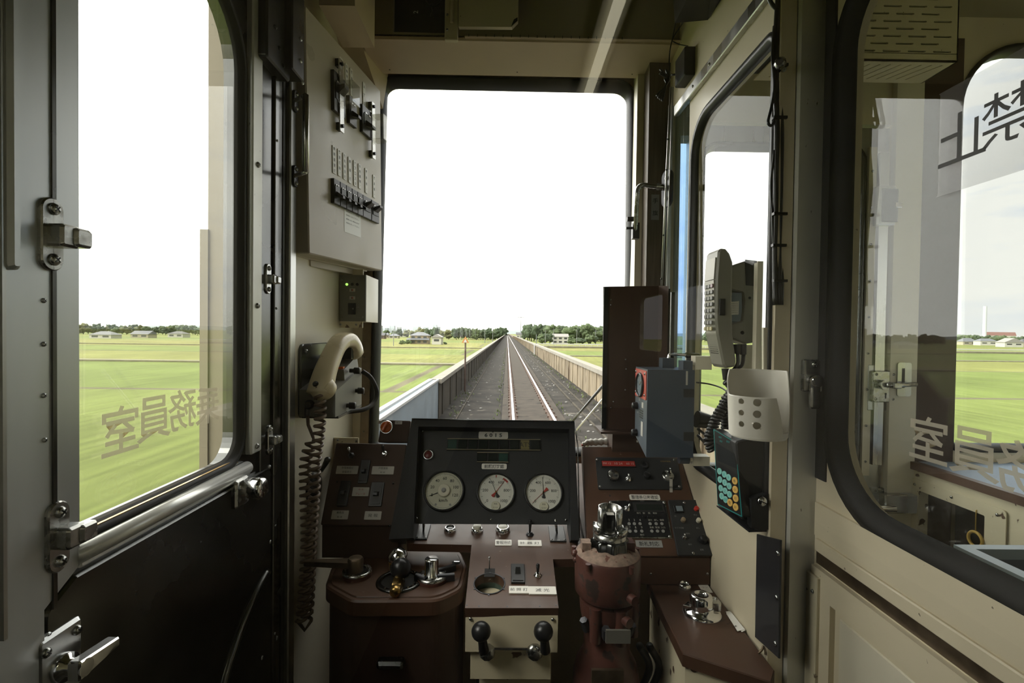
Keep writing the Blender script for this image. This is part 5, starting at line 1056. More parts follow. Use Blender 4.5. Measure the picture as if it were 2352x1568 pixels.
m = M('dark_bracket'); cx_, cz_ = .054, z1-z0-.044; m.lathe(RL.p(cx_, cz_, .002), RL.n, [(.032, 0), (.032, .004), (.029, .006), (.028, .003)], 30, cap=False); m.use('lcd_blue'); m.disc(RL, cx_, cz_, .028, .002, .0035, 30); m.use('label_cream')
for i in range(12): t = math.radians(30*i); m.text(str(12 if i == 0 else i), RL, cx_+.022*math.sin(t), cz_+.022*math.cos(t), .0037, size=.004)
m.tube([RL.p(cx_, cz_, .0045), RL.p(cx_+.012, cz_+.010, .0045)], .0008, 5); m.tube([RL.p(cx_, cz_, .0045), RL.p(cx_-.004, cz_+.020, .0045)], .0006, 5); m.build('clock_dial', rb)
for z in (.112, .040): m = M('plastic_black'); m.lathe(RL.p(.020, z+.004, .0), RL.n, [(.010, 0), (.009, .012), (.007, .014), (.0004, .014)], 14); m.build('knob', rb)
m = M('label_cream'); m.fbox(RL, .062, .045, .078, .082, 0, .001); m.fbox(RL, .066, .118, .080, .132, 0, .001); m.use('black')
for i in range(5): m.fbox(RL, .045, .090+i*.006, .075, .093+i*.006, 0, .0008) if i < 4 else None
m.use('label_cream')
m.build('control_label', rb); m = M('label_cream')
for t, z in (('音量', .100), ('電源', .022), ('表示', .140), ('選局', .135)): m.text(t, RL, .030 if z < .12 else .045, z, .0012, size=.005)
m.build('printed_lettering', rb)['kind'] = 'stuff'
m = M('cream_clean'); m.box((x1+.001, 1.22, z0-.014), (x1+.007, 1.245, z1+.012)); zt = P(1605, 832, 1.22).z; zb_ = P(1605, 1058, 1.22).z; m.box((x1+.007, 1.215, zt-.018), (.518, 1.245, zt+.016)); m.box((x1+.007, 1.215, zb_-.012), (.518, 1.245, zb_+.012)); m.build('bracket', rb)
m = M('bluegrey'); q = P(1568, 835, 1.22); m.box((q.x, 1.215, z1), (x1, 1.25, z1+.022)); m.build('clamp', rb); m = M('bluegrey'); m.box((q.x-.035, 1.27, z1), (q.x-.004, 1.30, z1+.026)); m.build('clamp', rb); m = M('bluegrey'); q = P(1562, 1063, 1.22); m.cyl((q.x, 1.23, z0-.012), (x1, 1.23, z0-.012), .011); m.build('clamp', rb)
m = M('chrome'); q = P(1537, 830, 1.27); m.tube(catmull([Vector((q.x, 1.28, z1)), P(1536, 818, 1.28), P(1543, 814, 1.28), P(1575, 815, 1.28), P(1600, 817, 1.28)], 6), .004, 8); m.use('plastic_black'); m.cyl(P(1575, 815, 1.28), P(1605, 817, 1.28), .007); m.build('carry_handle', rb)
m = M('rubber'); m.cyl(P(1600, 962, 1.25), P(1628, 968, 1.25), .022, .018); m.tube(catmull([P(1625, 968, 1.25), P(1640, 985, 1.2), P(1648, 1010, 1.15)], 5), .007, 8); m.build('plug', rb)
for i, pts in enumerate((((1600, 878), (1630, 882), (1660, 892), (1685, 912)), ((1603, 985), (1630, 1005), (1655, 1020)), ((1603, 1000), (1622, 1018), (1650, 1032)))):
    m = M('cable'); m.tube(catmull([P(x, y, 1.23-.05*k) for k, (x, y) in enumerate(pts)], 6), .0035 if i else .002, 8); m.build('lead', rb)
# ---- mobile phone handset and cradle
hp = thing('radio_handset', 'grey telephone handset with keypad hanging in a wall cradle beside the pillar', 'telephone', (.47, 1.05, 1.02))
F8 = FY(1.05); side = [(1650, 577), (1656, 570), (1668, 571), (1677, 582), (1684, 602), (1682, 700), (1684, 770), (1692, 830), (1689, 842), (1668, 846), (1661, 838), (1647, 768), (1644, 730), (1645, 640)]
sp = ppoly(F8, side); m = M('grey_phone'); m.plate(F8, rpoly(sp, .004, 3), -.060, 0, .004); m.use('grey_phone_light')
xL_ = F8.ab(1645, 700)[0]
def facex(y):   # x of the front edge at pixel row y
    if y < 640: return F8.ab(1650-(y-577)*5/63, y)[0]
    if y < 730: return F8.ab(1645, y)[0]
    return F8.ab(1645+(y-730)*.13, y)[0]
for y0, y1 in ((590, 640), (642, 765)):
    za, zb2 = F8.ab(1645, y1)[1], F8.ab(1645, y0)[1]; xa, xb = facex(y1), facex(y0)
    m.box8([(xa-.003, 1.056, za), (xa+.006, 1.056, za), (xa+.006, 1.106, za), (xa-.003, 1.106, za), (xb-.003, 1.056, zb2), (xb+.006, 1.056, zb2), (xb+.006, 1.106, zb2), (xb-.003, 1.106, zb2)])
m.build('handset_body', hp)
HL = Frame((facex(680)-.0032, 1.106, 0), (0, -1, 0), (0, 0, 1))
m = M('lcd_blue'); za, zb2 = F8.ab(1645, 638)[1], F8.ab(1645, 592)[1]; x_a = facex(600)-.0035; m.box8([(x_a+.0005, 1.060, za), (x_a+.004, 1.060, za), (x_a+.004, 1.102, za), (x_a+.0005, 1.102, za), (x_a+.0015, 1.060, zb2), (x_a+.004, 1.060, zb2), (x_a+.004, 1.102, zb2), (x_a+.0015, 1.102, zb2)]); m.use('label_white'); m.build('display', hp)
for r in range(8):
    z = F8.ab(1645, 655+14.2*r)[1]
    for c_ in range(3):
        mt = 'key_cream' if r == 7 else ('red_dark' if (r == 0 and c_ == 2) else 'key_grey'); m = M(mt); m.plate(HL, rrect(.006+c_*.0155, z-.0042, .018+c_*.0155, z+.0042, .0022, 3), 0, .0028, .0008)
        if r > 2: m.use('label_cream'); t = ('123', '456', '789', '*0#', 'ABC')[r-3][c_]; m.text(t, HL, .012+c_*.0155, z, .003, size=.0038)
        m.build('key', hp)
m = M('black'); fz = F8.ab(1659, 705); m.fbox(F8, fz[0]-.007, fz[1]-.018, fz[0]+.006, fz[1]+.018, 0, .003, .001); m.build('side_button', hp)
m = M('black_matt'); 
for r in range(7):
    for c_ in range(6):
        y = 782+5*r; q = F8.ab(1652+r*.7, y); m.lathe((q[0]-.0006, 1.063+c_*.007, q[1]), (-1, 0, -.15), [(.0011, 0), (.0011, .0009)], 6)
m.build('mouthpiece_holes', hp)['kind'] = 'stuff'
m = M('grey_phone'); F9 = FY(1.075); m.plate(F9, rpoly(ppoly(F9, [(1678, 611), (1715, 598), (1748, 600), (1745, 784), (1712, 790), (1675, 776), (1672, 745), (1703, 737), (1709, 690), (1706, 672), (1678, 665)]), .003, 3), -.05, 0, .003); m.build('cradle', hp)
m = M('lcd_blue'); m.plate(F9.off(-.004), ppoly(F9, [(1676, 672), (1706, 672), (1706, 738), (1676, 738)]), -.03, 0); m.use('label_white'); m.plate(F9.off(-.004), ppoly(F9, [(1676, 693), (1699, 691), (1698, 722), (1676, 723)]), 0, .001); m.use('ink_grey')
for i in range(5): m.text('型式番号0123', F9.off(-.004), *F9.ab(1687, 697+5*i), .0012, width=.017)
m.build('battery_label', hp)
m = M('black'); m.plate(F9, ppoly(F9, [(1711, 596), (1738, 599), (1736, 657), (1713, 655)]), 0, .0012); m.build('black_tape', hp)
m = M('black_matt'); m.disc(F9, *F9.ab(1722, 684), .0028, 0, .001, 12); m.disc(F9, *F9.ab(1705, 764), .004, 0, .001, 12); m.build('screw_hole', hp)
m = M('rubber'); m.cyl(P(1692, 790, 1.06), P(1694, 812, 1.06), .008, .0065); m.cyl(P(1706, 790, 1.06), P(1707, 814, 1.06), .008, .0065); m.cyl(P(1666, 846, 1.06), P(1667, 872, 1.06), .008, .006); m.build('strain_relief', hp)
m = M('cable'); m.tube(catmull([P(1694, 812, 1.06), P(1694, 835, 1.06), P(1682, 852, 1.06), P(1672, 858, 1.06)], 6) , .0042, 8); m.tube(catmull([P(1708, 814, 1.06), P(1704, 838, 1.07), P(1690, 850, 1.08), P(1700, 880, 1.08), P(1702, 905, 1.05)], 6), .0042, 8); m.build('straight_cord', hp)
c1 = [P(1667, 872, 1.06), P(1680, 885, 1.06), P(1682, 905, 1.06), P(1668, 925, 1.055), P(1648, 955, 1.05), P(1634, 990, 1.045), P(1628, 1015, 1.04), P(1637, 1035, 1.04)]
m = M('cable'); m.tube(coil(c1, 24, .0085, 10), .0036, 7); c2 = [P(1690, 868, 1.07), P(1682, 900, 1.07), P(1664, 925, 1.07), P(1667, 960, 1.07), P(1668, 985, 1.07)]; m.tube(coil(c2, 17, .0085, 10), .0036, 7); m.build('coiled_cord', hp)
# ---- cream bracket on the pillar
br_ = thing('mounting_bracket', 'cream sheet metal bracket carrying phone, holder and keypad on the pillar', 'bracket', (.53, .94, .85))
FA = FY(.944); q = lambda x, y: FA.ab(x, y); m = M('cream_clean'); m.plate(FA, rpoly([q(1776, 700), q(1776, 1205), q(1800, 1228), q(1812, 1222), q(1814, 710), q(1804, 696)], .004, 3), -.004, 0, .001)
for x, y in ((1802, 714), (1786, 762), (1787, 1210)): m.screw(FA.px(x, y, 0), FA.n, .0045)
m.use('black_matt')
for x, y in ((1806, 802), (1795, 1070)): m.disc(FA, *FA.ab(x, y), .002, 0, .0005, 8)
m.build('screw_plate', br_)
m = M('cream_clean'); FB = FY(1.005); x0_, zt_b = FB.ab(1749, 600); _, zb_b = FB.ab(1749, 1000); m.box((x0_, 1.003, zb_b), (x0_+.003, 1.035, zt_b)); m.box((x0_, 1.003, zb_b), (.5195, 1.007, zt_b)); m.box((x0_+.003, 1.007, .99), (.5195, 1.012, 1.35))
FC = FY(1.085); a = [FC.ab(x, y) for x, y in ((1700, 792), (1750, 792), (1752, 1000), (1700, 990))]; m.plate(FC, a, -.004, 0); m.build('back_channel', br_)
m = M('cream_clean'); m.plate(FA.off(-.008), [q(1756, 752), q(1794, 752), q(1796, 860), q(1756, 870)], -.002, .004, .001); m.screw(FA.px(1785, 762, -.004), FA.n, .0045); m.build('tab', br_)
# ---- cup holder: round pocket with six holes and raised back
ch_ = thing('cup_holder', 'white plastic round holder with six holes screwed to the pillar', 'cup holder', (.465, .89, .96))
cc_ = (P(1742, 940, .885).x, .885); R0 = .0500; zb3 = P(1742, 1010, .84).z; nA, nZ = 120, 44; hmax = .118
def top_h(t):      # t in degrees, 270 = towards the camera
    d = ((t-270+180) % 360)-180
    if -95 < d < 6: return .074 - .012*abs(d+50)/50*0
    if 6 <= d < 26: return .074 - (d-6)/20*.058
    if 26 <= d < 58: return .010
    if 58 <= d < 92: return .010 + (d-58)/34*.108
    return .118 if d > 0 else .074 + min(1, (-95-d)/40)*.044
holes = []
for c_ in range(2):
    for r in range(3): holes.append((math.radians(270-58+30*c_)*R0, .024+.0205*r, (.0052, .0066)[c_]))
def shell(R, off=0):
    idx = {}; vs = []; fs = []
    for i in range(nA):
        t = 360*i/nA
        for k in range(nZ+1):
            s_, z = math.radians(t)*R0, top_h(t)*k/nZ
            for hs_, hz_, hrr in holes:
                d = math.hypot(s_-hs_, z-hz_)
                if 1e-6 < d and abs(d-hrr) < .0021: s_ = hs_+(s_-hs_)*hrr/d; z = hz_+(z-hz_)*hrr/d
            t2 = s_/R0; flare = 1+.10*z/.1; vs.append((cc_[0]+R*flare*math.cos(t2), cc_[1]+R*.92*flare*math.sin(t2), zb3+z))
    for i in range(nA):
        j = (i+1) % nA
        for k in range(nZ):
            sm = math.radians(360*(i+.5)/nA)*R0; zm = (top_h(360*i/nA)+top_h(360*(i+1)/nA))/2*(k+.5)/nZ
            if any(math.hypot(sm-a_, zm-b_) < c2_ for a_, b_, c2_ in holes): continue
            fs.append((i*(nZ+1)+k, j*(nZ+1)+k, j*(nZ+1)+k+1, i*(nZ+1)+k+1))
    return vs, fs
v1, f1 = shell(R0); v2, f2 = shell(R0-.0028); m = M('white_plastic'); n1 = len(v1); f = list(f1)+[tuple(n1+i for i in q_[::-1]) for q_ in f2]
f += [(i*(nZ+1)+nZ, ((i+1) % nA)*(nZ+1)+nZ, n1+((i+1) % nA)*(nZ+1)+nZ, n1+i*(nZ+1)+nZ) for i in range(nA)]
m.add(v1+v2, f, True); m.lathe((cc_[0], cc_[1], zb3-.003), (0, 0, 1), [(R0*.93, 0), (R0*.96, .003), (R0*.96, .005)], 40); m.build('pocket', ch_)
m = M('worn_chrome'); m.lathe(P(1790, 893, .925), (0, -1, 0), [(.007, 0), (.007, .003), (.005, .005)], 14); m.build('screw', ch_)
# ---- keypad terminal
kt = thing('keypad_terminal', 'black terminal with round teal and yellow keys beside the pillar', 'keypad', (.47, .97, .78))
A = P(1648, 1160, 1.00); B_ = P(1706, 1190, .935); C_ = P(1637, 984, 1.03); KT = Frame(A, B_-A, C_-A)
pp = ppoly(KT, [(1648, 1160), (1706, 1190), (1692, 1030), (1684, 1010), (1638, 983)])
m = M('plastic_black'); m.plate(KT, rpoly(pp, .003, 3), -.022, 0, .001); m.use('teal'); cx = sum(x for x, y in pp)/5; cy = sum(y for x, y in pp)/5; i1 = [((x-cx)*.965+cx, (y-cy)*.975+cy) for x, y in pp]; i2 = [((x-cx)*.92+cx, (y-cy)*.955+cy) for x, y in pp]
m.plate(KT, i1, 0, .0006); m.use('black'); m.plate(KT, i2, .0006, .0010); m.use('teal'); m.text('DENSO'[:0] or '精算', KT, *KT.ab(1655, 1004), .0012, size=.004); m.text('運賃', KT, *KT.ab(1657, 1013), .0012, size=.004); m.text('整理', KT, *KT.ab(1673, 1014), .0012, size=.004); m.build('face', kt)
m = M('lcd'); m.plate(KT, ppoly(KT, [(1650, 1058), (1693, 1076), (1689, 1042), (1646, 1017)]), .0010, .0016); m.build('display', kt)
keys = [(1654, 1082, '7'), (1665, 1089, '8'), (1675, 1096, '9'), (1655, 1101, '4'), (1666, 1108, '5'), (1676, 1116, '6'), (1657, 1121, '1'), (1667, 1127, '2'), (1677, 1135, '3'), (1659, 1139, '0'), (1668, 1147, '00')]
for x, y, t in keys: m = M('key_teal'); a, b = KT.ab(x, y); m.disc(KT, a, b, .0068, .001, .0022, 18, .0005); m.use('teal'); m.text(t, KT, a, b, .0024, size=.006); m.build('key', kt)
for x, y, t in ((1689, 1104, '券'), (1690, 1124, '小'), (1691, 1144, '印'), (1678, 1154, '取'), (1691, 1164, '計')): m = M('key_yellow'); a, b = KT.ab(x, y); m.disc(KT, a, b, .0074, .001, .0022, 18, .0005); m.use('ink'); m.text(t, KT, a, b, .0024, size=.006); m.build('key', kt)
FD = FY(.955); m = M('charcoal'); m.plate(FD, rpoly(ppoly(FD, [(1690, 1014), (1742, 1000), (1782, 1040), (1780, 1205), (1706, 1196)]), .006, 4), -.05, 0, .003); a = [FD.ab(x, y) for x, y in ((1716, 1140), (1757, 1128), (1758, 1210), (1716, 1214))]; m.plate(FD, a, 0, .014, .002); m.build('housing', kt)
m = M('chrome'); fr = FY(.941); a, b = fr.ab(1747, 1149); m.lathe(fr.p(a, b, 0), fr.n, [(.0095, 0), (.0095, .006), (.008, .009), (.0004, .0095)], 22); m.use('black'); m.fbox(Frame(fr.p(a, b, 0), (1, 0, -.45), (.45, 0, 1)), -.0085, -.001, .0085, .001, .009, .0100); m.build('thumb_screw', kt)
m = M('dark_bracket'); m.box8([P(1646, 1163, 1.00), P(1720, 1222, .93), P(1790, 1220, .96), P(1780, 1205, 1.0), P(1646, 1160, 1.00), P(1720, 1218, .93), P(1790, 1216, .96), P(1780, 1201, 1.0)]); m.build('tray', kt)
# ---- cable bundle down the partition
cb = thing('cable_bundle', 'bundle of black cables tied down the partition edge beside the pillar', 'cable', (.51, .96, 1.3))
for i, (off, r) in enumerate(((0, .0058), (11, .0062), (20, .0045))):
    m = M('cable'); m.tube(catmull([P(1790+off*.7, -40, .945), P(1784+off, 60, .945), P(1780+off, 170, .945), P(1785+off*.8, 280, .94), P(1783+off*.9, 400, .94), P(1782+off*.8, 500, .94), P(1780+off*.8, 600, .94), P(1782+off*.6, 700, .935)], 6), r, 8); m.build('cable', cb)
m = M('cable'); m.tube(catmull([P(1778, 60, .94), P(1774, 130, .94), P(1779, 200, .94), P(1771, 250, .94), P(1764, 280, .94), P(1772, 288, .94), P(1782, 268, .94), P(1788, 225, .94), P(1794, 160, .94)], 6), .0028, 8); m.tube(catmull([P(1779, 345, .94), P(1771, 420, .94), P(1774, 500, .94), P(1776, 560, .94), P(1779, 610, .94)], 6), .0022, 8); m.tube(catmull([P(1760, -20, .945), P(1772, 8, .945), P(1786, 22, .945)], 5), .004, 8); m.build('thin_wire', cb)
for y, x in ((152, 1784), (272, 1782), (492, 1782), (564, 1780), (645, 1782)): m = M('plastic_black'); p0 = P(x-9, y, .938); p1 = P(x+22, y-2, .938); m.box((p0.x, .930, p0.z-.0025), (p1.x, .9385, p0.z+.0025)); m.build('cable_tie', cb)
# ---- grab arm with round flange (blind bracket)
ga = thing('grab_arm', 'bent metal arm with oval flange beside the right edge of the windscreen', 'grab arm', (.45, 1.5, 1.55))
m = M('worn_chrome'); base = P(1524, 430, 1.48); m.tube(catmull([base, P(1500, 428, 1.49), P(1478, 425, 1.50), P(1466, 432, 1.50), P(1463, 450, 1.50), P(1460, 500, 1.52), P(1459, 530, 1.53)], 6), .0075, 12); m.cyl(base, P(1508, 429, 1.485), .010); m.build('arm', ga)
m = M('dark_bracket'); fr = Frame(P(1533, 432, 1.475), (.42, -.9, 0), (0, 0, 1)); m.plate(fr, rrect(-.022, -.058, .022, .056, .022), -.003, .004, .001); 
for z in (.03, -.032): m.screw(fr.p(0, z, .004), fr.n, .007)
m.build('flange', ga)
m = M('dark_bracket'); q = P(1459, 525, 1.53); m.box((q.x-.009, 1.523, q.z-.032), (q.x+.012, 1.545, q.z+.018)); m.cyl(P(1438, 524, 1.53), P(1462, 523, 1.53), .004); m.cyl(P(1440, 503, 1.53), P(1458, 503, 1.53), .008); m.build('clamp', ga)
m = M('label_cream'); f6 = FY(1.579); a, b = f6.ab(1505, 475)
m.use('ink_grey'); m.fbox(f6, a-.013, b-.042, a+.013, b+.040, -.0005, .0002); m.use('ink'); m.text('手', f6, a, b+.020, .0006, size=.017, bold=.01); m.text('旗', f6, a, b-.020, .0006, size=.017, bold=.01); tag(m.build('flag_sticker'), 'faded sticker with two characters on the wood grain post', 'sticker')
m = M('alu'); m.tube([P(1541, 200, 1.46), P(1529, 440, 1.46), P(1520, 655, 1.46)], .0035, 8); m.tube([P(1546, 200, 1.46), P(1537, 440, 1.46), P(1528, 655, 1.46)], .0022, 8)
for y, x in ((320, 1537), (390, 1534), (540, 1527), (640, 1522)): m.screw(P(x-3, y, 1.456), (0, -1, 0), .003, 'steel_dark')
tag(m.build('edge_rail'), 'thin polished metal rail running down beside the wood grain post', 'rail')
# ---- black adapter, wire bunch
m = M('plastic_black'); q0 = P(1575, 166, 1.36); q1 = P(1602, 100, 1.36); m.fbox(PF, -1.45, q0.z, -1.37, q1.z, .0, .030, .003); ad = tag(m.build('adapter_box'), 'small black plastic box on the partition above the aluminium rail', 'adapter')
wb = thing('wire_bunch', 'untidy black wire bunch tied up in the upper right windscreen corner', 'wire', (.46, 1.45, 1.95))
m = M('cable'); m.tube(catmull([P(1590, -20, 1.40), P(1575, 40, 1.44), P(1545, 90, 1.48), P(1537, 140, 1.48), P(1540, 180, 1.46)], 6), .002, 6); m.tube(catmull([P(1545, 95, 1.48), P(1560, 102, 1.45), P(1580, 106, 1.42)], 6), .002, 6); m.tube(catmull([P(1542, 172, 1.46), P(1560, 172, 1.44), P(1572, 190, 1.43), P(1584, 185, 1.41), P(1590, 168, 1.40)], 6), .003, 6); m.tube(catmull([P(1556, 10, 1.47), P(1550, 60, 1.47), P(1538, 120, 1.47)], 6), .0015, 6); m.build('loose_wire', wb)
m = M('cable'); random.seed(3)
for i in range(9):
    x = 1519+random.uniform(-5, 18); m.tube(catmull([P(x, 158+random.uniform(0, 12), 1.45), P(1532+random.uniform(-6, 6), 180, 1.455), P(1530, 195, 1.45), P(1515+random.uniform(-10, 12), 224+random.uniform(-8, 10), 1.445)], 5), .0030, 6)
m.build('cable_tails', wb)
# ---- grey box under ceiling, right grille box
m = M('charcoal'); q0 = P(1612, 52, 1.20); q1 = P(1680, 2, 1.10); m.box8([(.44, 1.05, 2.10), (.517, 1.05, 2.08), (.517, 1.28, 2.08), (.43, 1.28, 2.07), (.42, 1.05, 2.37), (.517, 1.05, 2.37), (.517, 1.28, 2.37), (.40, 1.28, 2.37)]); tag(m.build('ceiling_speaker'), 'dark grey box fixed high on the partition under the ceiling', 'box')
gb = thing('grille_box', 'cream perforated grille box on the ceiling of the passage', 'grille', (1.2, 1.4, 2.1)); FE = FY(1.38); a0, b0 = FE.ab(1900, 136); a1, b1 = FE.ab(2200, 136)
hl = []
sxp = FE.sc(2000, 60)
for r in range(10):
    for c_ in range(8):
        x = a1-.020-c_*58.5*sxp-(r % 2)*29*sxp; z = b0+ (22+17*r)*sxp
        if x-42*sxp > a0-.1 and z < ZC-.02: hl.append(rrect(x-42*sxp, z-.0027, x, z+.0027, .0026, 3))
m = M('cream'); m.plate(FE, [(a0-.15, b0), (a1, b0), (a1, ZC), (a0-.15, ZC)], -.006, 0, holes=hl); m.use('black_matt'); m.fbox(FE, a0-.14, b0+.008, a1-.008, ZC, -.012, -.010); m.build('perforated_front', gb)
hl = [[(a1-.03-.030*i, 1.40), (a1-.025-.030*i, 1.40), (a1-.065-.030*i, 1.48), (a1-.070-.030*i, 1.48)] for i in range(15)]
m = M('cream'); fr = Frame((0, 0, b0), (1, 0, 0), (0, -1, 0)); hl = [[(x, -y) for x, y in q_] for q_ in hl]; m.plate(fr, [(a0-.15, -1.38), (a1, -1.38), (a1, -1.50), (a0-.15, -1.50)], -.004, 0, holes=hl); m.use('black_matt'); m.box((a0-.15, 1.38, b0+.02), (a1, 1.50, b0+.022)); m.use('cream'); m.box((a1-.004, 1.38, b0), (a1, 1.50, ZC)); m.build('slatted_underside', gb)
# ---- right booth: desk, ring, blue tray
bd = thing('booth_desk', 'brown edged booth desk with a pale blue worn top right of the passage', 'desk', (1.7, 1.3, 0))
m = M('brown'); m.box((1.425, .70, .792), (1.45, 1.69, .818)); m.build('edge_strip', bd); m = M('window_board'); m.box((1.45, .70, .795), (2.08, 1.69, .815)); m.build('desk_top', bd)
SBF = FX(1.4385, -1); m = M('cream_chipped'); m.plate(SBF, rrect(-1.69, .24, -1.36, .760, .012), 0, .004, holes=[rrect(-1.653, .30, -1.422, .723, .004)]) 
for a, b in ((-1.67, .74), (-1.53, .742), (-1.385, .74)): m.screw(SBF.p(a, b, .004), SBF.n, .005)
m.build('opening_frame', bd)
m = M('yellow_ring'); q = onX(2240, 1238, 1.432); fr = Frame(q, (0, -1, 0), (0, 0, 1)); m.tube([fr.p(0, .020, 0), fr.p(0, .73-q.z, 0), fr.p(0, .732-q.z, -.004)], .0015, 6); m.tube([fr.p(.022*math.cos(2*math.pi*i/24), .022*math.sin(2*math.pi*i/24), 0) for i in range(24)], .0045, 8, closed=True); tag(m.build('yellow_ring'), 'small yellow ring hanging in the dark booth opening', 'ring')
tr = thing('blue_tray', 'blue plastic tray with pale rim seen low through the passage window', 'tray', (1.0, .85, .7)); zt_ = 1.25-490*.92/1110; TZ = FZ(zt_)
q0 = TZ.ab(2190, 1250); m = M('blue_tray_edge'); m.plate(TZ, [(q0[0], .50), (q0[0]+.5, .50), (q0[0]+.5, q0[1]), (q0[0], q0[1])], -.02, 0, holes=[[(q0[0]+.025, .53), (q0[0]+.47, .53), (q0[0]+.47, q0[1]-.02), (q0[0]+.025, q0[1]-.02)]]); m.build('rim', tr)
m = M('blue_tray'); m.box((q0[0]+.012, .515, zt_-.14), (q0[0]+.49, q0[1]-.01, zt_-.12)); m.box((q0[0]+.010, .51, zt_-.14), (q0[0]+.018, q0[1]-.008, zt_-.015)); m.box((q0[0]+.012, q0[1]-.014, zt_-.14), (q0[0]+.49, q0[1]-.008, zt_-.015)); m.build('tub', tr)
m = M('steel_dark'); m.box((q0[0]+.15, .55, 0), (q0[0]+.35, .8, zt_-.14)); m.build('stand', tr)
# ---- wipers outside
for i, pts in enumerate((((1300, 985, 1.88), (1385, 885, 1.88), (1420, 845, 1.88)), ((1312, 1002, 1.86), (1385, 915, 1.86), (1430, 862, 1.86)))):
    m = M('steel_dark' if i == 0 else 'alu'); lo = P(*pts[0]); m.tube([P(*q_) for q_ in pts], .005, 8, rad=[.0035, .006 if i == 0 else .0035, .004]); m.tube([lo, Vector((lo.x-.03, 1.83, .80)), Vector((lo.x-.035, 1.772, .79))], .006, 8); o = m.build('wiper_arm'); tag(o, ('darker upper wiper arm outside the windscreen', 'thin bright lower wiper arm outside the windscreen')[i], 'wiper')
# ================================================================== OUTSIDE
GZ = -5.75; DZ = -1.10
mat('concrete_dark_shaded', (.050, .043, .033), .9, spec=.15, var=.35, vs=2.5, wear=(.022, .019, .016), wt=.60, wsc=1.2, stretch=(1, 1, .25))  # darker copy of the parapet concrete: shade put into its colour
mat('concrete_sunlit', (.20, .165, .115), .9, spec=.15, var=.3, vs=3, wear=(.10, .075, .05), wt=.58, wsc=1.6, stretch=(1, 1, .3))  # paler copy of the parapet concrete: sunlight put into its colour
mat('concrete_cap', (0.180, 0.165, 0.135), .85, var=.2, vs=3)
mat('deck', (.028, .0255, .0225), .95, spec=.1, var=.6, vs=1.6, wear=(.10, .09, .075), wt=.66, wsc=3.2)
mat('slab', (.048, .041, .034), .95, spec=.1, var=.3, vs=3, wear=(.026, .023, .02), wt=.62, wsc=2)
mat('rust', (0.060, 0.033, 0.022), .9, var=.3, vs=40)
mat('rail_head', (.92, .92, .92), .30, metal=1)
mat('barrier', (0.180, 0.220, 0.250), .5, var=.08, vs=2)
mat('white_paint', (0.400, 0.400, 0.390), .5)
mat('verge', (0.135, 0.125, 0.075), .95, var=.3, vs=.6)
mat('weed', (0.100, 0.135, 0.035), .9, var=.3, vs=5)
mat('stone', (0.210, 0.205, 0.190), .9, var=.3, vs=6)
mat('leaf_dark', (0.033, 0.052, 0.022), .9, var=.5, vs=.9, bump=0)
mat('leaf_mid', (0.052, 0.075, 0.028), .9, var=.5, vs=.9)
mat('leaf_olive', (0.085, 0.090, 0.030), .9, var=.4, vs=.9)
mat('bark', (0.040, 0.030, 0.022), .9)
mat('house_cream', (0.310, 0.280, 0.200), .8); mat('house_white', (0.400, 0.390, 0.330), .8); mat('house_tan', (0.250, 0.200, 0.130), .8); mat('house_brown', (0.125, 0.085, 0.055), .8); mat('house_pink', (0.275, 0.225, 0.210), .8)
mat('tile_grey', (0.100, 0.105, 0.115), .7, var=.1, vs=2); mat('tile_dark', (0.060, 0.060, 0.065), .7); mat('tile_red', (0.200, 0.100, 0.085), .7); mat('tile_light', (0.200, 0.190, 0.175), .7)
mat('window_dark', (0.030, 0.033, 0.035), .3); mat('city', (.42, .46, .49), .8); mat('city_white', (0.400, 0.415, 0.430), .8); mat('pole_grey', (0.150, 0.155, 0.160), .7); mat('pole_rust', (0.065, 0.040, 0.030), .8); mat('sign_orange', (0.375, 0.150, 0.025), .6); mat('greenhouse', (0.300, 0.330, 0.350), .5)  # city tones are paled: distance haze put into the colour
# ---- rice fields: rectangular plots with paths between
m_ = bpy.data.materials.new('fields'); MATS['fields'] = m_; m_.use_nodes = True; n = m_.node_tree; b = n.nodes['Principled BSDF']; b.inputs['Roughness'].default_value = .95; b.inputs['Specular IOR Level'].default_value = .1
g = n.nodes.new('ShaderNodeNewGeometry'); mp = n.nodes.new('ShaderNodeMapping'); mp.inputs['Location'].default_value = (14, -9, 0); n.links.new(g.outputs['Position'], mp.inputs[0])
br = n.nodes.new('ShaderNodeTexBrick'); br.offset = .37; br.inputs['Color1'].default_value = (.112, .142, .036, 1); br.inputs['Color2'].default_value = (.175, .165, .052, 1); br.inputs['Mortar'].default_value = (.10, .09, .055, 1)
br.inputs['Scale'].default_value = 1; br.inputs['Brick Width'].default_value = 330; br.inputs['Row Height'].default_value = 47.5; br.inputs['Mortar Size'].default_value = .8; br.inputs['Mortar Smooth'].default_value = .3; br.inputs['Bias'].default_value = -.15
n.links.new(mp.outputs[0], br.inputs['Vector'])
mp2 = n.nodes.new('ShaderNodeMapping'); mp2.inputs['Rotation'].default_value = (0, 0, .5); mp2.inputs['Scale'].default_value = (1.6, .10, 1); n.links.new(g.outputs['Position'], mp2.inputs[0])
t1 = n.nodes.new('ShaderNodeTexNoise'); t1.inputs['Scale'].default_value = .9; t1.inputs['Detail'].default_value = 5; n.links.new(mp2.outputs[0], t1.inputs['Vector'])
t2 = n.nodes.new('ShaderNodeTexNoise'); t2.inputs['Scale'].default_value = .06; t2.inputs['Detail'].default_value = 4; n.links.new(g.outputs['Position'], t2.inputs['Vector'])
a_ = n.nodes.new('ShaderNodeMath'); a_.operation = 'ADD'; n.links.new(t1.outputs[0], a_.inputs[0]); n.links.new(t2.outputs[0], a_.inputs[1])
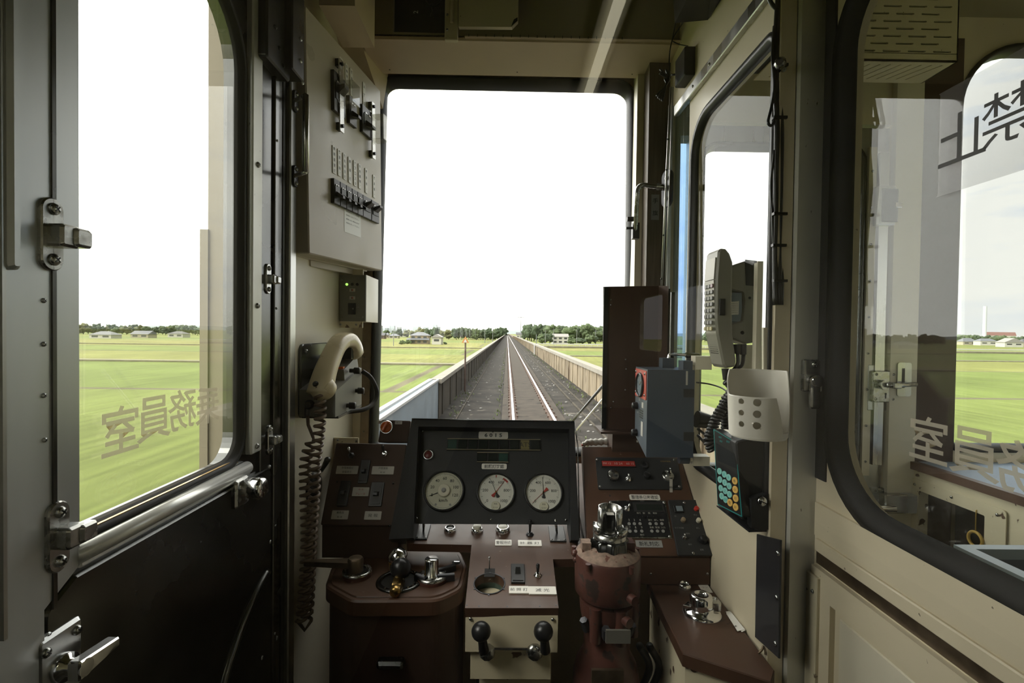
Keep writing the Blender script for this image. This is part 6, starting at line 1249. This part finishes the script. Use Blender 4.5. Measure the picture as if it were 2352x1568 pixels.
r = n.nodes.new('ShaderNodeMapRange'); r.inputs[1].default_value = .7; r.inputs[2].default_value = 1.3; r.inputs[3].default_value = .68; r.inputs[4].default_value = 1.25; n.links.new(a_.outputs[0], r.inputs[0])
x = n.nodes.new('ShaderNodeVectorMath'); x.operation = 'SCALE'; n.links.new(br.outputs['Color'], x.inputs[0]); n.links.new(r.outputs[0], x.inputs['Scale']); n.links.new(x.outputs[0], b.inputs['Base Color'])
m = M('fields'); m.add([(-4500, -800, GZ), (4500, -800, GZ), (4500, 5000, GZ), (-4500, 5000, GZ)], [(0, 1, 2, 3)]); struct(m.build('ground_fields'))
m = M('verge'); m.box((-400, 212, GZ), (-2.4, 214, GZ+.4)); m.box((4, 238, GZ), (420, 247, GZ+.9)); m.box((3.6, 150, GZ), (300, 152.5, GZ+.3)); m.box((-300, 102, GZ), (-2.4, 105, GZ+.35)); struct(m.build('ground_banks'))
# ---- viaduct
v = sroot('ground_viaduct', 'long straight concrete railway viaduct with weedy deck', 'viaduct', (.7, 20, DZ))
m = M('deck'); m.box((-1.85, 2.2, DZ-.6), (3.2, 1600, DZ)); m.build('deck', v)
m = M('slab'); m.box((-.12, 2.2, DZ), (1.58, 1600, DZ+.07)); m.build('track_slab', v)
m = M('concrete_dark_shaded')
for X in (-1.35, -1.28): m.box((X-.02, 2.2, DZ), (X+.02, 1600, DZ+.03)) if X == -1.35 else None
for X in (2.25, 2.55): m.box((X-.03, 2.2, DZ), (X+.03, 1600, DZ+.04))
m.build('drain_kerb', v)['kind'] = 'stuff'
m = M('concrete_dark_shaded')
for y in range(10, 400, 40): m.box((-1.4, y, GZ), (2.7, y+1.2, DZ-.6))
m.build('piers', v)['kind'] = 'stuff'
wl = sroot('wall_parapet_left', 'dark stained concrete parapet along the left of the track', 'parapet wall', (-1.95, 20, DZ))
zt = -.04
m = M('concrete_dark_shaded'); m.box((-2.05, 13.3, DZ-.4), (-1.85, 1600, zt-.10)); y = 13.9
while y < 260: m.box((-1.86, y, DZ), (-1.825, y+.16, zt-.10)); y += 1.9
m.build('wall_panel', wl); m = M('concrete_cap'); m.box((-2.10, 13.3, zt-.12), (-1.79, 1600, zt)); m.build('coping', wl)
m = M('barrier'); m.box((-2.02, 2.5, DZ-.4), (-1.88, 13.3, zt-.02)); m.build('blue_panel', wl); m = M('white_paint'); m.box((-2.12, 2.5, zt-.04), (-2.02, 13.2, zt+.02)); m.box((-1.90, 2.5, zt-.03), (-1.84, 13.2, zt+.015)); m.build('white_cap', wl)['kind'] = 'stuff'
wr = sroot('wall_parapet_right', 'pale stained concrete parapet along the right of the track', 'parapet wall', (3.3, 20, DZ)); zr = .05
m = M('concrete_sunlit'); m.box((3.2, 2.5, DZ-.4), (3.4, 1600, zr-.14)); y = 6.2
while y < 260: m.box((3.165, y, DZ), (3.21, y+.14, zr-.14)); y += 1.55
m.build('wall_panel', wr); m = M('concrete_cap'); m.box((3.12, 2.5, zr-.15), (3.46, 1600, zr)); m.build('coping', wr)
m = M('white_paint'); m.box((3.04, 54, DZ+.0), (3.11, 54.6, zr+.02)); tag(m.build('marker_post'), 'short white marker on the right parapet', 'marker')
rt = []
for i, X in enumerate((.19, 1.25)):
    t = thing('rail', ('left running rail of the straight track', 'right running rail of the straight track')[i], 'rail', (X, 20, DZ))
    m = M('rail_head'); m.box((X-.032, 2.2, -.985), (X+.032, 1600, -.95)); m.build('rail_head', t)
    m = M('rust'); m.box((X-.010, 2.2, DZ+.08), (X+.010, 1600, -.985)); m.box((X-.10, 2.2, DZ+.07), (X+.10, 1600, DZ+.085)); m.build('rail_base', t)
m = M('rust')
for k in range(150):
    y = 4+k*.65
    for X in (.19, 1.25):
        for dx in (-.13, .09): m.box((X+dx, y, DZ+.07), (X+dx+.045, y+.09, DZ+.11))
o = m.build('rail_clips'); o['kind'] = 'stuff'; o['label'] = 'rusty clips fastening both rails to the slab'; o['category'] = 'rail clips'
# weeds and litter on the deck
random.seed(11)
m = M('weed')
for k in range(900):
    side = random.random(); y = 5+random.random()**1.6*70
    X = random.choice((random.gauss(-1.55, .12), random.gauss(2.9, .15), random.gauss(-.25, .06), random.gauss(1.72, .07) if y < 18 else 2.95)); s = random.uniform(.03, .10); X = max(-1.78, min(3.12, X))
    for j in range(3):
        a = random.random()*6.28; dx, dy = math.cos(a)*s*.5, math.sin(a)*s*.5; m.add([(X-dy*.3, y+dx*.3, DZ), (X+dy*.3, y-dx*.3, DZ), (X+dx, y+dy, DZ+s)], [(0, 1, 2)])
o = m.build('weeds'); o['kind'] = 'stuff'; o['label'] = 'small green weeds along the edges of the viaduct deck'; o['category'] = 'weeds'
m = M('stone')
for k in range(330):
    y = 5+random.random()**1.4*60; X = random.choice((random.gauss(2.75, .18), random.gauss(-1.45, .25), random.gauss(-.8, .4), random.gauss(2.0, .2))); X = max(-1.8, min(3.1, X)); s = random.uniform(.01, .045)
    m.ball((X, y, DZ+s*.3), s, 6, (1.3, 1, .6))
o = m.build('pebbles'); o['kind'] = 'stuff'; o['label'] = 'pale stones and litter scattered on the viaduct deck'; o['category'] = 'pebbles'
# ---- sign post, tall pole
t = thing('warning_sign', 'small orange and white triangle sign on a rusty post left of the track', 'sign', (-1.66, 19.3, DZ)); q = P(1069, 786, 19.3)
m = M('pole_rust'); m.cyl((q.x, 19.3, DZ), (q.x, 19.3, q.z+.02), .035, n=10); m.build('post', t)
m = M('sign_orange'); fr = FY(19.25); m.plate(fr, [(q.x-.15, q.z-.02), (q.x+.15, q.z-.02), (q.x, q.z+.24)], -.02, 0); m.use('white_paint'); m.plate(fr, [(q.x-.07, q.z+.0), (q.x+.07, q.z+.0), (q.x, q.z+.14)], 0, .01); m.build('sign_board', t)
def pole(px, ytop, Y, label, r=.18, arms=1, group=None):
    q = P(px, ytop, Y); t = thing('utility_pole', label, 'pole', (q.x, Y, GZ), group); m = M('pole_grey'); m.cyl((q.x, Y, GZ), (q.x, Y, q.z), r, r*.6, n=8); m.build('mast', t)
    for k in range(arms): m = M('pole_grey'); m.box((q.x-1.1, Y-.08, q.z-1.1-k), (q.x+1.1, Y+.08, q.z-.95-k)); m.build('cross_arm', t)
pole(1197, 721, 150, 'tallest thin utility pole rising beside the track near the vanishing point', .14)
for px, yt, Y, lb in ((1253, 757, 320, 'grey pole with cross arm behind the trees, first right of the tall pole'), (1272, 754, 300, 'grey pole left of the white warehouse'), (1325, 757, 330, 'grey pole with arm right of the white warehouse'), (1232, 768, 200, 'short pole just behind the right parapet'), (904, 755, 240, 'thin pole in the fields left of the two storey house'), (1114, 757, 330, 'thin pole before the pine row, first of two'), (1132, 756, 330, 'thin pole before the pine row nearest the track'), (1368, 757, 350, 'pole by the edge of the brown board')): pole(px, yt, Y, lb, .2, 1 if Y > 250 else 0)
# ---- trees
def crown_mesh(seed, sx_, sy_, sz_, mt, lumps=14):
    random.seed(seed); bm = bmesh.new()
    for k in range(lumps):
        a = random.random()*6.28; rr = random.random()**.6*.55; h = random.uniform(-.45, .62); s = random.uniform(.28, .46)*(1-.35*max(0, h))
        mtx = Matrix.Translation((math.cos(a)*rr*sx_*(1-.4*max(0, h)), math.sin(a)*rr*sy_, h*sz_)) @ Matrix.Diagonal((s*sx_, s*sy_, s*sz_*.9, 1)); bmesh.ops.create_icosphere(bm, subdivisions=3, radius=1, matrix=mtx)
    for v_ in bm.verts: d = noise.noise(v_.co*4.2+Vector((seed, 0, 0)))*.16 + noise.noise(v_.co*13+Vector((0, seed, 0)))*.13; v_.co += v_.co.normalized()*d
    me = bpy.data.meshes.new('crown'); bm.to_mesh(me); bm.free(); me.materials.append(MATS[mt]); me.polygons.foreach_set('use_smooth', [True]*len(me.polygons)); return me
CR = {'dark': [crown_mesh(1, .6, .6, .62, 'leaf_dark'), crown_mesh(2, .5, .5, .68, 'leaf_dark')], 'mid': [crown_mesh(3, .72, .7, .55, 'leaf_mid'), crown_mesh(4, .62, .62, .6, 'leaf_mid')], 'olive': [crown_mesh(5, .8, .75, .52, 'leaf_olive')], 'pine': [crown_mesh(6, .34, .34, .72, 'leaf_dark', 12), crown_mesh(7, .38, .38, .70, 'leaf_mid', 12)], 'bush': [crown_mesh(8, 1.0, .8, .45, 'leaf_mid', 16), crown_mesh(9, 1.1, .8, .42, 'leaf_dark', 16)]}
mt_ = M('bark'); mt_.cyl((0, 0, 0), (0, 0, 1), .03, .02, 7); tk = mt_.build('trunk_mesh'); TRUNK = tk.data; bpy.data.objects.remove(tk)
def tree(x, y, h, kind, label, group=None, cat='tree'):
    t = thing('bush' if kind == 'bush' else 'tree', label, cat, (x, y, GZ), group); me = random.choice(CR[kind]); c = bpy.data.objects.new('crown', me); COL.objects.link(c); c.parent = t
    s = h/1.25; c.location = (0, 0, h*.47 if kind != 'bush' else h*.42); c.scale = (s, s, s*(1 if kind != 'bush' else 1.25)); c.rotation_euler = (0, 0, random.random()*6.28)
    if kind != 'bush':
        k = bpy.data.objects.new('trunk', TRUNK); COL.objects.link(k); k.parent = t; k.scale = (h, h, h*.5)
random.seed(21)
def band(px0, px1, step, Y0, Y1, h0, h1, kinds, label, group):
    px = px0
    while px < px1:
        Y = random.uniform(Y0, Y1); q = P(px, 765, Y); tree(q.x, Y, random.uniform(h0, h1), random.choice(kinds), label, group); px += step*random.uniform(.7, 1.3)
band(1212, 1420, 5.2, 430, 520, 15, 18.5, ['dark', 'mid', 'dark'], 'tree in the dense dark wood at the horizon right of the track', 'wood right of the track')
band(1048, 1160, 4.6, 470, 540, 11, 14.5, ['pine', 'dark', 'pine'], 'slim dark pine in the row left of the track end', 'pine row left of the track')
band(868, 1046, 15, 520, 640, 8, 12.5, ['mid', 'dark', 'olive'], 'distant round tree behind the houses on the left plain', 'trees behind the left houses')
band(150, 480, 9, 520, 620, 9, 14, ['mid', 'dark', 'olive'], 'hazy tree of the far row seen through the crew door window', 'far trees outside the crew door')
band(1606, 1800, 11, 480, 560, 9, 13, ['mid', 'dark'], 'far tree outside seen through the gangway door window', 'far trees outside the gangway door')
band(1925, 1990, 12, 480, 560, 10, 14, ['mid', 'dark'], 'dark tree beyond the gangway window edge right of the pillar', 'trees right of the pillar')
band(2190, 2400, 9, 700, 900, 11, 17, ['dark', 'mid'], 'far tree on the skyline outside the second windscreen', 'trees outside the second windscreen')
def treepx(px, yb, yt, kind, label, cat='tree'):
    g_ = onZ(px, yb, GZ); h = P(px, yt, g_.y).z-GZ; tree(g_.x, g_.y, h, kind, label, None, cat)
treepx(1030, 779, 754, 'olive', 'broad olive tree right behind the white gable barn'); treepx(1000, 779, 748, 'dark', 'tall dark tree behind the roof of the white barn'); treepx(984, 778, 751, 'dark', 'dark tree between the two storey house and the barn'); treepx(968, 777, 749, 'olive', 'yellowish tree above the two storey house roof')
treepx(924, 791, 779, 'bush', 'wide green bush before the two storey house', 'bush'); treepx(938, 790, 778, 'bush', 'rounded bush at the left wall of the two storey house', 'bush'); treepx(1022, 791, 783, 'bush', 'dark low bush beside the white barn', 'bush')
for px, yb, yt, kd, lb in ((1244, 790, 767, 'mid', 'small tree behind the guardrail, leftmost of the right hand clump'), (1252, 790, 763, 'dark', 'dark tree behind the guardrail, second of the right hand clump'), (1262, 789, 763, 'dark', 'tall tree just left of the white warehouse'), (1241, 786, 764, 'mid', 'tree partly behind the right parapet top'), (1295, 783, 754, 'mid', 'big round tree above the white warehouse roof'), (1314, 790, 772, 'bush', 'green hedge bush right of the warehouse'), (1332, 790, 770, 'bush', 'large bush behind the guardrail middle'), (1352, 790, 764, 'mid', 'tree standing among bushes near the brown board'), (1368, 790, 769, 'dark', 'dark tree cut by the brown board edge')): treepx(px, yb, yt, kd, lb, 'bush' if kd == 'bush' else 'tree')
# ---- houses
def house(px0, px1, yb, ye, yt, wall, roof, label, kind='hip', nwin=3, storeys=1, depth=8, name='house', cat='house', group=None):
    g_ = onZ((px0+px1)/2, yb, GZ); Y = g_.y; x0, x1 = P(px0, yb, Y).x, P(px1, yb, Y).x; ze, zr_ = P(px0, ye, Y).z, P(px0, yt, Y).z; t = thing(name, label, cat, ((x0+x1)/2, Y, GZ), group)
    m = M(wall); m.box((x0, Y, GZ), (x1, Y+depth, ze)); m.build('walls', t)
    m = M(roof); o_ = .5; h0, h1 = ze, zr_
    if kind == 'hip': ins = min((x1-x0)*.33, 4); m.add([(x0-o_, Y-o_, h0), (x1+o_, Y-o_, h0), (x1+o_, Y+depth+o_, h0), (x0-o_, Y+depth+o_, h0), (x0+ins, Y+depth/2, h1), (x1-ins, Y+depth/2, h1)], [(0, 1, 5, 4), (1, 2, 5), (2, 3, 4, 5), (3, 0, 4), (0, 3, 2, 1)])
    elif kind == 'gable': m.add([(x0-o_, Y-o_, h0), (x1+o_, Y-o_, h0), (x1+o_, Y+depth+o_, h0), (x0-o_, Y+depth+o_, h0), (x0-o_, Y+depth/2, h1), (x1+o_, Y+depth/2, h1)], [(0, 1, 5, 4), (1, 2, 5), (2, 3, 4, 5), (3, 0, 4), (0, 3, 2, 1)])
    else: xm = (x0+x1)/2; m.add([(x0-o_, Y-o_, h0-.2), (xm, Y-o_, h1), (x1+o_, Y-o_, h0-.2), (x1+o_, Y+depth, h0-.2), (xm, Y+depth, h1), (x0-o_, Y+depth, h0-.2), (x0-o_, Y-o_, h0-.5), (x1+o_, Y-o_, h0-.5), (x1+o_, Y+depth, h0-.5), (x0-o_, Y+depth, h0-.5)], [(0, 6, 7, 2, 1), (3, 8, 9, 5, 4), (0, 1, 4, 5), (1, 2, 3, 4), (6, 9, 8, 7), (0, 5, 9, 6), (2, 7, 8, 3)])
    m.build('roof', t)
    for s_ in range(storeys):
        zc = GZ + (ze-GZ)*(s_+.55)/storeys
        for k in range(nwin): xc = x0+(x1-x0)*(k+.5)/nwin; w_ = (x1-x0)/nwin*.28; m = M('window_dark'); m.box((xc-w_, Y-.06, zc-.6), (xc+w_, Y, zc+.6)); m.build('window', t)
    return t, x0, x1, Y, ze
t, x0, x1, Y, ze = house(942, 983, 790, 770, 762, 'house_tan', 'tile_grey', 'two storey tan house with grey hipped roofs in the left fields', 'hip', 3, 2, 9)
m = M('tile_grey'); zl = GZ+(ze-GZ)*.52; m.box8([(x0-2, Y-2, zl-.2), (x1+1, Y-2, zl-.2), (x1+1, Y, zl-.1), (x0-2, Y, zl-.1), (x0-2, Y-2, zl), (x1+1, Y-2, zl), (x1+.6, Y, zl+.9), (x0-1.4, Y, zl+.9)]); m.build('lower_roof', t)
house(992, 1013, 791, 773, 767, 'house_white', 'tile_light', 'white gable fronted barn right of the two storey house', 'front', 1, 1, 9)
house(1269, 1305, 789, 773, 766, 'house_white', 'tile_light', 'long white warehouse with grey roof behind the guardrail on the right', 'gable', 3, 2, 8, 'warehouse', 'building')
for i, a in enumerate(((866, 882, 778, 770, 764, 'house_brown', 'tile_dark', 'brown house with dark roof at the left windscreen edge', 'gable'), (884, 892, 776, 769, 764, 'house_tan', 'tile_grey', 'small tan house beside the brown house at left', 'hip'), (893, 914, 777, 771, 766, 'house_cream', 'tile_grey', 'low grey roofed house behind the thin pole', 'hip'), (916, 936, 774, 767, 762, 'house_white', 'tile_grey', 'white house behind the bushes of the two storey house', 'hip'), (1043, 1066, 775, 765, 759, 'house_pink', 'tile_grey', 'grey gabled house before the pine row', 'gable'), (1073, 1103, 775, 766, 761, 'house_pink', 'tile_light', 'long pale house below the pine row nearest the track', 'hip'),
        (1230, 1250, 776, 768, 763, 'house_white', 'tile_grey', 'blue roofed shed behind the right parapet', 'gable'), (1186, 1200, 779, 768, 763, 'house_white', 'tile_dark', 'white house just right of the track end', 'gable'), (1320, 1345, 778, 768, 761, 'house_white', 'tile_light', 'pale house with light roof deep in the right trees', 'hip'), (1346, 1364, 777, 768, 762, 'house_cream', 'tile_grey', 'cream house beside the last right pole', 'gable'),
        (2262, 2334, 784, 770, 762, 'house_white', 'tile_red', 'long building with dull red roof in the far right view', 'gable'), (2308, 2350, 797, 785, 776, 'house_white', 'tile_light', 'white gabled house nearest in the far right view', 'front'), (2252, 2290, 793, 783, 777, 'house_white', 'tile_grey', 'low grey roofed house below the red roof', 'hip'), (2212, 2245, 792, 784, 776, 'house_cream', 'tile_grey', 'low house at the left edge of the second windscreen', 'hip'), (2350, 2400, 796, 786, 778, 'house_cream', 'tile_dark', 'dark roofed house cut by the right picture edge', 'hip'),
        (205, 255, 777, 768, 760, 'house_white', 'tile_grey', 'pale house outside the crew door, left one', 'hip'), (300, 340, 776, 767, 759, 'house_cream', 'tile_grey', 'pale house outside the crew door, middle one', 'gable'), (385, 420, 775, 766, 760, 'house_white', 'tile_dark', 'pale house outside the crew door, right one', 'hip'), (1640, 1680, 786, 777, 771, 'house_white', 'tile_grey', 'pale house seen below the phone through the gangway door', 'hip'))): house(*a, nwin=2, depth=9)
# ---- city skyline, masts, chimney
random.seed(5)
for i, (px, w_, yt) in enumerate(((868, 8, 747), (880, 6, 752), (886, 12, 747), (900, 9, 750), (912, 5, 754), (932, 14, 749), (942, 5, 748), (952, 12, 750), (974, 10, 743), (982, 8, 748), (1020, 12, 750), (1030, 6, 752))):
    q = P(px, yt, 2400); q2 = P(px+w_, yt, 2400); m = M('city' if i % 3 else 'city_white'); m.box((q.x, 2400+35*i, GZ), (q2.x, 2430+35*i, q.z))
    tag(m.build('city_block'), 'block on the distant city skyline at left, haze put into its pale colour', 'building', 'distant city skyline')
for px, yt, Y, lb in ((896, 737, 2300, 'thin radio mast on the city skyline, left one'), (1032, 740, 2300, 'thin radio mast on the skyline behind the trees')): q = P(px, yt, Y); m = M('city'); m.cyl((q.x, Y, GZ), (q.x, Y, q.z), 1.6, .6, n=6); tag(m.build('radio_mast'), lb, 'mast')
q = P(2263, 703, 1500); m = M('city_white'); m.cyl((q.x, 1500, GZ), (q.x, 1500, q.z), 5, 4.6, n=16); tag(m.build('chimney_stack'), 'tall pale chimney stack on the far right skyline', 'chimney')
# ---- guardrail
gr = thing('guardrail', 'white road guardrail running across the fields on the right', 'guardrail', (20, 240, GZ)); zg = P(1300, 790, 240).z
m = M('white_paint'); m.box((8, 239.9, zg-.22), (300, 240.0, zg+.2)); m.build('beam', gr)
for k in range(60): m = M('white_paint'); m.box((9+k*3.0, 240.0, GZ+.9), (9.14+k*3.0, 240.14, zg+.2)); m.build('post', gr)
# low hills at the horizon
mat('hill', (0.150, 0.180, 0.180), .9)
m = M('hill'); vs = []; fs = []; nn = 90
for i in range(nn+1): X = -4300+8600*i/nn; h = 30+22*noise.noise(Vector((X*.0012, 3, 0)))+8*noise.noise(Vector((X*.006, 1, 0))); vs += [(X, 4200, GZ), (X, 4500, GZ+max(6, h)), (X, 4900, GZ)]
for i in range(nn): fs += [(i*3, i*3+3, i*3+4, i*3+1), (i*3+1, i*3+4, i*3+5, i*3+2)]
m.add(vs, fs, True); struct(m.build('hills'))
